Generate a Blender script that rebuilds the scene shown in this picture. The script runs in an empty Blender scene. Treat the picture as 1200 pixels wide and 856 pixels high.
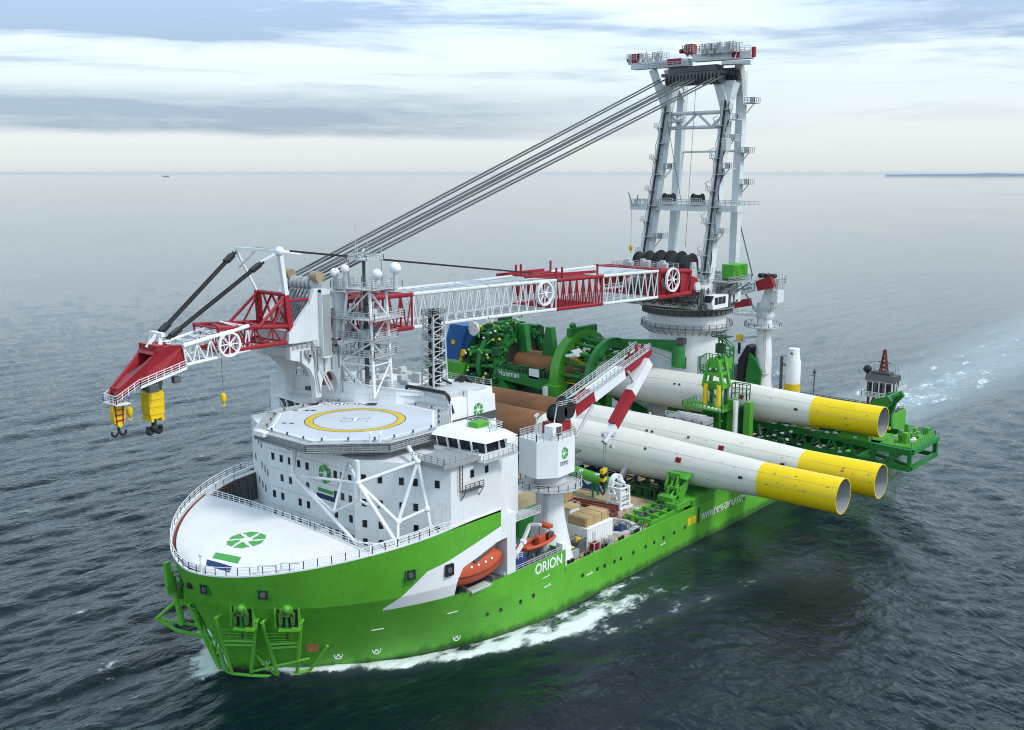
import bpy, bmesh, math, random
import numpy as np
from mathutils import Vector, Matrix

R = math.radians
PI = math.pi
rnd = random.Random(11)
sc = bpy.context.scene
col = sc.collection

# ------------------------------------------------------------------ camera, sky, sun
# Ship frame: x runs aft from the bow, y runs to starboard, z is up, waterline z = 0 (metres).
HEAD = R(40.84)
CAMP = Vector((-73.8, -124.5, 73.0))
cam_d = bpy.data.cameras.new('camera')
cam = bpy.data.objects.new('camera', cam_d)
col.objects.link(cam)
cam_d.sensor_width = 36.0
cam_d.lens = 36.0
cam_d.clip_start = 1.0
cam_d.clip_end = 400000.0
pitch = math.atan(225.0 / 1200.0)
fw = Vector((math.cos(HEAD) * math.cos(pitch), math.sin(HEAD) * math.cos(pitch), -math.sin(pitch)))
cam.location = CAMP
cam.rotation_euler = fw.to_track_quat('-Z', 'Y').to_euler()
sc.camera = cam
sc.view_settings.view_transform = 'Standard'
sc.view_settings.look = 'None'
sc.view_settings.gamma = 1.0
sc.view_settings.use_curve_mapping = False
sc.view_settings.exposure = 0.16
sc.render.engine = 'CYCLES'
sc.cycles.filter_width = 1.05
sc.cycles.max_bounces = 6
sc.cycles.glossy_bounces = 3
sc.cycles.diffuse_bounces = 3
sc.cycles.transparent_max_bounces = 6

RIGHT = Vector((math.sin(HEAD), -math.cos(HEAD), 0))
BACK = Vector((-math.cos(HEAD), -math.sin(HEAD), 0))
sun_from = (RIGHT * 0.75 + BACK * 0.42 + Vector((0, 0, 1.0))).normalized()
sun_d = bpy.data.lights.new('sun', 'SUN')
sun_d.energy = 2.1
sun_d.angle = R(11)
sun_d.color = (1.0, 0.97, 0.92)
sun = bpy.data.objects.new('sun', sun_d)
sun.rotation_euler = (-sun_from).to_track_quat('-Z', 'Y').to_euler()
sun.location = (0, 0, 300)
col.objects.link(sun)


class NT:
    """small node-tree helper"""
    def __init__(s, tree):
        s.t = tree

    def n(s, kind, props=None, **ins):
        nd = s.t.nodes.new(kind)
        for k, v in (props or {}).items():
            setattr(nd, k, v)
        for k, v in ins.items():
            key = int(k[1:]) if k[0] == 'i' and k[1:].isdigit() else k.replace('_', ' ')
            s.set(nd.inputs[key], v)
        return nd

    def set(s, sock, v):
        if isinstance(v, bpy.types.NodeSocket):
            s.t.links.new(v, sock)
        else:
            sock.default_value = v

    def m(s, op, a, b=0.0, c=None, clamp=False):
        nd = s.t.nodes.new('ShaderNodeMath')
        nd.operation = op
        nd.use_clamp = clamp
        s.set(nd.inputs[0], a)
        s.set(nd.inputs[1], b)
        if c is not None:
            s.set(nd.inputs[2], c)
        return nd.outputs[0]

    def ramp(s, v, a, b, lo=0.0, hi=1.0, smooth=True):
        nd = s.t.nodes.new('ShaderNodeMapRange')
        nd.interpolation_type = 'SMOOTHSTEP' if smooth else 'LINEAR'
        s.set(nd.inputs[0], v)
        for i, q in enumerate((a, b, lo, hi)):
            s.set(nd.inputs[i + 1], q)
        return nd.outputs[0]

    def mix(s, f, a, b):
        nd = s.t.nodes.new('ShaderNodeMix')
        nd.data_type = 'RGBA'
        s.set(nd.inputs[0], f)
        s.set(nd.inputs[6], a)
        s.set(nd.inputs[7], b)
        return nd.outputs[2]

    def noise(s, vec, scale, detail=4.0, rough=0.55, dist=0.0):
        nd = s.n('ShaderNodeTexNoise', None, Scale=scale, Detail=detail, Roughness=rough, Distortion=dist)
        s.set(nd.inputs['Vector'], vec)
        return nd.outputs[0]

    def mapping(s, vec, loc=(0, 0, 0), rot=(0, 0, 0), scale=(1, 1, 1)):
        nd = s.t.nodes.new('ShaderNodeMapping')
        s.set(nd.inputs[0], vec)
        nd.inputs[1].default_value = loc
        nd.inputs[2].default_value = rot
        nd.inputs[3].default_value = scale
        return nd.outputs[0]


def c4(c):
    return (c[0], c[1], c[2], 1.0)


world = bpy.data.worlds.new('World')
sc.world = world
world.use_nodes = True
wt = world.node_tree
wt.nodes.clear()
W = NT(wt)
sky = W.n('ShaderNodeTexSky', {'sky_type': 'NISHITA', 'sun_disc': False})
sky.sun_elevation = math.asin(sun_from.z)
sky.sun_rotation = math.atan2(sun_from.x, sun_from.y)
sky.altitude = 50
sky.dust_density = 2.0
bg1 = W.n('ShaderNodeBackground', None, Color=sky.outputs[0], Strength=0.05)
tc = W.n('ShaderNodeTexCoord')
# turn the world so that X is to the right and Y ahead of the ship-borne heading used for the scene
dirv = W.mapping(tc.outputs['Generated'], rot=(0, 0, PI / 2 - HEAD))
sp = W.n('ShaderNodeSeparateXYZ', None, Vector=dirv)
X, Y, Z = sp.outputs
az = W.m('DIVIDE', X, W.m('MAXIMUM', W.m('ABSOLUTE', Y), 0.2))
streak = W.noise(W.mapping(dirv, scale=(2.2, 2.2, 26.0)), 1.6, 6.0, 0.6, 0.35)
fine = W.noise(W.mapping(dirv, loc=(3, 1, 2), scale=(6.0, 6.0, 60.0)), 1.5, 6.0, 0.62, 0.3)
puff = W.noise(W.mapping(dirv, loc=(7, 4, 1), scale=(3.0, 3.0, 14.0)), 1.4, 5.0, 0.55, 0.6)
wob = W.m('MULTIPLY_ADD', streak, 0.022, Z)
b1 = W.m('MULTIPLY', W.ramp(wob, 0.040, 0.052), W.ramp(wob, 0.094, 0.066))
b1 = W.m('MULTIPLY', b1, W.ramp(az, 0.34, -0.25, 0.0, 1.15))
wob2 = W.m('MULTIPLY_ADD', puff, 0.07, Z)
b2 = W.m('MULTIPLY', W.ramp(wob2, 0.135, 0.165), W.ramp(wob2, 0.215, 0.185))
b2 = W.m('MULTIPLY', b2, W.ramp(az, -0.02, -0.36, 0.15, 1.1))
b3 = W.m('MULTIPLY', W.ramp(wob2, 0.135, 0.19), W.ramp(az, 0.16, 0.46))
gen = W.ramp(streak, 0.46, 0.66, 0.0, 0.65)
gen = W.m('MULTIPLY', gen, W.ramp(Z, 0.03, 0.09))
dark = W.m('ADD', W.m('MULTIPLY', b1, 0.8), W.m('ADD', W.m('MULTIPLY', b2, 1.25), W.m('MULTIPLY', b3, 1.15)))
dark = W.m('ADD', dark, gen)
dark = W.m('MULTIPLY', dark, W.m('MULTIPLY_ADD', fine, 1.7, 0.12), clamp=True)
white = W.mix(W.ramp(Z, 0.0, 0.06), c4((0.82, 0.87, 0.875)), c4((0.80, 0.895, 0.95)))
cloud = W.mix(dark, white, c4((0.285, 0.385, 0.545)))
cloud = W.mix(W.ramp(Z, 0.155, 0.27), cloud, W.mix(W.ramp(puff, 0.35, 0.65), c4((0.46, 0.72, 0.93)), c4((0.76, 0.93, 1.0))))
up = W.m('MULTIPLY', W.m('MULTIPLY_ADD', W.ramp(Z, 0.07, 0.24), 0.95, 1.0), W.ramp(Z, 0.34, 0.72, 1.0, 0.50))
bg2 = W.n('ShaderNodeBackground', None, Color=cloud, Strength=W.m('MULTIPLY', up, 0.74))
addw = W.n('ShaderNodeAddShader')
wt.links.new(bg1.outputs[0], addw.inputs[0])
wt.links.new(bg2.outputs[0], addw.inputs[1])
wo = W.n('ShaderNodeOutputWorld')
wt.links.new(addw.outputs[0], wo.inputs[0])

# ------------------------------------------------------------------ materials
MATS = {}


def paint(name, rgb, rough=0.45, dirt=(0.25, 0.2, 0.15), amt=0.25, streak=0.25, var=0.08, scale=0.35, metal=0.0, bump=0.0, rust=0.0, seams=None, wet=0.0):
    m = bpy.data.materials.new(name)
    m.use_nodes = True
    nt = m.node_tree
    nt.nodes.clear()
    N = NT(nt)
    tc = N.n('ShaderNodeTexCoord').outputs['Object']
    big = N.noise(tc, scale * 0.35, 5.0, 0.6)
    small = N.noise(tc, scale * 6.0, 4.0, 0.6)
    st = N.noise(N.mapping(tc, scale=(1.6, 1.6, 0.10)), scale * 3.0, 4.0, 0.6)
    base = N.mix(N.ramp(big, 0.3, 0.7), c4([v * (1 - var) for v in rgb]), c4([min(1, v * (1 + var)) for v in rgb]))
    f = N.m('ADD', N.m('MULTIPLY', N.ramp(st, 0.52, 0.80), streak), N.m('MULTIPLY', N.ramp(N.m('MULTIPLY', big, N.m('MULTIPLY_ADD', small, 0.8, 0.6)), 0.5, 0.75), amt), clamp=True)
    base = N.mix(f, base, c4([rgb[i] * 0.35 + dirt[i] * 0.5 for i in range(3)]))
    if rust > 0:
        rn = N.noise(N.mapping(tc, loc=(4, 9, 2), scale=(2.2, 2.2, 0.22)), scale * 3.4, 5.0, 0.65)
        base = N.mix(N.m('MULTIPLY', N.ramp(rn, 0.66, 0.76), rust), base, c4((0.20, 0.075, 0.025)))
    if wet > 0:
        zz_ = N.n('ShaderNodeSeparateXYZ', None, Vector=tc).outputs[2]
        wl_ = N.m('ADD', zz_, N.m('MULTIPLY_ADD', N.noise(N.mapping(tc, scale=(1, 1, 0.15)), 0.5, 5.0, 0.65), 3.2, -1.6))
        base = N.mix(N.m('MULTIPLY', N.ramp(wl_, 1.9, 0.5), wet), base, c4((0.020, 0.050, 0.018)))
    if seams:
        s3 = N.n('ShaderNodeSeparateXYZ', None, Vector=tc)
        c3 = N.n('ShaderNodeCombineXYZ', None, X=N.m('ADD', s3.outputs[0], s3.outputs[1]), Y=s3.outputs[2])
        br = N.n('ShaderNodeTexBrick', None, Vector=c3.outputs[0], Scale=1.0, Color1=c4((1, 1, 1)), Color2=c4((0.93, 0.93, 0.93)), Mortar=c4((0.80, 0.80, 0.80)))
        br.inputs['Mortar Size'].default_value = 0.03
        br.inputs['Mortar Smooth'].default_value = 0.4
        br.inputs['Brick Width'].default_value = seams[0]
        br.inputs['Row Height'].default_value = seams[1]
        mx = N.t.nodes.new('ShaderNodeMix')
        mx.data_type = 'RGBA'
        mx.blend_type = 'MULTIPLY'
        mx.inputs[0].default_value = seams[2]
        N.set(mx.inputs[6], base)
        N.set(mx.inputs[7], br.outputs[0])
        base = mx.outputs[2]
    b = N.n('ShaderNodeBsdfPrincipled', None, Base_Color=base, Roughness=N.ramp(small, 0.2, 0.8, rough - 0.08, rough + 0.12), Metallic=metal)
    b.inputs['Specular IOR Level'].default_value = 0.35
    if bump > 0:
        bp = N.n('ShaderNodeBump', None, Strength=0.4, Distance=bump, Height=N.m('ADD', big, N.m('MULTIPLY', small, 0.15)))
        nt.links.new(bp.outputs[0], b.inputs['Normal'])
    o = N.n('ShaderNodeOutputMaterial')
    nt.links.new(b.outputs[0], o.inputs[0])
    MATS[name] = m
    m['N'] = 0
    return m


HG = (0.102, 0.385, 0.030)
paint('white', (0.74, 0.755, 0.77), 0.45, amt=0.25, streak=0.35, rust=0.3, seams=(5.5, 1.55, 0.35))
paint('white_clean', (0.76, 0.775, 0.79), 0.5, amt=0.12, streak=0.0)
paint('crane_white', (0.63, 0.655, 0.67), 0.45, dirt=(0.2, 0.2, 0.2), amt=0.35, streak=0.35, rust=0.15)
paint('deck_white', (0.70, 0.69, 0.70), 0.6, amt=0.35, streak=0.0, scale=0.3)
paint('heli_grey', (0.52, 0.55, 0.61), 0.65, amt=0.2, streak=0.0)
paint('green', HG, 0.46, dirt=(0.05, 0.12, 0.03), amt=0.35, streak=0.40, var=0.12, rust=0.6, bump=0.22, seams=(8.5, 2.45, 0.8), wet=0.7)
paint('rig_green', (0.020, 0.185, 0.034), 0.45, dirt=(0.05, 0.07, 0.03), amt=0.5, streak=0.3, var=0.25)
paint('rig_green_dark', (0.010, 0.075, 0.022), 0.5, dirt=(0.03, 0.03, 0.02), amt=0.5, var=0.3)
paint('lime', (0.075, 0.32, 0.030), 0.42, dirt=(0.08, 0.12, 0.03), amt=0.4, var=0.12, rust=0.2)
paint('heli_yellow', (0.62, 0.44, 0.035), 0.6, amt=0.4, streak=0.0, var=0.12)
paint('bright_lime', (0.125, 0.43, 0.045), 0.42, dirt=(0.08, 0.12, 0.03), amt=0.4, var=0.12, rust=0.4)
paint('yellow', (0.83, 0.585, 0.004), 0.42, dirt=(0.35, 0.25, 0.05), amt=0.3, streak=0.0, var=0.05)
paint('pile_white', (0.69, 0.665, 0.61), 0.5, dirt=(0.3, 0.27, 0.22), amt=0.3, streak=0.0, var=0.06)
paint('pile_inside', (0.34, 0.35, 0.35), 0.7, amt=0.3)
paint('rust_steel', (0.215, 0.092, 0.036), 0.75, dirt=(0.10, 0.05, 0.03), amt=0.5, streak=0.0, var=0.25)
paint('red', (0.29, 0.014, 0.024), 0.42, dirt=(0.12, 0.02, 0.02), amt=0.3, var=0.12)
paint('oxide', (0.17, 0.035, 0.025), 0.6, amt=0.4, var=0.2)
paint('orange', (0.47, 0.080, 0.030), 0.5, dirt=(0.3, 0.1, 0.05), amt=0.4, var=0.12)
paint('grey', (0.30, 0.32, 0.33), 0.55, amt=0.4, var=0.15)
paint('light_grey', (0.48, 0.50, 0.51), 0.55, amt=0.4, var=0.12)
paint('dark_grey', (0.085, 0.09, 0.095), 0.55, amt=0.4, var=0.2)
paint('black', (0.018, 0.019, 0.021), 0.5, dirt=(0.05, 0.05, 0.05), amt=0.3, var=0.2)
paint('glass', (0.012, 0.016, 0.022), 0.10, amt=0.0, streak=0.0)
paint('wood_deck', (0.40, 0.315, 0.19), 0.75, dirt=(0.12, 0.09, 0.05), amt=0.7, streak=0.0, var=0.25, scale=0.8, rust=0.25)
paint('plywood', (0.42, 0.28, 0.13), 0.7, amt=0.3, var=0.12, scale=1.0)
paint('blue', (0.014, 0.045, 0.16), 0.5, amt=0.4, var=0.2)
paint('bright_blue', (0.02, 0.10, 0.30), 0.55, amt=0.4, var=0.2)
paint('navy', (0.010, 0.030, 0.11), 0.5, amt=0.1, streak=0)
paint('logo_green', (0.055, 0.30, 0.055), 0.5, amt=0.05, streak=0)
paint('hook_yellow', (0.72, 0.50, 0.010), 0.45, dirt=(0.2, 0.14, 0.04), amt=0.5, var=0.2)
paint('rope', (0.095, 0.11, 0.12), 0.6, amt=0.2)
paint('tan', (0.34, 0.26, 0.18), 0.7, amt=0.4, var=0.2)
paint('pink', (0.5, 0.22, 0.24), 0.7, amt=0.3, var=0.2)


def swoosh_paint():
    m = MATS['green'].copy()
    m.name = 'green_white_swoosh'
    nt = m.node_tree
    N = NT(nt)
    b = next(n for n in nt.nodes if n.type == 'BSDF_PRINCIPLED')
    src = b.inputs['Base Color'].links[0].from_socket
    sp = N.n('ShaderNodeSeparateXYZ', None, Vector=N.n('ShaderNodeTexCoord').outputs['Object'])
    x, y, z = sp.outputs
    z1 = N.m('MINIMUM', N.m('MULTIPLY_ADD', x, 0.93, 11.3 - 18.9 * 0.93), N.m('MULTIPLY_ADD', x, 0.205, 16.35 - 24.6 * 0.205))
    w = N.m('MULTIPLY', N.m('LESS_THAN', z, z1), N.m('MULTIPLY', N.m('GREATER_THAN', z, 10.92), N.m('GREATER_THAN', x, 18.9)))
    col_ = N.mix(w, src, c4((0.80, 0.81, 0.82)))
    nt.links.new(col_, b.inputs['Base Color'])
    MATS['swoosh'] = m


swoosh_paint()
M = MATS

# ------------------------------------------------------------------ mesh helpers
OFF = {}


class MB:
    def __init__(s):
        s.V, s.F, s.marks = [], [], []

    def add(s, vs, fs):
        o = len(s.V)
        s.marks.append((o, len(s.F)))
        s.V += [tuple(v) for v in vs]
        s.F += [tuple(i + o for i in f) for f in fs]
        return s

    def box(s, x0, x1, y0, y1, z0, z1):
        return s.add([(x0, y0, z0), (x1, y0, z0), (x1, y1, z0), (x0, y1, z0), (x0, y0, z1), (x1, y0, z1), (x1, y1, z1), (x0, y1, z1)],
                     [(0, 3, 2, 1), (4, 5, 6, 7), (0, 1, 5, 4), (1, 2, 6, 5), (2, 3, 7, 6), (3, 0, 4, 7)])

    def bbox(s, x0, x1, y0, y1, z0, z1, c=0.15):
        """box with chamfered vertical edges and top rim"""
        def loop(d, z):
            a, b_, e, f = x0 + d, x1 - d, y0 + d, y1 - d
            k = c
            return [(a + k, e, z), (b_ - k, e, z), (b_, e + k, z), (b_, f - k, z), (b_ - k, f, z), (a + k, f, z), (a, f - k, z), (a, e + k, z)]
        vs = loop(0, z0) + loop(0, z1 - c) + loop(c, z1)
        fs = [tuple(range(7, -1, -1)), tuple(range(16, 24))]
        for L in (0, 8):
            fs += [(L + i, L + (i + 1) % 8, L + 8 + (i + 1) % 8, L + 8 + i) for i in range(8)]
        return s.add(vs, fs)

    def frame_of(s, p, q, up=(0, 0, 1)):
        p, q = Vector(p), Vector(q)
        d = (q - p).normalized()
        u = Vector(up)
        if abs(d.dot(u)) > 0.97:
            u = Vector((1, 0, 0)) if abs(d.x) < 0.9 else Vector((0, 1, 0))
        a = d.cross(u).normalized()
        return p, q, a, a.cross(d).normalized()

    def bar(s, p, q, w, h=None, up=(0, 0, 1), w2=None, h2=None):
        h = w if h is None else h
        w2 = w if w2 is None else w2
        h2 = h if h2 is None else h2
        p, q, a, b = s.frame_of(p, q, up)
        vs = []
        for c, ww, hh in ((p, w, h), (q, w2, h2)):
            for i, j in ((-1, -1), (1, -1), (1, 1), (-1, 1)):
                vs.append(c + a * (i * ww / 2) + b * (j * hh / 2))
        return s.add(vs, [(0, 1, 2, 3), (7, 6, 5, 4), (0, 4, 5, 1), (1, 5, 6, 2), (2, 6, 7, 3), (3, 7, 4, 0)])

    def tube(s, p, q, r, n=6, r2=None):
        r2 = r if r2 is None else r2
        p, q, a, b = s.frame_of(p, q)
        vs = []
        for c, rr in ((p, r), (q, r2)):
            for i in range(n):
                t = 2 * PI * (i + 0.5) / n
                vs.append(c + a * (rr * math.cos(t)) + b * (rr * math.sin(t)))
        fs = [(i, i + n, (i + 1) % n + n, (i + 1) % n) for i in range(n)]
        fs += [tuple(range(n)), tuple(range(2 * n - 1, n - 1, -1))]
        return s.add(vs, fs)

    def path(s, pts, r, n=5, closed=False):
        k = len(pts)
        for i in range(k if closed else k - 1):
            s.tube(pts[i], pts[(i + 1) % k], r, n)
        return s

    def lathe(s, prof, o=(0, 0, 0), axis=(0, 0, 1), n=32, cap=True):
        """prof: list of (radius, distance along the axis)"""
        ax = Vector(axis).normalized()
        p, q, a, b = s.frame_of(o, Vector(o) + ax)
        vs, fs = [], []
        for r, h in prof:
            for i in range(n):
                t = 2 * PI * i / n
                vs.append(Vector(o) + ax * h + a * (r * math.cos(t)) + b * (r * math.sin(t)))
        for j in range(len(prof) - 1):
            for i in range(n):
                i2 = (i + 1) % n
                fs.append((j * n + i, j * n + i2, (j + 1) * n + i2, (j + 1) * n + i))
        if cap:
            fs.append(tuple(range(n - 1, -1, -1)))
            L = (len(prof) - 1) * n
            fs.append(tuple(range(L, L + n)))
        return s.add(vs, fs)

    def ball(s, c, r, n=16, squash=1.0):
        k = n // 2
        prof = [(max(0.001, r * math.sin(PI * i / k)), -r * squash * math.cos(PI * i / k)) for i in range(k + 1)]
        return s.lathe(prof, c, (0, 0, 1), n)

    def prism(s, poly, axis, a0, a1):
        def pt(u, v, w):
            return {'z': (u, v, w), 'y': (u, w, v), 'x': (w, u, v)}[axis]
        n = len(poly)
        vs = [pt(u, v, a0) for u, v in poly] + [pt(u, v, a1) for u, v in poly]
        fs = [tuple(range(n)), tuple(range(2 * n - 1, n - 1, -1))]
        fs += [(i, i + n, (i + 1) % n + n, (i + 1) % n) for i in range(n)]
        return s.add(vs, fs)

    def slab(s, pts, th):
        """polygon of 3-D points thickened along its normal"""
        P = [Vector(p) for p in pts]
        nrm = Vector((0, 0, 0))
        for i in range(len(P)):
            nrm += P[i].cross(P[(i + 1) % len(P)])
        nrm.normalize()
        n = len(P)
        fs = [tuple(range(n)), tuple(range(2 * n - 1, n - 1, -1))]
        fs += [(i, i + n, (i + 1) % n + n, (i + 1) % n) for i in range(n)]
        return s.add(P + [p - nrm * th for p in P], fs)

    def rail(s, pts, h=1.1, gap=2.0, r=0.045, bars=3, closed=False):
        P = [Vector(p) for p in pts]
        if closed:
            P.append(P[0])
        for a, b in zip(P[:-1], P[1:]):
            L = (b - a).length
            if L < 1e-3:
                continue
            k = max(1, round(L / gap))
            for i in range(k + 1):
                c = a.lerp(b, i / k)
                s.bar(c, c + Vector((0, 0, h)), r * 2)
            for j in range(bars):
                z = Vector((0, 0, h * (j + 1) / bars))
                s.bar(a + z, b + z, r * 2 if j == bars - 1 else r * 1.5)
        return s

    def ladder(s, p, q, w=0.6, r=0.05, side=(0, 1, 0), step=0.6):
        p, q, sd = Vector(p), Vector(q), Vector(side) * (w / 2)
        s.bar(p - sd, q - sd, r * 2)
        s.bar(p + sd, q + sd, r * 2)
        k = max(2, int((q - p).length / step))
        for i in range(1, k):
            c = p.lerp(q, i / k)
            s.bar(c - sd, c + sd, r * 1.4)
        return s

    def lattice(s, A, B, bays, rc, rd, n=6, ends=True, cross=True, faces=(0, 1, 2, 3)):
        """four-chord truss between two quads given in order round the section"""
        A = [Vector(a) for a in A]
        B = [Vector(b) for b in B]
        for a, b in zip(A, B):
            s.tube(a, b, rc, n)
        st = [[a.lerp(b, i / bays) for a, b in zip(A, B)] for i in range(bays + 1)]
        m = len(A)
        for i in range(bays):
            for f in faces:
                g = (f + 1) % m
                mid = st[i][g].lerp(st[i + 1][g], 0.5)
                s.tube(st[i][f], mid, rd, 5)
                s.tube(mid, st[i + 1][f], rd, 5)
                if cross:
                    s.tube(st[i][f], st[i][g], rd * 0.8, 5)
        if ends:
            for q in (A, B):
                for f in range(m):
                    s.tube(q[f], q[(f + 1) % m], rd, 5)
        return s

    def wheel(s, c, r, axis=(0, 1, 0), w=0.5, spokes=8, rim=0.32):
        c = Vector(c)
        ax = Vector(axis).normalized()
        p, q, a, b = s.frame_of(c, c + ax)
        n = 28
        vs, fs = [], []
        for i in range(n):
            t = 2 * PI * i / n
            d = a * math.cos(t) + b * math.sin(t)
            for rr, hh in ((r - rim, -w / 2), (r, -w / 2), (r, w / 2), (r - rim, w / 2)):
                vs.append(c + d * rr + ax * hh)
        for i in range(n):
            j = (i + 1) % n
            for k in range(4):
                l = (k + 1) % 4
                fs.append((i * 4 + k, j * 4 + k, j * 4 + l, i * 4 + l))
        s.add(vs, fs)
        for i in range(spokes):
            t = 2 * PI * i / spokes
            s.tube(c, c + (a * math.cos(t) + b * math.sin(t)) * (r - rim * 0.5), 0.11, 5)
        s.tube(c - ax * w * 0.6, c + ax * w * 0.6, r * 0.18, 10)
        return s

    def build(s, name, mat, parent=None, label=None, smooth=True, extra=None):
        me = bpy.data.meshes.new(name)
        off = OFF.get(parent.name, Vector((0, 0, 0))) if parent is not None else Vector((0, 0, 0))
        me.from_pydata([(v[0] - off.x, v[1] - off.y, v[2] - off.z) for v in s.V], [], s.F)
        bm = bmesh.new()
        bm.from_mesh(me)
        bmesh.ops.recalc_face_normals(bm, faces=bm.faces)
        bm.to_mesh(me)
        bm.free()
        if smooth:
            me.shade_smooth()
            me.set_sharp_from_angle(angle=R(38))
        me.materials.append(M[mat] if isinstance(mat, str) else mat)
        o = bpy.data.objects.new(name, me)
        col.objects.link(o)
        if parent is not None:
            o.parent = parent
            OFF[o.name] = off
        if label:
            o['label'] = label
        return o


def build_each(mb, name, mat, parent, smooth=True):
    """one object per primitive collected in mb"""
    mk = mb.marks + [(len(mb.V), len(mb.F))]
    out = []
    for (v0, f0), (v1, f1) in zip(mk[:-1], mk[1:]):
        p = MB()
        p.V = mb.V[v0:v1]
        p.F = [tuple(i - v0 for i in f) for f in mb.F[f0:f1]]
        out.append(p.build(name, mat, parent, smooth=smooth))
    return out


def thing(name, label, cat, loc=(0, 0, 0), group=None):
    o = bpy.data.objects.new(name, None)
    col.objects.link(o)
    o.location = loc
    o.empty_display_size = 1.0
    o['label'] = label
    o['category'] = cat
    if group:
        o['group'] = group
    OFF[o.name] = Vector(loc)
    return o


def tag(o, label, cat, group=None):
    o['label'] = label
    o['category'] = cat
    if group:
        o['group'] = group
    return o


def copy_tree(o, parent=None):
    c = o.copy()
    col.objects.link(c)
    if parent is not None:
        c.parent = parent
    for ch in list(o.children):
        copy_tree(ch, c)
    return c


def text(name, body, size, loc, rot, mat, parent, depth=0.02, sx=1.0, bold=0.0, align='LEFT'):
    cu = bpy.data.curves.new(name, 'FONT')
    cu.body = body
    cu.size = size
    cu.extrude = depth
    cu.offset = bold
    cu.align_x = align
    tmp = bpy.data.objects.new(name + '_curve', cu)
    col.objects.link(tmp)
    dg = bpy.context.evaluated_depsgraph_get()
    me = bpy.data.meshes.new_from_object(tmp.evaluated_get(dg))
    bpy.data.objects.remove(tmp)
    bpy.data.curves.remove(cu)
    me.name = name
    off = OFF.get(parent.name, Vector((0, 0, 0)))
    T = Matrix.Translation(Vector(loc) - off) @ rot.to_4x4() @ Matrix.Diagonal((sx, 1, 1, 1))
    me.transform(T)
    me.materials.clear()
    me.materials.append(M[mat])
    o = bpy.data.objects.new(name, me)
    col.objects.link(o)
    o.parent = parent
    OFF[o.name] = off
    return o


def basis(u, v):
    u = Vector(u).normalized()
    v = Vector(v).normalized()
    return Matrix((u, v, u.cross(v))).transposed()


def emblem(name, c, u, v, r, parent, mat='logo_green', th=0.03):
    """swirl of six curved blades"""
    c, u, v = Vector(c), Vector(u).normalized(), Vector(v).normalized()
    mb = MB()
    for k in range(6):
        a = k * PI / 3
        pts = []
        for rr, t in ((0.30, 0.0), (0.62, 0.10), (1.0, 0.10), (1.03, 0.58), (0.96, 1.02), (0.66, 0.82), (0.40, 0.66)):
            pts.append(c + u * (r * rr * math.cos(a + t)) + v * (r * rr * math.sin(a + t)))
        mb.slab(pts, th)
    return mb.build(name, mat, parent, smooth=False)

# ------------------------------------------------------------------ hull lines
STERN = 212.0


def ztop(s):
    return 22.0 - 4.5 * max(0.0, 1 - s / 35.0) ** 2


KEY = [(-5, 9.0, 52.0, 1.45), (0, 6.6, 45.0, 1.50), (7.5, 3.2, 38.0, 1.62), (13, 1.2, 32.0, 1.75), (22, 0.0, 27.1, 1.79)]


def lines(z):
    for a, b in zip(KEY[:-1], KEY[1:]):
        if z <= b[0]:
            k = max(0, (z - a[0]) / (b[0] - a[0]))
            return [a[i] + (b[i] - a[i]) * k for i in (1, 2, 3)]
    return list(KEY[-1][1:])


def bow_pt(u, z, half=24.5):
    """u 0..1 from stem to full beam; returns (s, t)"""
    s0, a, n = lines(z)
    t = math.sin(u * PI / 2)
    return s0 + a * (1 - max(0.0, 1 - t ** n) ** (1 / n)), half * t


def half_breadth(s, z=0.0):
    s0, a, n = lines(z)
    if s <= s0:
        return 0.0
    if s >= s0 + a:
        return 24.5
    x = (s - s0) / a
    return 24.5 * (1 - (1 - x) ** n) ** (1 / n)


# ------------------------------------------------------------------ sea
def ocean_tile(N, L, V, wdir, seed, lmin, spread=2.0):
    rs = np.random.RandomState(seed)
    k = 2 * np.pi * np.fft.fftfreq(N, L / N)
    kx, ky = np.meshgrid(k, k, indexing='ij')
    kk = np.sqrt(kx ** 2 + ky ** 2)
    kk[0, 0] = 1e-6
    Lw = V * V / 9.81
    cosd = (kx * math.cos(wdir) + ky * math.sin(wdir)) / kk
    P = np.exp(-1 / (kk * Lw) ** 2) / kk ** 4 * np.abs(cosd) ** (2 * spread) * np.exp(-(kk * lmin / (2 * np.pi)) ** 2)
    P[0, 0] = 0
    P = np.where(cosd < 0, P * 0.15, P)
    h = (rs.normal(size=(N, N)) + 1j * rs.normal(size=(N, N))) * np.sqrt(P)
    ht = np.real(np.fft.ifft2(h))
    sc_ = 1.0 / ht.std()
    hx = h * sc_
    dx = np.real(np.fft.ifft2(-1j * kx / kk * hx))
    dy = np.real(np.fft.ifft2(-1j * ky / kk * hx))
    return ht * sc_, dx, dy


def sample(tile, L, x, y):
    N = tile.shape[0]
    u = (x / L * N) % N
    v = (y / L * N) % N
    i = np.floor(u).astype(int) % N
    j = np.floor(v).astype(int) % N
    fu, fv = u - np.floor(u), v - np.floor(v)
    i2, j2 = (i + 1) % N, (j + 1) % N
    return (tile[i, j] * (1 - fu) * (1 - fv) + tile[i2, j] * fu * (1 - fv) + tile[i, j2] * (1 - fu) * fv + tile[i2, j2] * fu * fv)


def vnoise(x, y, seed):
    rs = np.random.RandomState(seed)
    G = rs.rand(256, 256)
    return sample(G, 256.0, x, y)


def smooth(a, b, x):
    t = np.clip((x - a) / (b - a), 0, 1)
    return t * t * (3 - 2 * t)


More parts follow.
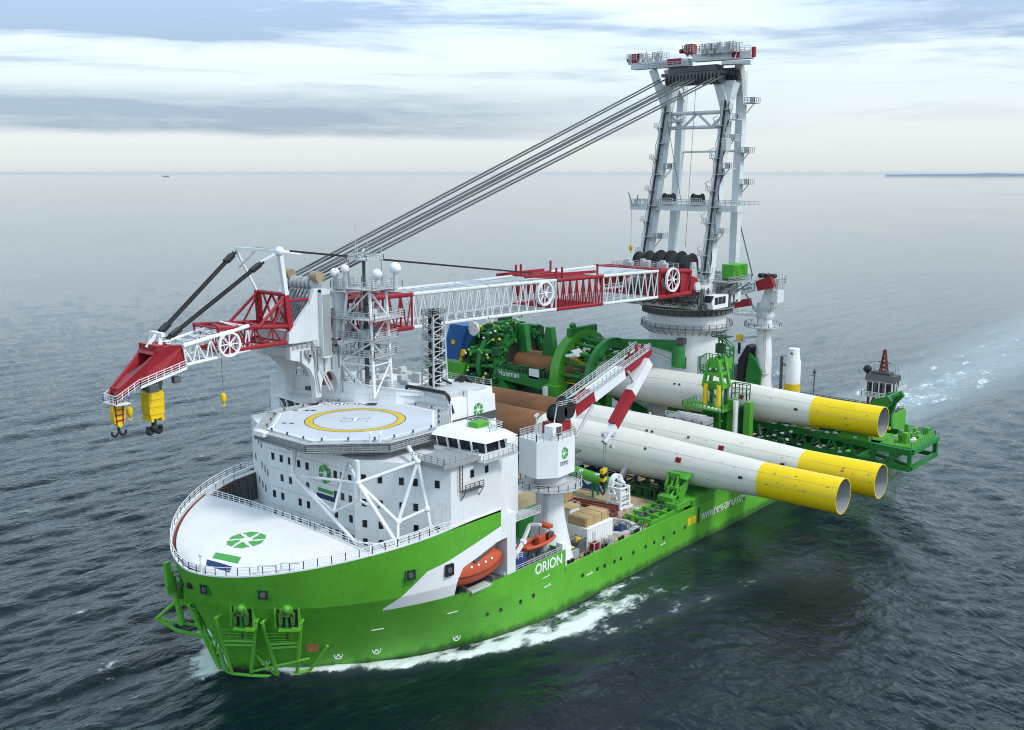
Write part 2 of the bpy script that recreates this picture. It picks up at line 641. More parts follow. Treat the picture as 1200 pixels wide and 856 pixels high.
def make_sea():
    H = 73.0
    rows = [4.0, 14.0] + list(np.arange(20.0, 129.0, 0.9))
    y = 878.0
    while y > 216:
        rows.append(1200 * H / (y - 203.0))
        y -= 1.35
    r = rows[-1]
    while r < 250000:
        r *= 1.12
        rows.append(r)
    rows = np.array(rows)
    a0 = math.atan2(CAMP.y * 0 + math.sin(HEAD), math.cos(HEAD))
    ang = list(np.linspace(-R(34), R(34), 800))
    extra = list(np.linspace(R(34.5), R(75), 140)) + list(np.linspace(R(77), R(180), 40))
    ang = [-e for e in extra[::-1]][1:] + ang + extra
    ang = np.array(ang) + a0
    na, nr = len(ang), len(rows)
    RR, AA = np.meshgrid(rows, ang, indexing='ij')
    x = CAMP.x + RR * np.cos(AA)
    yy = CAMP.y + RR * np.sin(AA)
    wd = -R(93)
    wd2 = R(205)
    L1, L2 = 431.0, 167.0
    h1, dx1, dy1 = ocean_tile(512, L1, 4.5, wd, 3, 1.8, 7.0)
    h2, dx2, dy2 = ocean_tile(512, L2, 2.7, wd + 0.5 - 0.22, 9, 0.6, 3.0)
    f1 = 1 - 0.75 * smooth(220, 700, RR) - 0.25 * smooth(700, 1500, RR)
    f2 = 1 - smooth(180, 520, RR)
    # calmer water in the lee beside the port hull
    lee = np.exp(-((x - 95) / 75) ** 2) * np.exp(-((yy + 46) / 24) ** 2)
    lee = np.clip(lee + 0.9 * np.exp(-((x - 8) / 62) ** 2) * np.exp(-((yy + 36) / 24) ** 2), 0, 1)
    f1 = f1 * (1 - 0.65 * lee)
    f2 = f2 * (1 - 0.6 * lee)
    c2, s2 = math.cos(0.5), math.sin(0.5)
    xr, yr = x * c2 - yy * s2, x * s2 + yy * c2
    A1, A2 = 0.22, 0.07
    S = smooth(-12, -62, yy) * smooth(-260, -60, x) * (1 - smooth(330, 700, x))
    h1b, dx1b, dy1b = ocean_tile(512, 397.0, 3.9, wd2, 17, 1.3, 2.5)
    sw = (1 - S) * sample(h1, L1, x, yy) + 0.8 * S * sample(h1b, 397.0, x, yy)
    z = A1 * f1 * sw + A2 * f2 * sample(h2, L2, xr, yr)
    x2 = x + 1.35 * A1 * f1 * ((1 - S) * sample(dx1, L1, x, yy) + S * sample(dx1b, 397.0, x, yy))
    y2 = yy + 1.35 * A1 * f1 * ((1 - S) * sample(dy1, L1, x, yy) + S * sample(dy1b, 397.0, x, yy))
    # wake of the bow: diverging low swells on either side
    hb = np.interp(x, np.linspace(0, 60, 61), [half_breadth(q) for q in np.linspace(0, 60, 61)])
    hb = np.where(x > STERN, 24.5, hb)
    d = np.abs(yy) - hb
    run = np.clip(x - 6.6, 0, None)
    port = yy < 0
    # foam bands
    w = 0.9 + 0.055 * run
    c = 0.6 + 0.105 * run
    foam = 0.90 * np.exp(-((d - c) / w) ** 2) * smooth(2, 12, x) * (1 - smooth(55, 96, x))
    foam += 0.5 * np.exp(-((d - 0.1 - 0.02 * run) / (0.8 + 0.012 * run)) ** 2) * smooth(3, 9, x) * (1 - smooth(60, 125, x)) * np.where(d > -1.5, 1, 0)
    foam += 0.40 * np.exp(-((d - 2.0 - 0.20 * run) / (1.0 + 0.03 * run)) ** 2) * smooth(40, 55, x) * (1 - smooth(85, 150, x))
    foam += 0.7 * np.exp(-((d - 4.0) / 6.0) ** 2) * np.exp(-((x - 12) / 14) ** 2) * np.where(port, 0.18, 1.7)
    z = z + 0.5 * np.exp(-((d - c) / (w + 0.8)) ** 2) * smooth(4, 14, x) * (1 - smooth(40, 110, x))
    z = z + 0.7 * np.exp(-(d / 2.2) ** 2) * np.exp(-((x - 9) / 9) ** 2)
    rag = 0.55 * vnoise(x / 7, yy / 3.5, 15) + 0.45 * vnoise(x / 2.6, yy / 1.6, 16)
    foam = foam * (0.25 + 1.15 * rag)
    # wake astern
    da = x - STERN
    ctr = -6 + 0.0 * da
    wk = 15 + 0.045 * da
    astern = smooth(-4, 10, da) * np.exp(-(np.abs(yy - ctr) / wk) ** 4) * np.exp(-np.clip(da, 0, None) / 800)
    patch = vnoise(x / 9, yy / 5, 5) * 0.6 + vnoise(x / 31, yy / 12, 6) * 0.4
    pat2 = vnoise(x / 60, yy / 9, 41) * 0.5 + vnoise(x / 22, yy / 4, 42) * 0.5
    foam += astern * (0.20 + 0.36 * pat2 + 0.25 * patch * np.exp(-np.clip(da, 0, None) / 60))
    foam += 0.55 * smooth(-80, 20, da) * np.exp(-((np.abs(yy) - 27 - 0.10 * np.clip(da + 80, 0, None)) / 6) ** 2) * np.exp(-np.clip(da, 0, None) / 200) * patch
    teal = astern * (0.45 + 0.7 * pat2) + 0.25 * np.clip(foam, 0, 1) + 0.05 * np.exp(-(d / 5) ** 2) * (x > 5) * (x < STERN)
    # diverging swell thrown off by the port side
    ph = (-(yy) * 0.72 + x * 0.69) * 2 * np.pi / 13.5 + 2.2 * vnoise(x / 40, yy / 40, 31)
    env = smooth(26, 44, -yy) * (1 - smooth(0.36, 0.62, (-yy - 24.5) / np.clip(x + 10, 10, None))) * smooth(40, 120, x) * (1 - smooth(330, 620, x))
    z = z + 0.20 * env * np.sin(ph) * (0.4 + vnoise(x / 25, yy / 25, 33))
    # sparse whitecaps on the highest crests, their white also painting in sky glints
    cap = smooth(1.25, 2.5, sw + 0.45 * sample(h2, L2, xr, yr)) * (0.4 + 0.6 * f1) * (1 - 0.8 * lee)
    foam = np.clip(foam + 0.43 * cap, 0, 1.2)
    nv = na * nr
    co = np.stack([x2, y2, z], -1).reshape(-1, 3)
    ii = np.arange(nr - 1)[:, None]
    jj = np.arange(na - 1)[None, :]
    v0 = ii * na + jj
    quads = np.stack([v0, v0 + na, v0 + na + 1, v0 + 1], -1).reshape(-1, 4)
    jl = np.arange(nr - 1)
    seam = np.stack([jl * na + na - 1, (jl + 1) * na + na - 1, (jl + 1) * na, jl * na], -1)
    quads = np.concatenate([quads, seam])
    # close the middle with a fan
    cidx = nv
    co = np.concatenate([co, [[CAMP.x, CAMP.y, 0]]])
    fan = np.stack([np.full(na, cidx), np.arange(na), (np.arange(na) + 1) % na], -1)
    me = bpy.data.meshes.new('sea')
    nq, nf = len(quads), len(fan)
    me.vertices.add(len(co))
    me.vertices.foreach_set('co', co.astype(np.float32).ravel())
    loops = np.concatenate([quads.ravel(), fan.ravel()]).astype(np.int32)
    me.loops.add(len(loops))
    me.loops.foreach_set('vertex_index', loops)
    me.polygons.add(nq + nf)
    st = np.concatenate([np.arange(nq) * 4, nq * 4 + np.arange(nf) * 3]).astype(np.int32)
    me.polygons.foreach_set('loop_start', st)
    me.update(calc_edges=True)
    me.validate()
    if me.polygons[0].normal.z < 0:
        me.flip_normals()
    me.shade_smooth()
    for nm, arr in (('foam', foam), ('teal', np.clip(teal, 0, 1)), ('calm', np.clip(lee, 0, 1))):
        at = me.attributes.new(nm, 'FLOAT', 'POINT')
        at.data.foreach_set('value', np.append(arr.ravel(), 0).astype(np.float32))
    o = bpy.data.objects.new('sea', me)
    col.objects.link(o)
    o['kind'] = 'structure'
    m = bpy.data.materials.new('sea_water')
    m.use_nodes = True
    nt = m.node_tree
    nt.nodes.clear()
    N = NT(nt)
    pos = N.n('ShaderNodeTexCoord').outputs['Object']
    def ridged(v):
        return N.m('SUBTRACT', 1.0, N.m('ABSOLUTE', N.m('MULTIPLY_ADD', v, 2.0, -1.0)))

    def layer(rot, loc, sx, sy, scale, det, dist):
        return N.noise(N.mapping(N.mapping(pos, rot=(0, 0, -wd + rot)), loc=loc, scale=(sx, sy, 1.0)), scale, det, 0.58, dist)
    py = N.n('ShaderNodeSeparateXYZ', None, Vector=pos).outputs[1]
    lee_ = N.ramp(py, -12.0, -60.0)
    dw = wd2 - wd

    def both(rot, loc, sx, sy, scale, det, dist):
        a = layer(rot, loc, sx, sy, scale, det, dist)
        b = layer(dw + rot * 1.5, loc, sx, sy * 1.2, scale, det, dist)
        nd = N.t.nodes.new('ShaderNodeMix')
        N.set(nd.inputs[0], lee_)
        N.set(nd.inputs[2], a)
        N.set(nd.inputs[3], b)
        return nd.outputs[0]
    n0 = ridged(layer(0.30, (1, 7, 0), 1.0, 0.50, 1.30, 3.0, 0.4))
    n1 = N.m('POWER', ridged(both(-0.12, (3, 1, 0), 1.0, 0.34, 0.48, 4.0, 0.4)), 1.6)
    n2 = both(0.20, (5, 3, 0), 1.0, 0.30, 0.15, 4.0, 0.3)
    n3 = layer(-0.15, (9, 3, 0), 1.0, 0.26, 0.045, 4.0, 0.3)
    gust = N.noise(N.mapping(N.mapping(pos, rot=(0, 0, -HEAD)), scale=(0.35, 1.0, 1.0)), 0.006, 4.0, 0.55, 0.5)
    ga = N.ramp(gust, 0.36, 0.66, 0.65, 1.2)
    far_ = N.n('ShaderNodeVectorMath', {'operation': 'LENGTH'}, i0=pos).outputs['Value']
    ca = N.n('ShaderNodeAttribute', {'attribute_name': 'calm'}).outputs['Fac']
    ga = N.m('MULTIPLY', ga, N.m('MULTIPLY_ADD', ca, -0.6, 1.0))
    ga = N.m('MULTIPLY', ga, N.ramp(far_, 120.0, 700.0, 1.0, 0.42))
    h = N.m('ADD', N.m('ADD', N.m('MULTIPLY', n0, 0.30), N.m('MULTIPLY', n1, 0.75)), N.m('ADD', N.m('MULTIPLY', n2, 0.30), N.m('MULTIPLY', n3, 0.6)))
    bp = N.n('ShaderNodeBump', None, Strength=N.m('MULTIPLY', ga, 0.40), Distance=1.0, Height=h)
    fa = N.n('ShaderNodeAttribute', {'attribute_name': 'foam'}).outputs['Fac']
    ta = N.n('ShaderNodeAttribute', {'attribute_name': 'teal'}).outputs['Fac']
    fl = N.mapping(pos, scale=(0.55, 1.0, 1.0))
    fn = N.m('ADD', N.m('MULTIPLY', N.noise(fl, 0.75, 7.0, 0.68, 0.8), 0.65), N.m('MULTIPLY', N.noise(fl, 0.17, 4.0, 0.6, 0.6), 0.45))
    fm = N.ramp(N.m('SUBTRACT', N.m('MULTIPLY', fa, 0.62), fn), -0.30, -0.06)
    fm = N.m('MULTIPLY', fm, N.ramp(fa, 0.03, 0.16))
    fm = N.m('MULTIPLY', fm, 0.9)
    deep = N.mix(N.m('MULTIPLY', ta, 0.62), c4((0.0022, 0.0080, 0.0130)), c4((0.26, 0.34, 0.365)))
    base = N.mix(fm, deep, c4((0.78, 0.82, 0.84)))
    b = N.n('ShaderNodeBsdfPrincipled', None, Base_Color=base, Roughness=N.mix(fm, c4((0.035,) * 3), c4((0.75,) * 3)), IOR=1.333)
    nt.links.new(bp.outputs[0], b.inputs['Normal'])
    oo = N.n('ShaderNodeOutputMaterial')
    nt.links.new(b.outputs[0], oo.inputs[0])
    me.materials.append(m)


make_sea()

# the air: thin even haze over the whole sea
HAZE = 0.6e-5
if HAZE > 0:
    mb = MB()
    mb.box(-260000, 260000, -260000, 260000, -5.0, 160.0)
    mh = bpy.data.materials.new('haze')
    mh.use_nodes = True
    mh.node_tree.nodes.clear()
    NH = NT(mh.node_tree)
    pv = NH.n('ShaderNodeVolumePrincipled', None, Color=c4((0.86, 0.94, 1.0)), Density=HAZE, Anisotropy=0.2)
    ho = NH.n('ShaderNodeOutputMaterial')
    mh.node_tree.links.new(pv.outputs[0], ho.inputs['Volume'])
    hz = mb.build('haze', mh, smooth=False)
    hz['kind'] = 'stuff'

# low coast on the far right of the horizon
mb = MB()
n = 60
vs, fs = [], []
for i in range(n + 1):
    k = i / n
    d = 24000.0
    px = 1030 + k * 420
    dirx = Vector((math.cos(HEAD), math.sin(HEAD), 0)) + RIGHT * ((px - 600) / 1200)
    p = Vector((CAMP.x, CAMP.y, 0)) + dirx * d
    hgt = 48 * min(1, k * 2.2) * (0.55 + 0.3 * math.sin(k * 9) + 0.25 * math.sin(k * 23 + 1) + 0.1 * math.sin(k * 51)) + 12
    q = p + dirx * 3000
    vs += [p + Vector((0, 0, -5)), p.lerp(q, 0.4) + Vector((0, 0, hgt + 26)), q + Vector((0, 0, -5))]
for i in range(n):
    for j in range(2):
        fs.append((i * 3 + j, i * 3 + 3 + j, i * 3 + 4 + j, i * 3 + 1 + j))
mb.add(vs, fs)
paint('coast', (0.13, 0.17, 0.21), 0.9, amt=0.1, streak=0, scale=0.0004)
o = mb.build('hills', 'coast')
o['kind'] = 'structure'

# distant cargo ship on the left of the horizon
d = 22000.0
p0 = Vector((CAMP.x, CAMP.y, 0)) + (Vector((math.cos(HEAD), math.sin(HEAD), 0)) + RIGHT * ((201 - 600) / 1200)) * d
t = thing('cargo_ship', 'tiny grey cargo ship far away on the left of the horizon', 'ship', p0)
rx = RIGHT
mb = MB()
mb.bar(p0 - rx * 70 + Vector((0, 0, 6)), p0 + rx * 70 + Vector((0, 0, 6)), 22, 12)
mb.build('hull', 'dark_grey', t)
mb = MB()
mb.bar(p0 + rx * 40 + Vector((0, 0, 20)), p0 + rx * 58 + Vector((0, 0, 20)), 18, 22)
mb.build('deckhouse', 'light_grey', t)
mb = MB()
mb.tube(p0 - rx * 20 + Vector((0, 0, 10)), p0 - rx * 20 + Vector((0, 0, 34)), 1.5)
mb.tube(p0 - rx * 50 + Vector((0, 0, 10)), p0 - rx * 50 + Vector((0, 0, 30)), 1.5)
mb.build('mast', 'dark_grey', t)

# ------------------------------------------------------------------ vessel
ship = thing('installation_vessel', 'huge green and white offshore construction vessel with helideck over the bow, steaming towards the camera', 'ship', (0, 0, 0))
OFF[ship.name] = Vector((0, 0, 0))


def shell(mb, zrows, u_n=26, s_end=None, top=False, cols=()):
    """both sides of the hull between given levels; zrows floats, or 'top' fractions above 13 m"""
    def umax(z):
        if s_end is None or isinstance(z, tuple):
            return 1.0
        lo, hi = 0.0, 1.0
        if bow_pt(1.0, z)[0] <= s_end:
            return 1.0
        for _ in range(40):
            md = (lo + hi) / 2
            lo, hi = (md, hi) if bow_pt(md, z)[0] < s_end else (lo, md)
        return lo
    us = [i / u_n for i in range(u_n + 1)]
    for sgn in (-1, 1):
        grid = []
        for z in zrows:
            row = []
            for u in us:
                if isinstance(z, tuple):
                    f = z[1]
                    s22, t22 = bow_pt(u, 22)
                    zt = ztop(s22)
                    zz = 13 + (zt - 13) * f
                    s13, t13 = bow_pt(u * umax(13), 13)
                    k = f
                    row.append((s13 + (s22 - s13) * k, sgn * (t13 + (t22 - t13) * k), zz))
                else:
                    s_, t_ = bow_pt(u * umax(z), z)
                    row.append((s_, sgn * t_, z))
            for sx in cols:
                zz = 13 + (ztop(sx) - 13) * z[1] if isinstance(z, tuple) else z
                row.append((sx, sgn * 24.5, zz))
            grid.append(row)
        nc = len(grid[0])
        vs = [p for r_ in grid for p in r_]
        fs = []
        for i in range(len(grid) - 1):
            for j in range(nc - 1):
                fs.append((i * nc + j, i * nc + j + 1, (i + 1) * nc + j + 1, (i + 1) * nc + j))
        mb.add(vs, fs)


hullm = MB()
shell(hullm, [-5, -2, 0, 2.5, 5, 7.66], u_n=48, cols=(56, 62, 80, 110, 140, 170, 200, STERN))
# boat deck side plating between main deck level and 10.9 m, ending at the step below the name
shell(hullm, [7.66, 9.2, 10.9], u_n=48, cols=(44, 55.6))
hullm.box(55.45, 55.65, -24.5, -20.5, 6.9, 10.9)
hullm.box(55.45, 55.65, 20.5, 24.5, 6.9, 10.9)
# transom
hullm.add([(STERN, -24.5, -5), (STERN, 24.5, -5), (STERN, 24.5, 7.66), (STERN, -24.5, 7.66)], [(0, 1, 2, 3)])
# bulwark inner faces and caps aft of the step
for sg in (-1, 1):
    hullm.box(55.7, STERN - 0.1, min(sg * 24.48, sg * 24.1), max(sg * 24.48, sg * 24.1), 6.7, 7.75)
hull = hullm.build('hull', 'green', ship)

bm_ = MB()
shell(bm_, [10.9, 12, 13], u_n=48, s_end=29.7)
shell(bm_, [13, ('t', 0.33), ('t', 0.66), ('t', 1.0)], u_n=48, s_end=29.7)
# side plating aft of the shoulder: above the boat recess on the port side, same to starboard
for sg in (-1, 1):
    y0, y1 = sorted((sg * 24.5, sg * 24.3))
    zt = ztop(27.1)
    ue = [u / 2000 for u in range(2001)]
    t13 = max(bow_pt(u, 13)[1] for u in ue if bow_pt(u, 13)[0] <= 29.7)
    q_ = [(27.1, 24.5, zt), (29.7, t13, 13.0), (29.75, t13 + .02, 14.7), (34.0, 24.5, 15.85), (38.2, 24.5, 17.0), (39.3, 24.5, 17.1), (39.3, 24.5, 19.3), (39.3, 24.5, ztop(39)), (33.0, 24.5, ztop(33))]
    q_ = [(a, sg * b, c) for a, b, c in q_]
    cen = (33.0, sg * 24.5, 18.5)
    bm_.add(q_ + [cen], [(i, (i + 1) % 9, 9) for i in range(9)])
    inn = [(a, b - sg * .25, c) for a, b, c in q_]
    bm_.add(q_ + inn, [(i, (i + 1) % 9, (i + 1) % 9 + 9, i + 9) for i in range(9)])
bow = bm_.build('bow_plating', 'swoosh', ship)


def rail_curve(inset=0.0, zoff=0.0, n=40, smax=None):
    pts = []
    for sgn in (1, -1):
        seq = [i / n for i in range(n + 1)]
        if sgn == 1:
            seq = seq[::-1]
        for u in seq:
            s_, t_ = bow_pt(u, 22, 24.5)
            # inset along the local inward normal (approximate: towards a point aft on the centreline)
            v = Vector((max(s_ + 6, 14) - s_, -sgn * t_, 0))
            if v.length > 0:
                v.normalize()
            pts.append(Vector((s_, sgn * t_, ztop(s_) + zoff)) + v * inset)
        if sgn == 1:
            pts.pop()
    return pts


# white coaming, gutter and whaleback
rim = MB()
P0, P1 = rail_curve(0.0, 0.02), rail_curve(0.35, 0.02)
n = len(P0)
up_ = Vector((0, 0, 0.22))
rim.add(P0 + P1 + [p + up_ for p in P0] + [p + up_ for p in P1],
        [(i, i + 1, 2 * n + i + 1, 2 * n + i) for i in range(n - 1)] + [(n + i, 3 * n + i, 3 * n + i + 1, n + i + 1) for i in range(n - 1)] +
        [(2 * n + i, 2 * n + i + 1, 3 * n + i + 1, 3 * n + i) for i in range(n - 1)])
P2 = rail_curve(0.36, -0.5)
rim.add(P1 + P2, [(i, i + 1, n + i + 1, n + i) for i in range(n - 1)])
for sg in (-1, 1):
    y0, y1 = sorted((sg * 24.5, sg * 24.15))
    rim.box(27.1, 39.3, y0, y1, ztop(27.1) - 0.05, ztop(39) + 0.2)
rim.build('coaming', 'white', ship)
gut = MB()
G0, G1 = rail_curve(0.3, -0.45), rail_curve(2.4, -0.45)
gut.add(G0 + G1, [(i, i + 1, n + i + 1, n + i) for i in range(n - 1)])
gut.build('waterway', 'oxide', ship)

def bow_half_top(s):
    x = min(1.0, max(0.0, s / 27.1))
    return 24.5 * (1 - (1 - x) ** 1.79) ** (1 / 1.79)


wb = MB()
AFT = 16.6
nx, ny = 16, 30
vs, fs = [], []


def wb_half(s):
    """half width of the whaleback at s (rail curve less the gutter)"""
    x = max(0.0, (s - 0.9)) / 26.2
    x = min(1.0, x)
    return 23.4 * (1 - (1 - x) ** 1.79) ** (1 / 1.79)


for i in range(nx + 1):
    s_ = 0.9 + (AFT - 0.9) * (i / nx) ** 1.6
    for j in range(ny + 1):
        k = -1 + 2 * j / ny
        t_ = wb_half(s_) * k
        vs.append((s_, t_, ztop(s_) - 0.25 + 0.75 * (1 - k * k)))
for i in range(nx):
    for j in range(ny):
        a = i * (ny + 1) + j
        fs.append((a, a + 1, a + ny + 2, a + ny + 1))
wb.add(vs, fs)
# side wings of the whaleback running aft along the well, and its edges
for sg in (-1, 1):
    L_ = []
    for s_ in (AFT + 0.02, 18.5, 20.5, 23, 28.3):
        zz = ztop(s_) - 0.18
        yo = min(23.7, bow_half_top(s_) - 0.8)
        yi = bow_half_top(s_) - 1.9
        L_.append([(s_, sg * yi, zz), (s_, sg * yo, zz), (s_, sg * yo, zz - 0.3), (s_, sg * yi, zz - 0.3)])
    for a, b in zip(L_[:-1], L_[1:]):
        wb.add(a + b, [(0, 4, 5, 1), (1, 5, 6, 2), (2, 6, 7, 3), (3, 7, 4, 0)])
    wb.add(L_[0], [(0, 1, 2, 3)])
wb.prism([(-20.6, ztop(AFT) - 0.22), (0, ztop(AFT) + 0.3), (20.6, ztop(AFT) - 0.22), (19.0, 16.9), (-19.0, 16.9)], 'x', AFT - 0.35, AFT - 0.05)
whale = wb.build('whaleback', 'deck_white', ship)


def zwb(s, t):
    k = max(-1.0, min(1.0, t / max(0.1, wb_half(s))))
    return ztop(s) - 0.25 + 0.75 * (1 - k * k)


def decal(name, pts, mat, lift=0.02):
    m_ = MB()
    P = [Vector((a, b, zwb(a, b) + lift)) for a, b in pts]
    m_.add(P, [tuple(range(len(P)))])
    return m_.build(name, mat, whale, smooth=False)


def quad_decal(name, q, mat):
    """bar painted on the curved whaleback, subdivided so that it follows the surface"""
    m_ = MB()
    N_ = 8
    a, b, c, d = [Vector((x, y, 0)) for x, y in q]
    vs, fs = [], []
    for i in range(N_ + 1):
        for j in range(3):
            p = a.lerp(b, i / N_).lerp(d.lerp(c, i / N_), j / 2)
            vs.append((p.x, p.y, zwb(p.x, p.y) + 0.025))
    for i in range(N_):
        for j in range(2):
            e = i * 3 + j
            fs.append((e, e + 1, e + 4, e + 3))
    m_.add(vs, fs)
    return m_.build(name, mat, whale)


quad_decal('painted_bar', [(4.5, -0.2), (5.6, -4.9), (4.4, -5.8), (3.3, -1.1)], 'logo_green')['label'] = 'green bar painted on the whaleback'
quad_decal('painted_bar', [(2.7, -0.7), (3.6, -5.6), (2.7, -6.2), (1.8, -1.8)], 'navy')['label'] = 'navy blue bar painted on the whaleback'
for k in range(6):
    a = k * PI / 3 + 0.2
    pts = []
    for rr, q in ((0.30, 0.0), (0.62, 0.10), (1.0, 0.10), (1.03, 0.58), (0.96, 1.02), (0.66, 0.82), (0.40, 0.66)):
        uu, vv = 3.0 * rr * math.cos(a + q), 2.6 * rr * math.sin(a + q)
        # long axis across the deck towards port, short axis forward
        pts.append((9.0 + 0.35 * uu + 0.85 * vv, -1.3 - 0.94 * uu + 0.30 * vv))
    decal('swirl_blade', pts, 'logo_green', 0.03)

# rails
mb = MB()
mb.rail(rail_curve(0.18, 0.24, n=22), h=1.15, gap=1.6, bars=3)
for sg in (-1, 1):
    mb.rail([(27.1, sg * 24.3, ztop(27.1) + 0.2), (38, sg * 24.3, 22.2)], h=1.0, gap=1.6)
mb.build('handrail', 'white_clean', ship)
mb = MB()
mb.rail([(AFT - 0.2, -20.2, ztop(AFT) - 0.1), (AFT - 0.2, -8, ztop(AFT) + 0.3), (AFT - 0.2, 8, ztop(AFT) + 0.3), (AFT - 0.2, 20.3, ztop(AFT) - 0.1)], h=1.1, gap=1.5)
for sg in (-1, 1):
    mb.rail([(s_, sg * (bow_half_top(s_) - 1.8), ztop(s_) - .2) for s_ in (AFT, 18.5, 20.5, 23.0, 26.5)], h=1.0, gap=1.6)
mb.build('handrail', 'white_clean', ship)
# small fittings at the stem: jackstaff and fairleads
mb = MB()
mb.tube((0.8, -2.2, 17.6), (0.8, -2.2, 20.2), 0.16, 8)
mb.tube((0.8, -1.2, 17.6), (0.8, -2.2, 19.4), 0.08, 6)
mb.ball((0.8, -2.2, 20.3), 0.3, 10)
mb.build('jackstaff', 'white', ship)
mb = MB()
for y in (-10.5, -13.0):
    s_ = 4.5 if y > -12 else 6.5
    z_ = ztop(s_) + 0.3
    mb.tube((s_, y, z_), (s_, y, z_ + 0.8), 0.12)
    mb.tube((s_, y, z_ + 0.8), (s_ + 1.6, y - 2.0, z_ + 0.9), 0.12)
mb.build('deck_pipe', 'light_grey', ship)

# decks
mb = MB()
mb.prism([(AFT - 0.1, -19.6), (20, -21.0), (28.4, -21.6), (28.4, 21.6), (20, 21.0), (AFT - 0.1, 19.6)], 'z', 16.7, 17.0)
mb.build('well_deck', 'light_grey', ship)
mb = MB()
mb.prism([(29, -22.4), (33, -23.6), (38, -24.4), (55.5, -24.4), (55.5, 24.4), (38, 24.4), (33, 23.6), (29, 22.4)], 'z', 10.1, 10.4)
mb.build('boat_deck', 'dark_grey', ship)
mb = MB()
mb.box(44, STERN - 0.2, -24.1, 24.1, 6.5, 6.9)
mb.build('main_deck', 'wood_deck', ship)
for sg in (-1, 1):
    mb = MB()
    seq_ = (AFT + .1, 18.5, 20.5, 23.0, 28.3)
    for s0_, s1_ in zip(seq_[:-1], seq_[1:]):
        y0_, y1_ = sg * (bow_half_top(s0_) - 1.92), sg * (bow_half_top(s1_) - 1.92)
        yb0, yb1 = y0_ - sg * .9, y1_ - sg * .6
        mb.add([(s0_, y0_, ztop(s0_) - .3), (s1_, y1_, ztop(s1_) - .3), (s1_, yb1, 16.9), (s0_, yb0, 16.9)], [(0, 1, 2, 3)])
        for k in range(3):
            f = (k + .5) / 3
            x_ = s0_ + (s1_ - s0_) * f
            mb.bar((x_, y0_ + (y1_ - y0_) * f - sg * .12, ztop(x_) - .4), (x_, yb0 + (yb1 - yb0) * f - sg * .12, 17.0), .18, .22)
    mb.build('well_side', 'dark_grey', ship)
# machinery in the well
mb = MB()
for (x, y, w_, d_, h_) in ((17.9, 17.3, 1.4, 2.0, 1.5), (18.2, 12.0, 1.2, 1.6, 1.3), (19.5, -6.0, 1.0, 1.4, 2.6), (19.8, -8.5, 1.2, 1.0, 2.2), (19.0, -13.0, 1.6, 1.6, 1.2), (18.0, -17.5, 1.8, 1.6, 1.0), (18.2, 3.0, 1.6, 2.4, 1.2)):
    mb.bbox(x, x + w_, y, y + d_, 17.0, 17.0 + h_, 0.08)
build_each(mb, 'deck_locker', 'light_grey', ship)

# ------------------------------------------------------------------ accommodation
blk = MB()
low = [(22, -10.5), (26.5, -19.4), (28.6, -21.9), (28.6, -19.6), (48, -19.6), (48, 22.4), (29.0, 22.4), (26.5, 19.4), (22, 10.5)]
blk.prism(low, 'z', 10.4, 17.05)
blk.box(30, 48, -19.6, 19.6, 6.9, 10.38)
upr = [(22, -10.5), (28.5, -24.35), (38.6, -24.35), (48, -20.5), (48, 20.5), (38.6, 24.35), (28.5, 24.35), (22, 10.5)]
blk.prism(upr, 'z', 17.02, 31.2)
for sg in (-1, 1):
    y0, y1 = sorted((sg * 24.34, sg * 20.4))
    blk.prism([(38.62, 31.0), (38.62, 17.04), (42.2, 17.04), (42.0, 18.5), (38.9, 27.5)], 'y', y0, y1)
    blk.box(41.0, 43.0, min(sg * 24.3, sg * 19.5), max(sg * 24.3, sg * 19.5), 10.4, 20.8)
acc = blk.build('accommodation_block', 'white', ship, smooth=False)
# deck edge mouldings on the tiers
mb = MB()
for z in (19.9, 23.0, 26.1, 29.2):
    mb.box(21.96, 22.02, -10.4, 10.4, z - 0.04, z + 0.04)
mb.box(39.3, 41.0, -24.3, -20, 17.0, 17.1)
mb.build('seam', 'light_grey', acc)


def windows(origin, du, nrm, ucols, zrows, w=0.75, h=1.15, skip=0.12):
    du = Vector(du).normalized()
    nrm = Vector(nrm).normalized()
    for z in zrows:
        for u in ucols:
            if rnd.random() < skip:
                continue
            c_ = Vector(origin) + du * u + Vector((0, 0, z)) + nrm * 0.02
            m_ = MB()
            m_.bar(c_ - nrm * 0.15, c_ + nrm * 0.03, w, h)
            o_ = m_.build('window', 'glass', acc, smooth=False)


front_cols = [-9.6, -7.8, -6.2, -4.6, 0.6, 2.7, 5.0, 7.2, 9.4]
windows((22, 0, 0), (0, 1, 0), (-1, 0, 0), front_cols, (18.6, 21.7, 24.8, 28.0), skip=0.14)
ch = Vector((6.5, -13.85, 0))
windows((22, -10.5, 0), ch, (-13.85, -6.5, 0), (1.6, 4.2, 7.6, 9.8, 13.2), (18.4, 21.3, 24.6, 28.4), skip=0.08)
ch = Vector((6.5, 13.85, 0))
windows((22, 10.5, 0), ch, (-13.85, 6.5, 0), (1.6, 4.0, 6.6, 9.4, 12.4), (21.2, 24.6, 28.2), skip=0.12)
windows((0, -24.36, 0), (1, 0, 0), (0, -1, 0), (33.0, 36.2), (29.2,), skip=0.0)
# doors
for (y, z) in ((-3.2, 17.0), (-10.2, 17.0)):
    m_ = MB()
    m_.box(21.9, 22.02, y, y + 1.1, z + 0.1, z + 2.2)
    m_.build('door', 'dark_grey', acc)
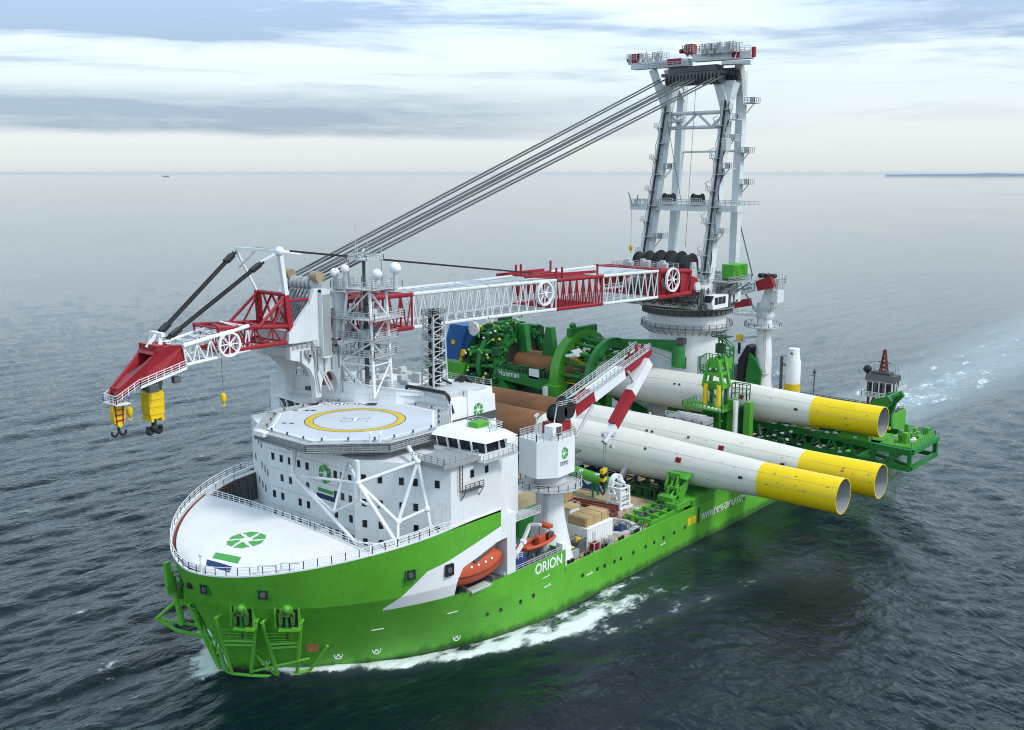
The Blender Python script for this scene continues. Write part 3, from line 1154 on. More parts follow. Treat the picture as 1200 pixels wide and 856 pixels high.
# emblem and bars on the front
emblem('front_emblem', (21.9, -3.8, 27.6), (0, -1, 0), (0, 0, 1), 1.5, acc)
for z, mt, h_ in ((24.6, 'logo_green', 0.55), (23.5, 'navy', 0.75)):
    m_ = MB()
    m_.box(21.9, 21.98, -6.0 if mt == 'navy' else -5.6, -1.6 if mt == 'navy' else -2.0, z, z + h_)
    m_.build('front_bar', mt, acc)
# hanging platform and ladder on the port wall
mb = MB()
mb.box(30.5, 34.5, -25.4, -24.4, 27.0, 27.12)
mb.rail([(30.5, -25.35, 27.1), (34.5, -25.35, 27.1)], 1.0, 1.0)
mb.bar((30.6, -24.4, 25.6), (30.6, -25.3, 27.0), 0.1)
mb.bar((34.4, -24.4, 25.6), (34.4, -25.3, 27.0), 0.1)
mb.ladder((30.3, -24.7, 27.0), (30.3, -24.7, 31.0), 0.6, 0.05, (1, 0, 0))
mb.build('side_platform', 'dark_grey', acc)
# flat box deck under the bridge wing
mb = MB()
mb.box(26.3, 33.6, -25.2, -18.5, 31.3, 31.9)
mb.rail([(33.5, -25.1, 31.9), (26.4, -25.1, 31.9), (26.4, -18.6, 31.9)], 1.0, 1.2)
mb.build('wing_terrace', 'grey', acc)

# bridge wings (port one is the visible one)
for sg in (-1, 1):
    wh = MB()
    y0, y1 = sg * 15.8, sg * 25.6
    # lower apron
    wh.prism([(33.6, 31.22), (39.9, 31.22), (39.9, 32.0), (33.6, 32.0)], 'y', min(y0, y1), max(y0, y1))
    # roof slab, sloped front edge
    e0 = [(33.0, y0, 33.75), (34.2, y1 + sg * 0.5, 33.75), (41.4, y1 + sg * 0.5, 33.75), (41.8, y0, 33.75)]
    e1 = [(34.6, y0, 34.7), (35.8, y1 - sg * 1.1, 34.7), (40.2, y1 - sg * 1.1, 34.7), (40.6, y0, 34.7)]
    wh.add(e0 + e1, [(0, 1, 2, 3), (7, 6, 5, 4)] + [(i, (i + 1) % 4, (i + 1) % 4 + 4, i + 4) for i in range(4)])
    # posts
    for (x, y) in ((34.2, y0 + sg * 0.4), (34.0, y0 + sg * 2.8), (34.0, y0 + sg * 5.2), (34.2, y0 + sg * 7.6), (35.0, y1 - sg * 0.2), (38.0, y1 - sg * 0.2), (39.6, y1 - sg * 0.2), (39.6, y0 + sg * 1.0)):
        wh.bar((x, y, 31.9), (x - 0.45, y + (sg * 0.2 if abs(y) > 24 else 0), 33.8), 0.24)
    wing = wh.build('bridge_wing', 'white', ship)
    gl = MB()
    ya, yb = y0 + sg * 0.5, y1 - sg * 0.45
    gl.add([(34.1, ya, 32.0), (35.0, yb, 32.0), (34.55, yb, 33.76), (33.65, ya, 33.76)], [(0, 1, 2, 3)])
    gl.add([(35.0, yb, 32.0), (39.6, yb, 32.0), (39.1, yb + sg * 0.2, 33.76), (34.55, yb + sg * 0.2, 33.76)], [(0, 1, 2, 3)])
    gl.add([(39.6, yb, 32.0), (39.6, ya, 32.0), (39.4, ya, 33.76), (39.1, yb + sg * 0.2, 33.76)], [(0, 1, 2, 3)])
    gl.build('window_band', 'glass', wing, smooth=False)
    fl_ = MB()
    fl_.box(33.0, 41.0, min(y1 - sg * 0.2, y1 + sg * 1.1), max(y1 - sg * 0.2, y1 + sg * 1.1), 31.1, 31.25)
    fl_.rail([(33.1, y1 + sg * 1.0, 31.25), (40.9, y1 + sg * 1.0, 31.25), (40.9, y0 + sg * 3, 31.25)], 1.0, 1.2)
    fl_.rail([(37.0, y1 - sg * 1.3, 34.7), (40.0, y1 - sg * 1.3, 34.7), (40.3, y0 + sg * 3, 34.7), (38.0, y0 + sg * 3, 34.7)], 1.05, 1.2)
    fl_.build('handrail', 'light_grey', wing)
wing_roof_items = MB()
wing_roof_items.bbox(37.4, 40.0, -21.5, -19.4, 34.72, 35.5, 0.1)
wing_roof_items.build('roof_locker', 'lime', ship)
mb = MB()
mb.ball((39.2, -23.0, 35.4), 0.5, 12)
mb.tube((39.2, -23.0, 34.7), (39.2, -23.0, 35.3), 0.2, 8)
mb.build('antenna_dome', 'white_clean', ship)
# upper house behind the helideck: parapet, roof deck, funnel casing
up = MB()
plan = [(34.0, 26.0), (35.6, 20.6), (39.5, 9.5), (43.2, 3.0), (46.4, 0.4), (47.6, -5.6), (58.4, -5.6), (60, -4), (60, 24.0), (52, 26.0)]
up.prism(plan, 'z', 31.1, 35.4)
upper = up.build('upper_house', 'white', ship, smooth=False)
pp = MB()
edge = [(34.0, 26.0, 38.2), (35.6, 20.6, 38.0), (39.5, 9.5, 37.3), (43.2, 3.0, 36.6), (46.6, -0.6, 36.0)]
for a, b in zip(edge[:-1], edge[1:]):
    pp.slab([(a[0], a[1], 35.35), (b[0], b[1], 35.35), b, a], 0.22)
    pp.bar(Vector(a), Vector(b), 0.35, 0.12)
pp.build('parapet', 'white', upper)
pp = MB()
pp.rail([(p[0] + 0.3, p[1] + 0.2, p[2]) for p in edge[:4]], 0.9, 1.5)
pp.rail([(60, -4, 35.4), (60, 24, 35.4), (52, 26, 35.4), (34, 26, 35.4)], 1.1, 2.0)
pp.build('handrail', 'light_grey', upper)
# clutter on the roof deck
pp = MB()
for i in range(26):
    x, y = rnd.uniform(44, 59), rnd.uniform(6, 24)
    w_, d_, h_ = rnd.uniform(.5, 2), rnd.uniform(.5, 2), rnd.uniform(.5, 1.9)
    pp.bbox(x, x + w_, y, y + d_, 35.4, 35.4 + h_, 0.06)
for i in range(10):
    x, y = rnd.uniform(40, 58), rnd.uniform(8, 24)
    pp.tube((x, y, 35.4), (x, y, 35.4 + rnd.uniform(1, 3)), 0.18, 8)
build_each(pp, 'roof_ventilator', 'light_grey', upper)
pp = MB()
pp.bbox(46.5, 55.0, -5.5, 3.4, 35.42, 36.3, 0.15)
pp.bbox(52.0, 58.0, -4.6, 3.0, 35.43, 35.9, 0.15)
build_each(pp, 'casing_roof', 'light_grey', upper)
for q_, r_ in (([(57.0, 1.0, 35.8), (58.0, 0.4, 36.8), (58.6, -0.6, 35.8)], .35), ([(57.0, 2.2, 35.8), (58.4, 1.8, 36.8), (59.0, 0.6, 35.8)], .35)):
    pp = MB()
    pp.path(q_, r_, 8)
    pp.build('black_pipe', 'black', upper)
pp = MB()
pp.path([(46.2, 3.6, 35.8), (46.2, 3.4, 36.6), (46.6, -5.3, 36.6), (47.0, -5.9, 36.0), (47.6, -6.4, 33.0)], 0.28, 8)
pp.build('black_pipe', 'black', upper)
pp = MB()
pp.prism([(51.0, 31.2), (58.6, 26.0), (57.9, 34.8), (51.0, 36.4)], 'y', -6.6, -5.65)
pp.box(47.0, 50.98, -6.4, -5.65, 31.2, 35.2)
pp.build('funnel_casing', 'white_clean', upper, smooth=False)
pp = MB()
pp.box(47.2, 58.4, -6.72, -6.62, 30.4, 31.8)
pp.build('louvre', 'dark_grey', upper)
emblem('funnel_emblem', (53.6, -6.66, 32.6), (1, 0, 0), (0, 0, 1), 1.2, upper, 'logo_green')

# ------------------------------------------------------------------ helideck
HC = Vector((31.0, -0.6, 34.0))


def octo(r, z, c=HC):
    return [(c.x + r * math.cos(PI / 8 + k * PI / 4), c.y + r * math.sin(PI / 8 + k * PI / 4), z) for k in range(8)]


hd = MB()
o1, o2 = octo(14.2, 34.0), octo(14.2, 33.55)
hd.add(o1 + o2, [tuple(range(8)), tuple(range(15, 7, -1))] + [(i, i + 8, (i + 1) % 8 + 8, (i + 1) % 8) for i in range(8)])
deck = hd.build('helideck', 'heli_grey', ship, smooth=False)
mb = MB()


def ring(m_, c, r0, r1, z, n=96):
    vs, fs = [], []
    for i in range(n):
        a = 2 * PI * i / n
        for r_ in (r0, r1):
            vs.append((c.x + r_ * math.cos(a), c.y + r_ * math.sin(a), z))
    for i in range(n):
        j = (i + 1) % n
        fs.append((2 * i, 2 * i + 1, 2 * j + 1, 2 * j))
    m_.add(vs, fs)


ring(mb, HC, 6.85, 7.95, 34.012)
mb.build('landing_circle', 'heli_yellow', deck)
mb = MB()
ring(mb, HC, 6.62, 6.78, 34.006)
ring(mb, HC, 7.97, 8.13, 34.006)
mb.build('circle_outline', 'dark_grey', deck)
# white perimeter line
mb = MB()
a_, b_ = octo(13.7, 34.008), octo(13.35, 34.008)
mb.add(a_ + b_, [(i, (i + 1) % 8, (i + 1) % 8 + 8, i + 8) for i in range(8)])
mb.build('perimeter_line', 'white_clean', deck)
# letter H (white with a dark outline), its bars run along the screen-wide diagonal
hu = Vector((0.62, -0.785, 0))
hv = Vector((0.785, 0.62, 0))


def flat(m_, c, u, v, z):
    p = HC + hu * c[0] + hv * c[1]
    q = [p + hu * (sx * u / 2) + hv * (sy * v / 2) for sx, sy in ((-1, -1), (1, -1), (1, 1), (-1, 1))]
    m_.add([(k.x, k.y, z) for k in q], [(0, 1, 2, 3)])


mb = MB()
for sy in (-1, 1):
    flat(mb, (0, sy * 1.1), 4.0, 0.55, 34.02)
flat(mb, (0, 0), 0.7, 1.7, 34.02)
mb.build('letter_h', 'white_clean', deck, smooth=False)
mb = MB()
for sy in (-1, 1):
    for sx in (-1, 1):
        flat(mb, (sx * 2.1, sy * 1.1), 0.14, 0.8, 34.012)
        flat(mb, (sx * 1.2, sy * 0.75), 1.7, 0.10, 34.012)
        flat(mb, (sx * 0.42, sy * 0.25), 0.12, 1.0, 34.016)
    flat(mb, (0, sy * 1.42), 4.3, 0.10, 34.012)
mb.build('letter_outline', 'dark_grey', deck, smooth=False)
# name on its dark patches
ru = Vector((0.60, -0.80, 0))
rv = Vector((0.80, 0.60, 0))
rot = Matrix((ru, rv, Vector((0, 0, 1)))).transposed()
nm0 = HC + Vector((5.6, 9.8, 0))


def patch_at(m_, u0, u1, v0, v1, z):
    q = [nm0 + ru * u_ + rv * v_ for u_, v_ in ((u0, v0), (u1, v0), (u1, v1), (u0, v1))]
    m_.add([(k.x, k.y, z) for k in q], [(0, 1, 2, 3)])


mb = MB()
patch_at(mb, -4.3, 4.1, -0.15, 1.75, 34.010)
mb.build('name_patch', 'white_clean', deck, smooth=False)
mb = MB()
patch_at(mb, -5.9, -4.3, -0.15, 1.75, 34.014)
patch_at(mb, 4.1, 5.7, -0.15, 1.75, 34.014)
mb.build('name_end_block', 'black', deck, smooth=False)
text('deck_name', 'ORION', 2.1, nm0 + ru * -3.7 + Vector((0, 0, 0.02)), rot, 'black', deck, 0.004, 1.15)
mb = MB()
nm0 = HC + Vector((-1.5, 11.2, 0))
for u_ in (-2.0, 0.0, 1.0):
    patch_at(mb, u_, u_ + 0.8, 0, 0.7, 34.012)
nm0 = HC + Vector((-8.8, 6.0, 0))
for u_ in (-1.0, 0.2):
    patch_at(mb, u_, u_ + 0.7, 0, 0.6, 34.012)
mb.build('deck_marking', 'black', deck, smooth=False)
# sloped safety net with ribs, kerb and girders below
mb = MB()
a_, b_ = octo(14.3, 33.75), octo(16.3, 34.05)
c_ = octo(14.3, 33.6)
d_ = octo(16.3, 33.9)
for i in range(8):
    j = (i + 1) % 8
    for lo in range(15):
        p = Vector(a_[i]).lerp(Vector(a_[j]), lo / 14)
        q = Vector(b_[i]).lerp(Vector(b_[j]), lo / 14)
        mb.bar(p, q, 0.14, 0.2)
    for k in range(9):
        f = k / 8
        mb.bar(Vector(a_[i]).lerp(Vector(b_[i]), f), Vector(a_[j]).lerp(Vector(b_[j]), f), 0.08 if k < 8 else 0.16)
mb.build('safety_net', 'light_grey', deck)
mb = MB()
for r_, z in ((14.25, 33.5), (15.6, 32.6), (15.8, 33.2)):
    q = octo(r_, z)
    for i in range(8):
        mb.bar(q[i], q[(i + 1) % 8], 0.25, 0.45)
# walkway gallery below the net
a_, b_ = octo(14.3, 32.7), octo(16.2, 32.7)
for i in range(8):
    j = (i + 1) % 8
    mb.slab([a_[i], a_[j], b_[j], b_[i]], 0.12)
mb.rail(octo(16.1, 32.7), 1.0, 1.3, 0.05, closed=True)
mb.build('gallery', 'grey', deck)
mb = MB()
for k in range(-6, 7):
    w_ = math.sqrt(max(0, 13.6 ** 2 - (k * 2.1) ** 2))
    mb.bar((HC.x + k * 2.1, HC.y - w_, 33.0), (HC.x + k * 2.1, HC.y + w_, 33.0), 0.3, 1.0)
for k in (-8, 0, 8):
    w_ = math.sqrt(13.6 ** 2 - k ** 2)
    mb.bar((HC.x - w_, HC.y + k, 32.2), (HC.x + w_, HC.y + k, 32.2), 0.5, 0.9)
build_each(mb, 'girder', 'light_grey', deck)
# perimeter lamps and foam monitors
mb = MB()
for i, p in enumerate(octo(14.5, 34.1)):
    q = octo(14.5, 34.1)[(i + 1) % 8]
    for f in (0.15, 0.5, 0.85):
        c_ = Vector(p).lerp(Vector(q), f)
        mb.tube(c_, c_ + Vector((0, 0, 0.45)), 0.16, 8)
build_each(mb, 'deck_light', 'dark_grey', deck)
mb = MB()
for f in (0.1, 0.22):
    c_ = Vector(octo(15.4, 33.9)[5]).lerp(Vector(octo(15.4, 33.9)[4]), f)
    mb.path([c_, c_ + Vector((0, 0, 1.2)), c_ + Vector((0.6, 0.4, 1.5))], 0.16, 8)
mb.bbox(HC.x - 15.6, HC.x - 14.6, HC.y + 3.0, HC.y + 5.6, 33.6, 34.4, 0.1)
mb.build('foam_monitor', 'white_clean', deck)
# tubular support truss at the front and port side
tr = MB()
A0, A1, A2 = (18.5, -0.4, 32.6), (18.5, -0.4, 27.6), (17.6, -16.2, 20.4)
C0, C1 = (18.6, -15.4, 32.6), (18.6, -15.4, 29.3)
CF = (20.4, -21.6, 20.9)
Rt, R1, R2, R3 = (27.9, -16.2, 32.8), (25.6, -20.5, 31.9), (22.0, -20.0, 23.6), (25.9, -22.0, 25.0)
RF = (26.4, -22.2, 21.6)
K, K2 = (19.4, -14.6, 26.4), (19.0, -9.2, 23.4)
B0, B1, B2 = (20.6, 11.4, 32.6), (20.6, 11.4, 27.6), (17.8, 17.2, 20.6)
for a, b, r_ in ((A0, A1, .38), (A1, A2, .34), (C0, C1, .42), (C1, CF, .38), (A1, C1, .26), (Rt, R1, .42), (R1, C1, .34), (R1, R2, .34), (R1, R3, .34), (R3, RF, .36),
                 (R2, R3, .30), (R2, CF, .26), (C1, R2, .34), (K, C1, .26), (K, K2, .26), (K, R2, .24), (K2, (22, -9, 31), .22), (K2, A1, .22), (C1, (22.0, -9.4, 30.4), .26), (R2, K, .20),
                 (A1, (22, 3, 30.8), .22), (C0, (22.2, -6.0, 26.0), .16), (R1, (25.0, -17.4, 30.6), .22), (CF, (17.2, -16.0, 20.9), .16)):
    tr.tube(a, b, r_ * 0.82, 10)
for p in (R1, C1, R2, R3, A1):
    tr.ball(p, 0.5, 10)
tr.build('support_truss', 'white', deck)

# ------------------------------------------------------------------ hull fittings
mb = MB()
for i, s_ in enumerate((37.2, 39.8, 44.0, 47.2, 60.5, 64.8, 67.0, 70, 72, 76, 80, 83, 86.2, 90, 94, 99, 106, 112, 118)):
    z_ = 5.45 - 0.03 * (s_ - 37) if s_ > 58 else 5.4
    t_ = half_breadth(s_, z_)
    p = MB()
    p.lathe([(0.38, 0), (0.38, 0.06)], (s_, -t_ + 0.02, max(z_, 4.4)), (0, -1, 0), 12)
    p.build('porthole', 'black', hull)


def hb_up(s, z):
    if z > 13:
        z = 13 + 9 * (z - 13) / (ztop(s) - 13)
    return half_breadth(s, z)


def hull_normal(s, z):
    e = 0.2
    t1, t2 = hb_up(s - e, z), hb_up(s + e, z)
    return Vector((-(t2 - t1) / (2 * e), -1, 0)).normalized()


def recess(name, s, z, w, h, mat='black', frame='green', sg=-1):
    """framed opening on the port bow plating"""
    t_ = hb_up(s, z)
    nv = hull_normal(s, z)
    if sg > 0:
        nv.y = -nv.y
    c_ = Vector((s, sg * t_, z))
    m_ = MB()
    m_.bar(c_ - nv * 0.4, c_ + nv * 0.22, w, h)
    o_ = m_.build(name, mat, bow)
    f_ = MB()
    side = Vector((-nv.y, nv.x, 0))
    for k in (-1, 1):
        f_.bar(c_ + side * (k * w / 2) - Vector((0, 0, h / 2)) + nv * 0.15, c_ + side * (k * w / 2) + Vector((0, 0, h / 2)) + nv * 0.15, 0.14, 0.3, nv)
        f_.bar(c_ - side * (w / 2) + Vector((0, 0, k * h / 2)) + nv * 0.15, c_ + side * (w / 2) + Vector((0, 0, k * h / 2)) + nv * 0.15, 0.3, 0.14)
    f_.build('frame', frame, o_)
    r_ = MB()
    r_.lathe([(0.42, 0), (0.42, 0.12)], c_ + nv * 0.22, nv, 14)
    r_.build('fairlead_bore', 'dark_grey', o_)
    return c_, nv


recess('fairlead', 21.6, 16.4, 1.5, 1.6, 'black', 'rig_green')
recess('fairlead', 28.0, 15.6, 1.4, 1.7, 'black', 'black')
for s_, z_, sg in ((4.9, 15.5, -1), (0.95, 15.3, -1), (2.4, 14.0, 1)):
    recess('fairlead', s_, z_, 1.5, 1.5, 'black', 'rig_green', sg)
m_ = MB()
m_.lathe([(0.5, -0.3), (0.5, 0.25)], (0.55, 0.7, 15.0), (-1, 0, 0), 14)
m_.build('hawse_hole', 'black', bow)
for s_, z_, sg in ((4.0, 11.9, -1), (7.8, 12.0, -1), (4.0, 11.9, 1), (7.8, 12.0, 1)):
    nv = hull_normal(s_, z_)
    if sg > 0:
        nv.y = -nv.y
    c_ = Vector((s_, sg * hb_up(s_, z_), z_))
    side = Vector((-nv.y, nv.x, 0))
    m_ = MB()
    m_.bar(c_ - nv * 1.0, c_ + nv * 0.45, 3.1, 3.3)
    po = m_.build('anchor_pocket', 'black', ship)
    m_ = MB()
    for k in (-1, 1):
        m_.bar(c_ + side * (k * 1.65) - Vector((0, 0, 1.8)), c_ + side * (k * 1.65) + Vector((0, 0, 1.6)), 0.3, 1.2, nv)
    m_.bar(c_ - side * 1.7 + Vector((0, 0, 1.75)), c_ + side * 1.7 + Vector((0, 0, 1.75)), 1.3, 0.3)
    m_.bar(c_ - side * 1.2 - Vector((0, 0, 1.95)) + nv * 0.4, c_ + side * 1.9 - Vector((0, 0, 1.95)) + nv * 0.4, 1.6, 0.3)
    m_.build('pocket_frame', 'green', po)
    # anchor stowed in the pocket
    where = {(-1, 4.0): 'nearest the stem on the port bow', (-1, 7.8): 'second back from the stem on the port bow', (1, 4.0): 'nearest the stem on the far starboard bow', (1, 7.8): 'hung outside the far starboard bow plating'}[(sg, s_)]
    a_ = thing('anchor', 'green anchor stowed in its dark pocket, ' + where, 'anchor', c_ + nv * 0.6, 'anchors hung at the bow')
    o_ = c_ + nv * 0.75
    m_ = MB()
    m_.bar(o_ + Vector((0, 0, 1.2)), o_ - Vector((0, 0, 2.5)), 0.45, 0.5, nv, 0.35, 0.35)
    m_.build('shank', 'rig_green', a_)
    m_ = MB()
    m_.bar(o_ - side * 0.9 + Vector((0, 0, 0.7)), o_ + side * 0.9 + Vector((0, 0, 0.7)), 1.0, 1.2)
    m_.ball(o_ + Vector((0, 0, 1.0)), 0.75, 12)
    m_.build('crown', 'green', a_)
    for k in (-1, 1):
        m_ = MB()
        m_.prism([(-0.35, 0), (0.35, 0), (0.25, -1.6), (0, -2.0), (-0.2, -1.6)], 'y', -0.2, 0.2)
        rot_ = basis(side, nv)
        R3_ = Matrix((side, nv, Vector((0, 0, 1)))).transposed()
        m_.V = [tuple(R3_ @ Vector(v) + o_ + side * (k * 0.85) + nv * 0.3 + Vector((0, 0, 0.6))) for v in m_.V]
        m_.build('fluke', 'green', a_)
    m_ = MB()
    m_.path([o_ - Vector((0, 0, 2.5)), o_ - Vector((0, 0, 3.4)) + nv * 0.1], 0.14, 6)
    m_.build('shackle', 'black', a_)

# tubular anchor racks standing off the bow
for sg in (-1, 1):
    def g(s_, t_, z_, o=0.9):
        return (s_ - o, -sg * t_ if sg > 0 else t_, z_)
    m_ = MB()
    pA = (g(2.7, -3.5, 10.9), g(6.0, -1.8, 0.5), g(5.8, -8.9, 11.0), g(7.4, -4.6, 1.2))
    pB = (g(6.3, -9.5, 10.8), g(10.4, -7.0, 0.1), g(10.0, -13.5, 10.7), g(12.3, -9.0, 0.7))
    for q in (pA, pB):
        q = [Vector(v) for v in q]
        m_.tube(q[0], q[1], 0.28, 8)
        m_.tube(q[2], q[3], 0.28, 8)
        for f in (0.40, 0.47):
            m_.tube(q[0].lerp(q[1], f), q[2].lerp(q[3], f), 0.22, 8)
        for f in (0.2, 0.26, 0.32, 0.36):
            m_.tube(q[0].lerp(q[1], f), q[2].lerp(q[3], f), 0.06, 5)
        for f in (0.25, 0.5, 0.75):
            a = q[0].lerp(q[1], 0.2).lerp(q[2].lerp(q[3], 0.2), f)
            b = q[0].lerp(q[1], 0.42).lerp(q[2].lerp(q[3], 0.42), f)
            m_.tube(a, b, 0.06, 5)
        m_.tube(q[0], q[0] + Vector((1.8, -sg * 0.0, 0.3)), 0.22, 8)
        m_.tube(q[2], q[2] + Vector((1.8, 0.8 * (1 if sg < 0 else -1), 0.3)), 0.22, 8)
    low_ = [g(4.4, -0.9, 5.0), g(5.8, -1.0, 0.4), g(7.4, -4.6, 0.6), g(10.4, -7.0, 0.1), g(13.6, -10.3, 0.9), g(14.6, -13.4, 5.4)]
    m_.path(low_, 0.25, 8)
    m_.tube(g(7.4, -4.6, 1.2), g(12.6, -11.6, 3.6), 0.2, 8)
    m_.tube(g(7.6, -5.4, 4.2), g(10.2, -7.0, 0.2), 0.2, 8)
    if sg > 0:
        m_.path([g(8, -10.5, 13.0), g(6.5, -12.5, 8.0), g(4.2, -15.5, 4.6), g(6.2, -13.2, 2.6), g(10.4, -9.0, 0.9)], 0.3, 8)
        m_.tube(g(4.2, -15.5, 4.6), g(11.0, -10.0, 2.2), 0.24, 8)
        m_.tube(g(5.6, -12.6, 12.0), g(6.4, -11.8, 4.0), 0.5, 8)
        m_.bar(g(3.9, -10.9, 15.2), g(4.1, -10.9, 11.4), .7, .9)
        m_.bar(g(4.4, -11.4, 13.4), g(4.6, -11.4, 9.8), .5, 1.3)
    m_.build('anchor_rack', 'bright_lime', ship)
# rusty patch doors and draught marks
for s_, z_, w_, h_, mt in ((12.4, 5.4, 1.8, 1.8, 'rust_steel'),):
    nv = hull_normal(s_, z_)
    c_ = Vector((s_, -half_breadth(s_, z_), z_))
    m_ = MB()
    m_.bar(c_ - nv * 0.3, c_ + nv * 0.12, w_, h_)
    m_.build('scuffed_patch', mt, hull)
for s_, z_ in ((8.4, 2.4), (16.1, 2.9), (20.9, 2.9), (32.8, 2.3)):
    nv = hull_normal(s_, z_)
    c_ = Vector((s_, -half_breadth(s_, z_), z_)) + nv * 0.02
    side = Vector((-nv.y, nv.x, 0))
    m_ = MB()
    rr = 0.62
    for i in range(16):
        a, b = 2 * PI * i / 16, 2 * PI * (i + 1) / 16
        m_.bar(c_ + side * rr * math.cos(a) + Vector((0, 0, rr * math.sin(a))), c_ + side * rr * math.cos(b) + Vector((0, 0, rr * math.sin(b))), 0.13, 0.1)
    for k in (0.7, 2.3):
        m_.bar(c_ + side * rr * math.cos(k) + Vector((0, 0, rr * math.sin(k))), c_ - side * rr * math.cos(k) - Vector((0, 0, rr * math.sin(k))), 0.13, 0.1)
    m_.build('thruster_mark', 'white_clean', hull)
for s_, z_ in ((19.6, 7.2), (30.4, 7.6), (50.5, 7.6), (50.8, 5.9), (62.5, 4.4), (86, 3.2)):
    nv = hull_normal(s_, z_)
    c_ = Vector((s_, -half_breadth(s_, z_), z_)) + nv * 0.02
    m_ = MB()
    side = Vector((-nv.y, nv.x, 0))
    m_.bar(c_ - side * 0.9, c_ + side * 0.9, 0.10, 0.12)
    m_.bar(c_ + side * 0.5, c_ + side * 0.5 + Vector((0, 0, 0.4)), 0.1, 0.1, nv)
    m_.build('draught_mark', 'white_clean', hull)
# name and web address on the port side
rotp = Matrix(((1, 0, 0), (0, 0, -1), (0, 1, 0)))
text('ship_name', 'ORION', 2.45, (47.6, -24.52, 8.75), rotp, 'white_clean', hull, 0.01, 0.90, 0.045)
text('web_address', 'WWW.DEME-GROUP.COM', 1.95, (100.2, -24.53, 4.25), rotp, 'white_clean', hull, 0.01, 0.76, 0.012)
m_ = MB()
m_.box(94.9, 96.2, -24.56, -24.4, 4.4, 5.9)
m_.box(96.7, 98.0, -24.56, -24.4, 4.35, 5.9)
build_each(m_, 'side_door', 'hook_yellow', hull)
m_ = MB()
m_.box(98.7, 99.3, -24.56, -24.4, 4.4, 7.2)
m_.build('fender_slot', 'black', hull)

# ------------------------------------------------------------------ boat deck
mb = MB()
# dark interior of the lifeboat recess
mb.box(28.7, 41.0, -19.75, -19.62, 10.4, 17.0)
mb.build('recess_lining', 'grey', ship)
mb = MB()
mb.rail([(42.0, -24.2, 10.4), (55.2, -24.2, 10.4)], 1.1, 1.4)
mb.rail([(42.0, -24.0, 12.4), (45.0, -24.0, 12.4)], 1.0, 1.0)
mb.build('handrail', 'light_grey', ship)
mb = MB()
mb.bbox(32.6, 37.0, -24.6, -23.0, 10.42, 10.8, 0.05)
mb.build('embarkation_platform', 'light_grey', ship)
mb = MB()
mb.slab([(33.3, -24.7, 15.3), (38.2, -24.7, 17.0), (38.2, -24.3, 17.1), (33.3, -24.3, 15.4)], 0.15)
mb.build('recess_canopy', 'dark_grey', ship)


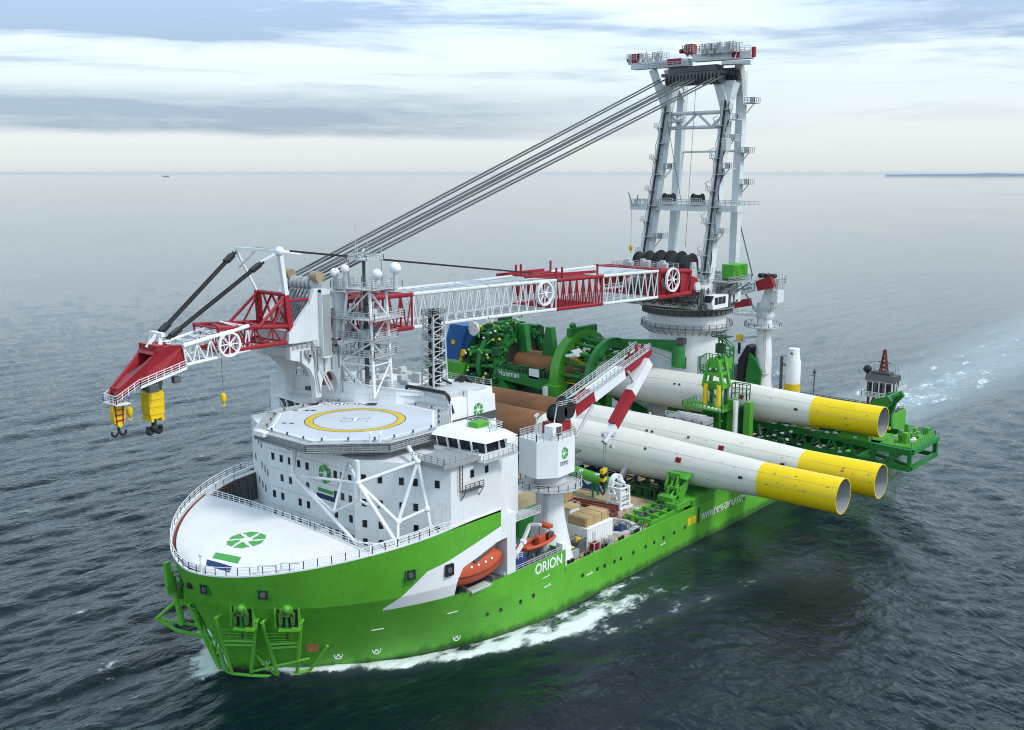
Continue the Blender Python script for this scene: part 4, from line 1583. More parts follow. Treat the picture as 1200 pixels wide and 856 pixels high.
def boat(root_name, label, cat, s0, s1, y, z0, w, h, canopy=True):
    t_ = thing(root_name, label, cat, ((s0 + s1) / 2, y, z0))
    L = s1 - s0
    k = 14
    secs = []
    for i in range(k + 1):
        f = i / k
        wd_ = w / 2 * (math.sin(PI * min(1, max(0.0, f * 0.84 + 0.10))) ** 0.35)
        rise = 0.16 * h * (abs(f - 0.45) / 0.55) ** 2.5
        secs.append((s0 + L * f, max(0.08, wd_), rise))
    hp = MB()
    vs, fs = [], []
    m = 9
    for x, ww, rs_ in secs:
        for j in range(m):
            a = -PI / 2 + PI * j / (m - 1)
            vs.append((x, y + ww * math.sin(a), z0 + rs_ + (h * 0.42) * (1 - max(0.0, math.cos(a)) ** 0.7)))
    for i in range(k):
        for j in range(m - 1):
            a = i * m + j
            fs.append((a, a + 1, a + m + 1, a + m))
    fs += [tuple(range(m)), tuple(range(k * m, k * m + m))]
    hp.add(vs, fs)
    ob = hp.build('hull', 'orange', t_)
    if canopy:
        cp = MB()
        vs, fs = [], []
        for x, ww, rs_ in secs:
            f = (x - s0) / L
            hh = h * 0.55 * (max(0.05, math.sin(PI * min(1, max(0, f * 0.92 + 0.05)))) ** 0.4)
            for j in range(m):
                a = PI * j / (m - 1)
                vs.append((x, y + ww * 0.98 * math.cos(a) * (1.0 if abs(math.cos(a)) > .5 else 1.0), z0 + rs_ * 0.9 + h * 0.42 + hh * math.sin(a) ** 0.6))
        for i in range(k):
            for j in range(m - 1):
                a = i * m + j
                fs.append((a, a + 1, a + m + 1, a + m))
        fs += [tuple(range(m)), tuple(range(k * m, k * m + m))]
        cp.add(vs, fs)
        cp.build('canopy', 'orange', t_)
        bd = MB()
        for sg in (-1, 1):
            bd.path([(x, y + sg * (ww + 0.06), z0 + rs_ * 0.95 + h * 0.42) for x, ww, rs_ in secs], 0.11, 6)
        bd.build('rubbing_strake', 'oxide', t_)
        for i in range(4):
            x, ww, rs_ = secs[4 + i * 2]
            pw = MB()
            pw.lathe([(0.2, 0), (0.2, 0.06)], (x, y - ww * 0.90, z0 + rs_ + h * 0.70), (0, -1, 0.5), 10)
            pw.build('porthole', 'white_clean', t_)
        ct = MB()
        ct.bbox(s1 - L * 0.30, s1 - L * 0.12, y - w * 0.22, y + w * 0.22, z0 + h * 0.85, z0 + h * 1.12, 0.12)
        ct.build('conning_tower', 'orange', t_)
        ch_ = MB()
        for f in (0.2, 0.75):
            x = s0 + L * f
            ch_ = MB()
            ch_.bar((x - 0.25, y - w * 0.48, z0 - 0.15), (x - 0.25, y + w * 0.48, z0 - 0.15), 0.4, 0.7)
            ch_.build('cradle', 'dark_grey', t_)
    else:
        ct = MB()
        ct.bbox(s0 + L * .5, s0 + L * .72, y - w * .2, y + w * .2, z0 + h * .3, z0 + h * 1.0, 0.08)
        ct.bar((s0 + L * .75, y - w * .4, z0 + h * .4), (s0 + L * .75, y - w * .4, z0 + h * 1.7), .12)
        ct.bar((s0 + L * .75, y + w * .4, z0 + h * .4), (s0 + L * .75, y + w * .4, z0 + h * 1.7), .12)
        ct.bbox(s0 + L * .72, s0 + L * .88, y - w * .42, y + w * .42, z0 + h * 1.65, z0 + h * 2.0, .08)
        ct.build('console', 'orange', t_)
        sp_ = MB()
        for sg in (-1, 1):
            sp_ = MB()
            sp_.path([(x, y + sg * ww, z0 + rs_ + h * 0.42) for x, ww, rs_ in secs], 0.28, 8)
            sp_.build('buoyancy_tube', 'orange', t_)
        en = MB()
        en.bbox(s1 - L * .1, s1 + .3, y - .4, y + .4, z0 + h * .3, z0 + h * .95, .08)
        en.build('engine', 'dark_grey', t_)
        ch_ = MB()
        for f in (0.3, 0.65):
            x = s0 + L * f
            ch_.bar((x, y + 0.2, z0 + .2), (x - 0.6, y - 1.4, z0 - 1.4), 0.22)
            ch_.bar((x, y + 0.2, z0 + .2), (x, y + 1.0, 10.4), 0.22)
        ch_.build('skid', 'dark_grey', t_)
    return t_


boat('lifeboat', 'large enclosed orange lifeboat lying in the white hull recess below the accommodation', 'lifeboat', 29.6, 40.4, -22.7, 11.5, 3.9, 4.4)
boat('rescue_boat', 'small open orange rescue boat on its skids above the ship name', 'boat', 46.6, 54.2, -22.6, 12.4, 2.6, 1.7, False)

t = thing('boat_davit', 'white inclined davit arm standing aft of the big lifeboat', 'davit', (42.0, -23.2, 10.4))
mb = MB()
mb.bar((41.6, -23.2, 10.6), (46.3, -23.2, 14.6), 0.55, 0.7, w2=0.4, h2=0.5)
mb.tube((46.2, -23.6, 14.6), (46.2, -22.8, 14.6), 0.4, 12)
mb.build('arm', 'white_clean', t)
mb = MB()
mb.lathe([(0.7, -0.5), (0.7, 0.5)], (41.6, -23.2, 11.0), (0, 1, 0), 14)
mb.bbox(40.8, 42.6, -24.0, -22.4, 10.4, 10.9, 0.06)
mb.build('pivot', 'white_clean', t)
t = thing('boat_davit', 'white davit frame leaning over the small rescue boat', 'davit', (50.0, -20.5, 10.4))
mb = MB()
mb.bar((47.5, -20.4, 10.4), (51.0, -20.6, 15.6), 0.45, 0.55)
mb.bar((51.0, -20.6, 15.6), (51.4, -22.6, 15.9), 0.4, 0.45)
mb.build('arm', 'white', t)
mb = MB()
mb.bbox(46.8, 48.4, -21.2, -19.6, 10.4, 11.4, 0.08)
mb.build('winch_base', 'grey', t)

t = thing('tank_container', 'dark blue box unit with two white drums behind the white davit', 'container', (45.6, -22.0, 10.4))
mb = MB()
mb.bbox(43.6, 46.6, -23.6, -21.6, 10.42, 12.5, 0.08)
mb.build('housing', 'blue', t)
for x in (44.6, 46.6):
    mb = MB()
    mb.lathe([(0.1, 0), (0.9, 0.05), (0.95, 0.3), (0.95, 1.7), (0.85, 1.95), (0.1, 2.0)], (x, -21.3, 12.4), (0.2, 1, 0), 16)
    mb.build('drum', 'white_clean', t)
mb = MB()
for x in (44.6, 46.6):
    mb.bar((x, -21.2, 10.4), (x, -19.3, 11.5), .5, .4)
build_each(mb, 'stand', 'dark_grey', t)
for (x, y, w_, d_, h_, mt, lb, ct) in ((48.3, -20.0, 2.0, 1.4, 1.3, 'light_grey', 'pale grey deck locker under the small rescue boat', 'locker'), (53.0, -21.5, 1.6, 1.6, 1.1, 'grey', 'low grey winch box at the aft end of the boat deck', 'winch'),
                                       (43.0, -20.5, 1.4, 1.2, 1.8, 'white', 'narrow white cabinet against the accommodation wall on the boat deck', 'cabinet')):
    m_ = MB()
    m_.bbox(x, x + w_, y, y + d_, 10.4, 10.4 + h_, 0.08)
    m_.bbox(x + .2, x + w_ - .2, y + .2, y + d_ - .2, 10.38 + h_, 10.5 + h_, 0.04)
    tag(m_.build('deck_locker', mt), lb, ct)
# white step plate at the break of the deck
mb = MB()
mb.bbox(54.9, 55.9, -24.45, -23.0, 7.0, 12.0, 0.06)
mb.build('break_post', 'white_clean', ship)

# ------------------------------------------------------------------ knuckle boom crane (port)
KX, KY = 58.2, -19.0
t = thing('knuckle_boom_crane', 'white and red knuckle boom deck crane on a tapered column beside the accommodation', 'crane', (KX, KY, 6.9))
mb = MB()
mb.lathe([(4.3, 6.9), (4.0, 8.6), (3.2, 12.0), (2.6, 15.0), (2.45, 17), (2.45, 22.0)], (KX, KY, 0), n=32)
colm = mb.build('column', 'white', t)
mb = MB()
mb.lathe([(2.5, 20.6), (5.6, 20.6), (5.6, 20.8), (2.5, 20.8)], (KX, KY, 0), n=32, cap=False)
ringp = [(KX + 5.5 * math.cos(2 * PI * i / 20), KY + 5.5 * math.sin(2 * PI * i / 20), 20.8) for i in range(20)]
mb.rail(ringp, 1.1, 1.4, 0.05, closed=True)
mb.box(KX - 13, KX - 4, KY + 1.0, KY + 4.2, 20.4, 20.6)
mb.rail([(KX - 13, KY + 1, 20.6), (KX - 4.5, KY + 1, 20.6)], 1.1, 1.4)
mb.box(KX - 12, KX - 5, KY - 2.0, KY + 1.0, 17.2, 17.4)
mb.rail([(KX - 5, KY - 2, 17.4), (KX - 12, KY - 2, 17.4)], 1.1, 1.4)
mb.build('platform', 'light_grey', t)
mb = MB()
mb.ladder((KX - 2.9, KY - 1.2, 7.2), (KX - 2.6, KY - 1.2, 20.6), 0.7, 0.06)
for z in np.arange(9, 20, 1.2):
    for i in range(5):
        a = PI * 0.5 + PI * i / 4
        b = PI * 0.5 + PI * (i + 1) / 4
        mb.bar((KX - 2.9 + .6 * math.cos(a), KY - 1.2 + .6 * math.sin(a), z), (KX - 2.9 + .6 * math.cos(b), KY - 1.2 + .6 * math.sin(b), z), .06)
mb.rail([(KX - 5, KY - 2.2, 8.5), (KX - 3, KY - 3.2, 8.5)], 1.2, .8)
mb.build('caged_ladder', 'light_grey', colm)
mb = MB()
mb.lathe([(2.6, 20.85), (2.9, 21.2), (2.9, 22.6), (3.3, 22.9)], (KX, KY, 0), n=32)
mb.build('slew_ring', 'light_grey', t)
hs = [(KX + (x_ - KX) * .83, KY + (y_ - KY) * .83) for x_, y_ in ((51.6, -20.8), (55.0, -23.6), (61.0, -23.2), (64.4, -19.4), (63.6, -15.4), (52.6, -15.4))]
mb = MB()
mb.prism(hs, 'z', 23.0, 29.4)
house = mb.build('crane_house', 'white_clean', t, smooth=False)
mb = MB()
mb.rail([(p[0], p[1], 29.4) for p in hs], 1.2, 1.3, 0.05, closed=True)
mb.build('handrail', 'light_grey', house)
mb = MB()
mb.bbox(55.0, 57.6, -22.1, -20.2, 29.42, 31.8, 0.12)
ctl = mb.build('control_cabin', 'white_clean', t)
mb = MB()
mb.box(57.6, 57.64, -21.8, -20.5, 29.9, 31.5)
mb.box(55.9, 57.3, -22.14, -22.09, 29.9, 31.5)
mb.build('window', 'dark_grey', ctl, smooth=False)
mb = MB()
mb.tube((53.3, -20.0, 29.4), (53.3, -20.0, 33.6), 0.14, 6)
mb.bar((52.9, -20.0, 33.5), (53.7, -20.0, 33.9), .5, .3)
mb.build('lamp_post', 'light_grey', house)
nv = Vector((55.0 - 51.6, -23.6 + 20.8, 0)).normalized()
nf = Vector((nv.y, -nv.x, 0))
if nf.y > 0:
    nf = -nf
emblem('house_emblem', Vector((57.4, -22.74, 26.9)), (1, 0, 0), (0, 0, 1), 1.0, house)
text('house_lettering', 'DEME', 1.0, (56.1, -22.80, 24.9), rotp, 'dark_grey', house, 0.006, 0.9)
mb = MB()
mb.box(61.9, 63.8, -21.4, -20.0, 25.5, 26.0)
mb.box(61.4, 63.8, -21.8, -20.0, 23.4, 23.9)
build_each(mb, 'access_step', 'dark_grey', house)
# main boom: rises aft from its hinge to the knuckle
H0, H1 = Vector((60.6, -19.0, 31.6)), Vector((86.6, -19.0, 39.5))
bd = (H1 - H0)
segs = [(0.0, 0.13, 'white', 2.2, 2.0), (0.13, 0.34, 'red', 2.4, 2.0), (0.34, 0.70, 'white_clean', 2.4, 2.0), (0.70, 1.0, 'red', 2.0, 1.8)]
for f0, f1, mt, hh, ww in segs:
    m_ = MB()
    m_.bar(H0 + bd * (f0 + .001), H0 + bd * (f1 - .001), ww, hh, w2=ww * 0.97, h2=hh * (0.95 if f1 < 1 else 0.62))
    o_ = m_.build('main_boom_section', mt, t, smooth=False)
    o_['label'] = ('red' if mt == 'red' else 'white') + ' length of the main boom'
mb = MB()
for sg in (-1, 1):
    y = KY + sg * 1.35
    mb.bar(H0 + bd * .12 + Vector((0, sg * 1.3, 1.5)), H0 + bd * .97 + Vector((0, sg * 1.3, 1.25)), 0.5, 0.1)
    mb.rail([H0 + bd * .06 + Vector((0, sg * 1.55, 1.6)), H0 + bd * .97 + Vector((0, sg * 1.55, 1.3))], 1.2, 1.3, 0.05)
mb.rail([H0 + Vector((-3.6, -1.6, -1.2)), H0 + Vector((-2.6, -1.6, 2.6)), H0 + bd * .10 + Vector((0, -1.6, 1.6))], 1.0, 1.2)
mb.build('boom_walkway', 'light_grey', t)
for i, x in enumerate((59.2, 61.4, 62.9)):
    m_ = MB()
    y = -19.6 if i < 2 else -18.6
    m_.lathe([(1.5, -1.1), (1.5, -0.95), (1.05, -0.95), (1.05, .95), (1.5, .95), (1.5, 1.1)], (x, y, 32.9 + 0.35 * i), (0, 1, 0), 20)
    m_.build('winch_drum', 'black', t)
mb = MB()
mb.bbox(57.9, 62.4, -20.2, -17.4, 29.42, 31.4, 0.1)
mb.build('winch_bed', 'red', t)
mb = MB()
for x, h_ in ((80.0, 2.6), (82.4, 3.0), (84.4, 2.3)):
    p = H0 + bd * ((x - H0.x) / bd.x)
    mb.bar(p + Vector((0, -.6, .8)), p + Vector((.4, -.6, h_ + .6)), .3)
    mb.bar(p + Vector((1.2, -.6, .8)), p + Vector((.4, -.6, h_ + .6)), .25)
mb.lathe([(0.9, -.7), (0.9, .7)], tuple(H1 + Vector((0.4, 0, 0.2))), (0, 1, 0), 16)
mb.build('sheave_bracket', 'red', t)
# folded second boom
K0, K1 = Vector((85.8, -20.2, 38.3)), Vector((72.2, -20.2, 25.4))
kd = K1 - K0
for f0, f1, mt, hh in ((0.0, 0.40, 'white_clean', 2.0), (0.40, 0.80, 'red', 2.1), (0.80, 1.0, 'white_clean', 1.1)):
    m_ = MB()
    m_.bar(K0 + kd * (f0 + .002), K0 + kd * (f1 - .002), 1.5, hh, w2=1.4 if f1 < 1 else .5, h2=hh * (.95 if f1 < 1 else .6))
    m_.build('folded_boom_section', mt, t, smooth=False)['label'] = ('red' if mt == 'red' else 'white') + ' length of the folded second boom'
mb = MB()
mb.tube(H0 + Vector((3.0, -1.4, -3.6)), H0 + bd * .30 + Vector((0, -1.4, -1.0)), .32, 10)
mb.tube(H0 + bd * .72 + Vector((0, -1.2, 0)), K0 + kd * .32 + Vector((0, 0, .4)), .25, 10)
build_each(mb, 'hydraulic_cylinder', 'light_grey', t)
mb = MB()
p = K1 + Vector((1.2, 0, 1.2))
for dx, dz in ((0, 0), (-1.2, .2), (1.6, -.4), (-.2, -1.5), (1.4, -2.4)):
    mb.lathe([(.55, -.35), (.55, .35)], (p.x + dx, p.y, p.z + dz), (0, 1, 0), 12)
mb.bar(p + Vector((-1.4, 0, .2)), p + Vector((1.8, 0, -.4)), .3, .5)
build_each(mb, 'tip_sheave', 'light_grey', t)
mb = MB()
for dx in (-.35, .35):
    mb.tube((72.4 + dx, -20.2, 25.6), (72.2 + dx * .7, -20.2, 20.2), .05, 5)
build_each(mb, 'hoist_rope', 'rope', t)
t = thing('crane_hook', 'yellow and black striped hook block hanging from the knuckle boom crane', 'hook block', (72.2, -20.2, 17.2))
for i in range(4):
    m_ = MB()
    m_.prism([(-.62 + .05 * i, 0), (.62 - .05 * i, .28), (.62 - .05 * i, 1.02), (-.62 + .05 * i, .74)], 'y', -20.6, -19.8)
    m_.V = [(v[0] + 72.2, v[1], v[2] + 19.5 - i * .74) for v in m_.V]
    m_.build('striped_cheek', 'hook_yellow' if i % 2 == 0 else 'black', t)['label'] = 'yellow cheek stripe' if i % 2 == 0 else 'black cheek stripe'
mb = MB()
mb.lathe([(.2, 0), (.3, .4), (.3, 1.0)], (72.2, -20.2, 16.6), n=10)
mb.path([(72.2, -20.2, 16.7), (72.6, -20.2, 16.3), (72.5, -20.2, 15.7), (72.0, -20.2, 15.6), (71.7, -20.2, 16.0)], .18, 8)
mb.build('hook', 'black', t)

# ------------------------------------------------------------------ heavy lift crane
CX, CY = 161.0, 17.0
crane = thing('heavy_lift_crane', 'giant white crane with A-frame mast and red and white lattice boom laid forward', 'crane', (CX, CY, 6.9))
mb = MB()
mb.lathe([(9.9, 6.9), (9.9, 31.0), (9.9, 33.0), (10.3, 34.2), (10.3, 36.6), (9.9, 37.0)], (CX, CY, 0), n=56)
ped = mb.build('pedestal', 'white', crane)
mb = MB()
mb.lathe([(9.8, 33.2), (12.2, 33.2), (12.2, 33.5), (9.8, 33.5)], (CX, CY, 0), n=48, cap=False)
rp = [(CX + 12.0 * math.cos(2 * PI * i / 36), CY + 12.0 * math.sin(2 * PI * i / 36), 33.5) for i in range(36)]
mb.rail(rp, 1.2, 2.0, 0.06, closed=True)
for i in range(36):
    a = 2 * PI * i / 36
    mb.bar((CX + 10 * math.cos(a), CY + 10 * math.sin(a), 31.8), (CX + 12 * math.cos(a), CY + 12 * math.sin(a), 33.2), .2)
mb.build('ring_walkway', 'grey', ped)
mb = MB()
mb.box(150.4, 151.4, 5.5, 8.5, 20, 21.0)
mb.lathe([(1.2, 14), (1.2, 27)], (152.6, 7.0, 0), n=12)
mb.build('stair_trunk', 'light_grey', ped)
# slewing platform
mb = MB()
mb.lathe([(10.2, 37.0), (11.5, 37.6), (11.5, 39.2), (10.8, 39.6)], (CX, CY, 0), n=48)
for i in range(40):
    a = 2 * PI * i / 40 + .05
    r_ = 11.0
    mb.bbox(CX + r_ * math.cos(a) - .7, CX + r_ * math.cos(a) + .7, CY + r_ * math.sin(a) - .7, CY + r_ * math.sin(a) + .7, 37.0, rnd.uniform(38.6, 40.6), .1)
mb.build('slew_ring', 'dark_grey', crane)
mb = MB()
mb.lathe([(12.4, 38.6), (12.4, 38.85)], (CX, CY, 0), n=40)
rp = [(CX + 12.2 * math.cos(2 * PI * i / 40), CY + 12.2 * math.sin(2 * PI * i / 40), 38.85) for i in range(40)]
mb.rail(rp, 1.2, 2.0, 0.06, closed=True)
mb.rail([(p[0] * .0 + CX + (p[0] - CX) * .93, CY + (p[1] - CY) * .93, 41.4) for p in rp], 1.2, 2.0, 0.06, closed=True)
mb.build('slew_walkway', 'grey', crane)
mb = MB()
mb.prism([(147.0, 39.6), (169.5, 39.6), (169.5, 43.6), (167, 45.4), (150.0, 45.4), (146.5, 43.0)], 'y', 6.0, 28.0)
mb.bbox(150, 168, 5.0, 29.0, 40.0, 42.2, .2)
plat = mb.build('slew_platform', 'crane_white', crane, smooth=False)
mb = MB()
for i in range(60):
    x, y = rnd.uniform(147, 168), rnd.uniform(5, 28)
    w_, d_, h_ = rnd.uniform(.6, 2.4), rnd.uniform(.6, 2.4), rnd.uniform(.6, 2.8)
    z_ = 45.4 if 151 < x < 169 else 43.2
    mb.bbox(x, x + w_, y, y + d_, z_ - .2, z_ + h_, .06)
build_each(mb, 'machinery', 'light_grey', plat)
mb = MB()
for i in range(36):
    x, y = rnd.uniform(146, 166), rnd.choice([rnd.uniform(3.6, 5.6), rnd.uniform(4.5, 28)])
    z_ = 39.7 if y < 5.6 else 45.2
    mb.bbox(x, x + rnd.uniform(.6, 2.2), y, y + rnd.uniform(.5, 1.6), z_, z_ + rnd.uniform(.8, 2.6), .06)
for i in range(14):
    x = rnd.uniform(147, 166)
    mb.tube((x, 4.8, 39.5), (x, 4.8, 44.8), .16, 6)
build_each(mb, 'dark_machinery', 'dark_grey', plat)
mb = MB()
rq = random.Random(8)
for i in range(46):
    if i % 2:
        x, y = 146.4, rq.uniform(6, 27)
        mb.bbox(x - rq.uniform(.3, 1.2), x + .3, y, y + rq.uniform(.6, 2.0), rq.uniform(39.6, 42), rq.uniform(42, 44.6), .06)
    else:
        x = rq.uniform(147, 167)
        mb.bbox(x, x + rq.uniform(.5, 2.0), 6.0 - rq.uniform(.3, 1.6), 6.1, rq.uniform(41.8, 43), rq.uniform(43.4, 45.6), .06)
build_each(mb, 'side_cabinet', 'grey', plat)
mb = MB()
for z in (41.4, 43.4):
    mb.box(144.6, 146.9, 4.0, 28.0, z, z + .12)
    mb.rail([(146.4, 4.2, z + .1), (144.7, 4.2, z + .1), (144.7, 27.8, z + .1)], 1.2, 1.4, .07)
for i in range(9):
    y = 5 + i * 2.7
    mb.bar((146.6, y, 40), (144.8, y, 43.4), .18)
mb.path([(144.8, 5 + i * 1.5, 40.6 + .8 * (i % 2)) for i in range(15)], .2, 6)
mb.build('front_gallery', 'dark_grey', plat)
mb = MB()
mb.rail([(150, 6.2, 45.4), (167, 6.2, 45.4), (169.4, 6.2, 43.6), (169.4, 28, 43.6)], 1.2, 1.8, .06)
mb.rail([(147, 5.0, 42.2), (168, 5.0, 42.2)], 1.2, 1.8, .06)
mb.build('handrail', 'light_grey', plat)
# operator cabin
mb = MB()
mb.prism([(148.8, 39.8), (156.2, 39.8), (156.2, 43.0), (149.6, 43.2), (148.2, 41.4)], 'y', 2.2, 5.2)
cb = mb.build('operator_cabin', 'white_clean', crane, smooth=False)
for x0, x1 in ((149.4, 150.9), (151.2, 152.8), (153.1, 154.7)):
    m_ = MB()
    m_.box(x0, x1, 2.12, 2.25, 40.9, 42.7)
    m_.build('window', 'glass', cb, smooth=False)
m_ = MB()
m_.slab([(148.15, 2.5, 41.5), (149.45, 2.5, 43.05), (149.45, 4.9, 43.05), (148.15, 4.9, 41.5)], .05)
m_.build('window', 'glass', cb, smooth=False)
# green equipment container on the rear platform
mb = MB()
mb.bbox(158.4, 165.6, 2.2, 5.6, 46.6, 50.2, .1)
for i in range(12):
    mb.box(158.6 + i * .6, 158.86 + i * .6, 2.1, 2.22, 46.9, 49.9)
gbx = mb.build('equipment_container', 'lime', crane)
mb = MB()
mb.box(155, 167.0, 1.4, 6.0, 45.8, 46.1)
mb.rail([(155, 1.6, 46.1), (166.8, 1.6, 46.1), (166.8, 6, 46.1)], 1.2, 1.6, .06)
for x in (157, 161, 165):
    mb.bar((x, 5, 42.5), (x, 1, 45.4), .4)
mb.build('container_platform', 'grey', crane)

# A-frame legs
YR, YL = 7.5, 26.5
for y, who in ((YR, 'port'), (YL, 'starboard')):
    yt = CY + (y - CY) * 0.92
    m_ = MB()
    m_.bar((154.0, y, 43.5), (163.4, yt, 91.5), 2.6, 2.4, up=(1, 0, 0), w2=2.1, h2=2.3)
    m_.bar((163.4, yt, 91.5), (164.2, yt, 95.5), 2.3, 2.6, up=(1, 0, 0), w2=3.4, h2=3.2)
    fl = m_.build('front_leg', 'crane_white', crane, smooth=False)
    m_ = MB()
    m_.bar((167.8, y, 44.0), (170.2, yt, 98.5), 2.0, 2.0, up=(1, 0, 0))
    m_.build('back_leg', 'crane_white', crane, smooth=False)
    # black access ladders, brackets and rest platforms on the front leg
    m_ = MB()
    a, b = Vector((152.5, y, 46.0)), Vector((161.8, yt, 91.0))
    m_.bar(a, b, .42, .3, up=(1, 0, 0))
    m_.build('ladder_track', 'black', fl)
    m_ = MB()
    m_.ladder(a + Vector((-.1, -.9, 0)), b + Vector((-.1, -.9, 0)), .8, .06, (0, 1, 0), 1.2)
    m_.path([a.lerp(b, f) + Vector((-.1, 1.0 + .2 * math.sin(f * 60), 0)) for f in np.linspace(0, 1, 26)], .10, 5)
    m_.build('service_ladder', 'grey', fl)
    m_ = MB()
    for k in range(11):
        c_ = a.lerp(b, (k + .6) / 11.2)
        dy = -1.9 if k % 2 == 0 else 1.9
        m_.box(c_.x - 1.0, c_.x + .8, min(c_.y, c_.y + dy) - .2, max(c_.y, c_.y + dy) + .2, c_.z, c_.z + .15)
        m_.rail([(c_.x - 1.0, c_.y + dy, c_.z + .1), (c_.x + .8, c_.y + dy, c_.z + .1)], 1.1, .8, .05)
        m_.bar((c_.x + .3, c_.y + dy, c_.z), (c_.x + .9, c_.y + dy * .5, c_.z - 1.6), .15)
        if y == YR:
            m_.path([(c_.x - .4, c_.y + dy * .9, c_.z + 1.0), (c_.x - 1.2, c_.y + dy * 1.1, c_.z + 2.0), (c_.x - .4, c_.y + dy * .6, c_.z + 2.6)], .12, 5)
    m_.build('rest_platform', 'light_grey', fl)
    if y == YR:
        m_ = MB()
        m_.path([a.lerp(b, f) + Vector((0, -1.4 + .3 * math.sin(f * 40), 0)) for f in np.linspace(0, 1, 30)], .16, 5)
        m_.build('cable_run', 'black', fl)
        m_ = MB()
        m_.bbox(157.0, 159.4, y - 2.6, y - 1.2, 78.5, 81.5, .1)
        m_.build('junction_box', 'light_grey', fl)
# cross members
mb = MB()
mb.bar((157.8, 1.0, 64.2), (157.8, 33.0, 64.2), 2.2, 1.6)
mb.bar((169.0, 6.0, 64.2), (169.0, 28.0, 64.2), 1.6, 1.2)
for y in (YR, YL):
    mb.bar((157.6, y, 64.2), (169.4, y, 64.2), 1.4, 1.4)
xb = mb.build('cross_beam', 'crane_white', crane, smooth=False)
mb = MB()
mb.rail([(156.6, 1.0, 65.0), (156.6, 33.0, 65.0)], 1.2, 1.6, .06)
mb.rail([(159.2, 1.0, 65.0), (159.2, 33.0, 65.0)], 1.2, 1.6, .06)
for y in (2.0, 4.5, 30.0, 32.0):
    mb.rail([(155.8, y, 64.0), (159.8, y, 64.0)], 2.0, 1.2, .06)
mb.bar((156.5, 32.0, 64.5), (153.0, 31.0, 68.0), .25)
mb.bar((156.5, 31.0, 64.5), (154.5, 29.0, 67.4), .25)
mb.rail([(168, 1, 64.6), (168, 8, 64.6)], 1.2, 1.4, .06)
mb.build('handrail', 'light_grey', xb)
for y in (21.2, 12.6):
    m_ = MB()
    m_.lathe([(1.3, -1.4), (1.3, -1.2), (1.0, -1.2), (1.0, 1.2), (1.3, 1.2), (1.3, 1.4)], (157.2, y, 66.6), (0, 1, 0), 18)
    m_.build('auxiliary_winch', 'black', crane)
    m_ = MB()
    m_.bbox(156, 158.6, y - 1.8, y + 1.8, 65.0, 65.7, .1)
    m_.rail([(155.9, y - 1.9, 65.0), (155.9, y + 1.9, 65.0)], 1.6, .6, .06)
    m_.build('winch_bed', 'crane_white', crane)
mb = MB()
mb.tube((163.0, 8.6, 88.2), (163.0, 25.4, 88.2), .5, 10)
mb.tube((163.2, 8.6, 84.6), (163.2, 25.4, 84.6), .45, 10)
for k in range(4):
    y0, y1 = 8.6 + 4.2 * k, 8.6 + 4.2 * (k + 1)
    mb.tube((163.1, y0, 84.6 if k % 2 else 88.2), (163.1, y1, 88.2 if k % 2 else 84.6), .35, 8)
mb.tube((170, 8.6, 78.6), (170, 25.4, 78.6), .3, 8)
for y in (9, 25):
    mb.tube((163, y, 86), (170, y, 88), .4, 8)
mb.build('brace', 'crane_white', crane)
for y in (7.4, 24.8):
    mb = MB()
    mb.box(160.2, 163.4, y - 3.6, y - .8, 86.0, 86.3)
    mb.rail([(160.3, y - .9, 86.3), (160.3, y - 3.5, 86.3), (163.3, y - 3.5, 86.3)], 1.2, 1.2, .06)
    mb.build('mast_platform', 'light_grey', crane)
for x, y, z in ((168.4, 3.6, 90.4), (168.0, 4.4, 78.0), (160.0, 4.4, 81.0), (157.0, 3.6, 74.0), (168.2, 4.2, 70.0), (154.6, 3.4, 58.0), (160.0, 22.4, 74.0), (156.4, 22.6, 56.0)):
    mb = MB()
    mb.box(x, x + 3.0, y, y + 3.2, z, z + .25)
    mb.rail([(x + 3, y + .1, z + .25), (x, y + .1, z + .25), (x, y + 3, z + .25)], 1.2, 1.0, .07)
    mb.bar((x + .3, y + .3, z), (x + 1.6, y + 3.0, z - 2.2), .18)
    mb.bbox(x + .6, x + 1.6, y + .8, y + 1.8, z + .25, z + 1.5, .05)
    mb.build('mast_platform', 'light_grey', crane)
# struts to the head beam
for p_, q_, w_, h_, w2_, h2_ in (((163.0, 8.4, 88.5), (160.5, 11.5, 99.6), 2.6, 1.8, 1.4, 1.2), ((163.0, 25.6, 88.5), (160.0, 29.0, 99.6), 2.2, 1.6, 1.6, 1.4),
                                ((170.0, 8.2, 92), (164.0, 6.0, 100.0), 1.8, 1.5, 1.8, 1.5), ((170.0, 25.6, 92), (164.0, 27.0, 100.0), 1.8, 1.5, 1.8, 1.5)):
    m_ = MB()
    m_.bar(p_, q_, w_, h_, up=(1, 0, 0), w2=w2_, h2=h2_)
    m_.build('head_strut', 'crane_white', crane, smooth=False)
# head beam with service cranes
mb = MB()
mb.bar((160.5, 18.0, 100.7), (160.0, 35.0, 100.7), 2.4, 1.8)
mb.bar((160.8, 17.0, 101.6), (162.5, 1.6, 101.6), 2.6, 1.8)
mb.bar((160.8, 9.0, 99.9), (163.5, 2.6, 99.9), 3.4, .8)
hb_ = mb.build('head_beam', 'crane_white', crane, smooth=False)
mb = MB()
for y, z in ((33.4, 102.2), (17.4, 103.4)):
    mb.bbox(158.8, 161.0, y - .9, y + 1.5, z - .8, z + 1.6, .1)
    mb.tube((160, y + 1.4, z), (160, y + 3.4, z + .15), .55, 10)
mb.bar((160.2, 20.0, 101.0), (160.2, 24.0, 101.0), 2.46, 1.5)
mb.bar((161.8, 4.2, 101.8), (162.2, 8.4, 101.8), 2.66, 1.5)
mb.bar((162.4, 1.3, 101.0), (162.4, 1.3, 103.4), .8, 1.0)
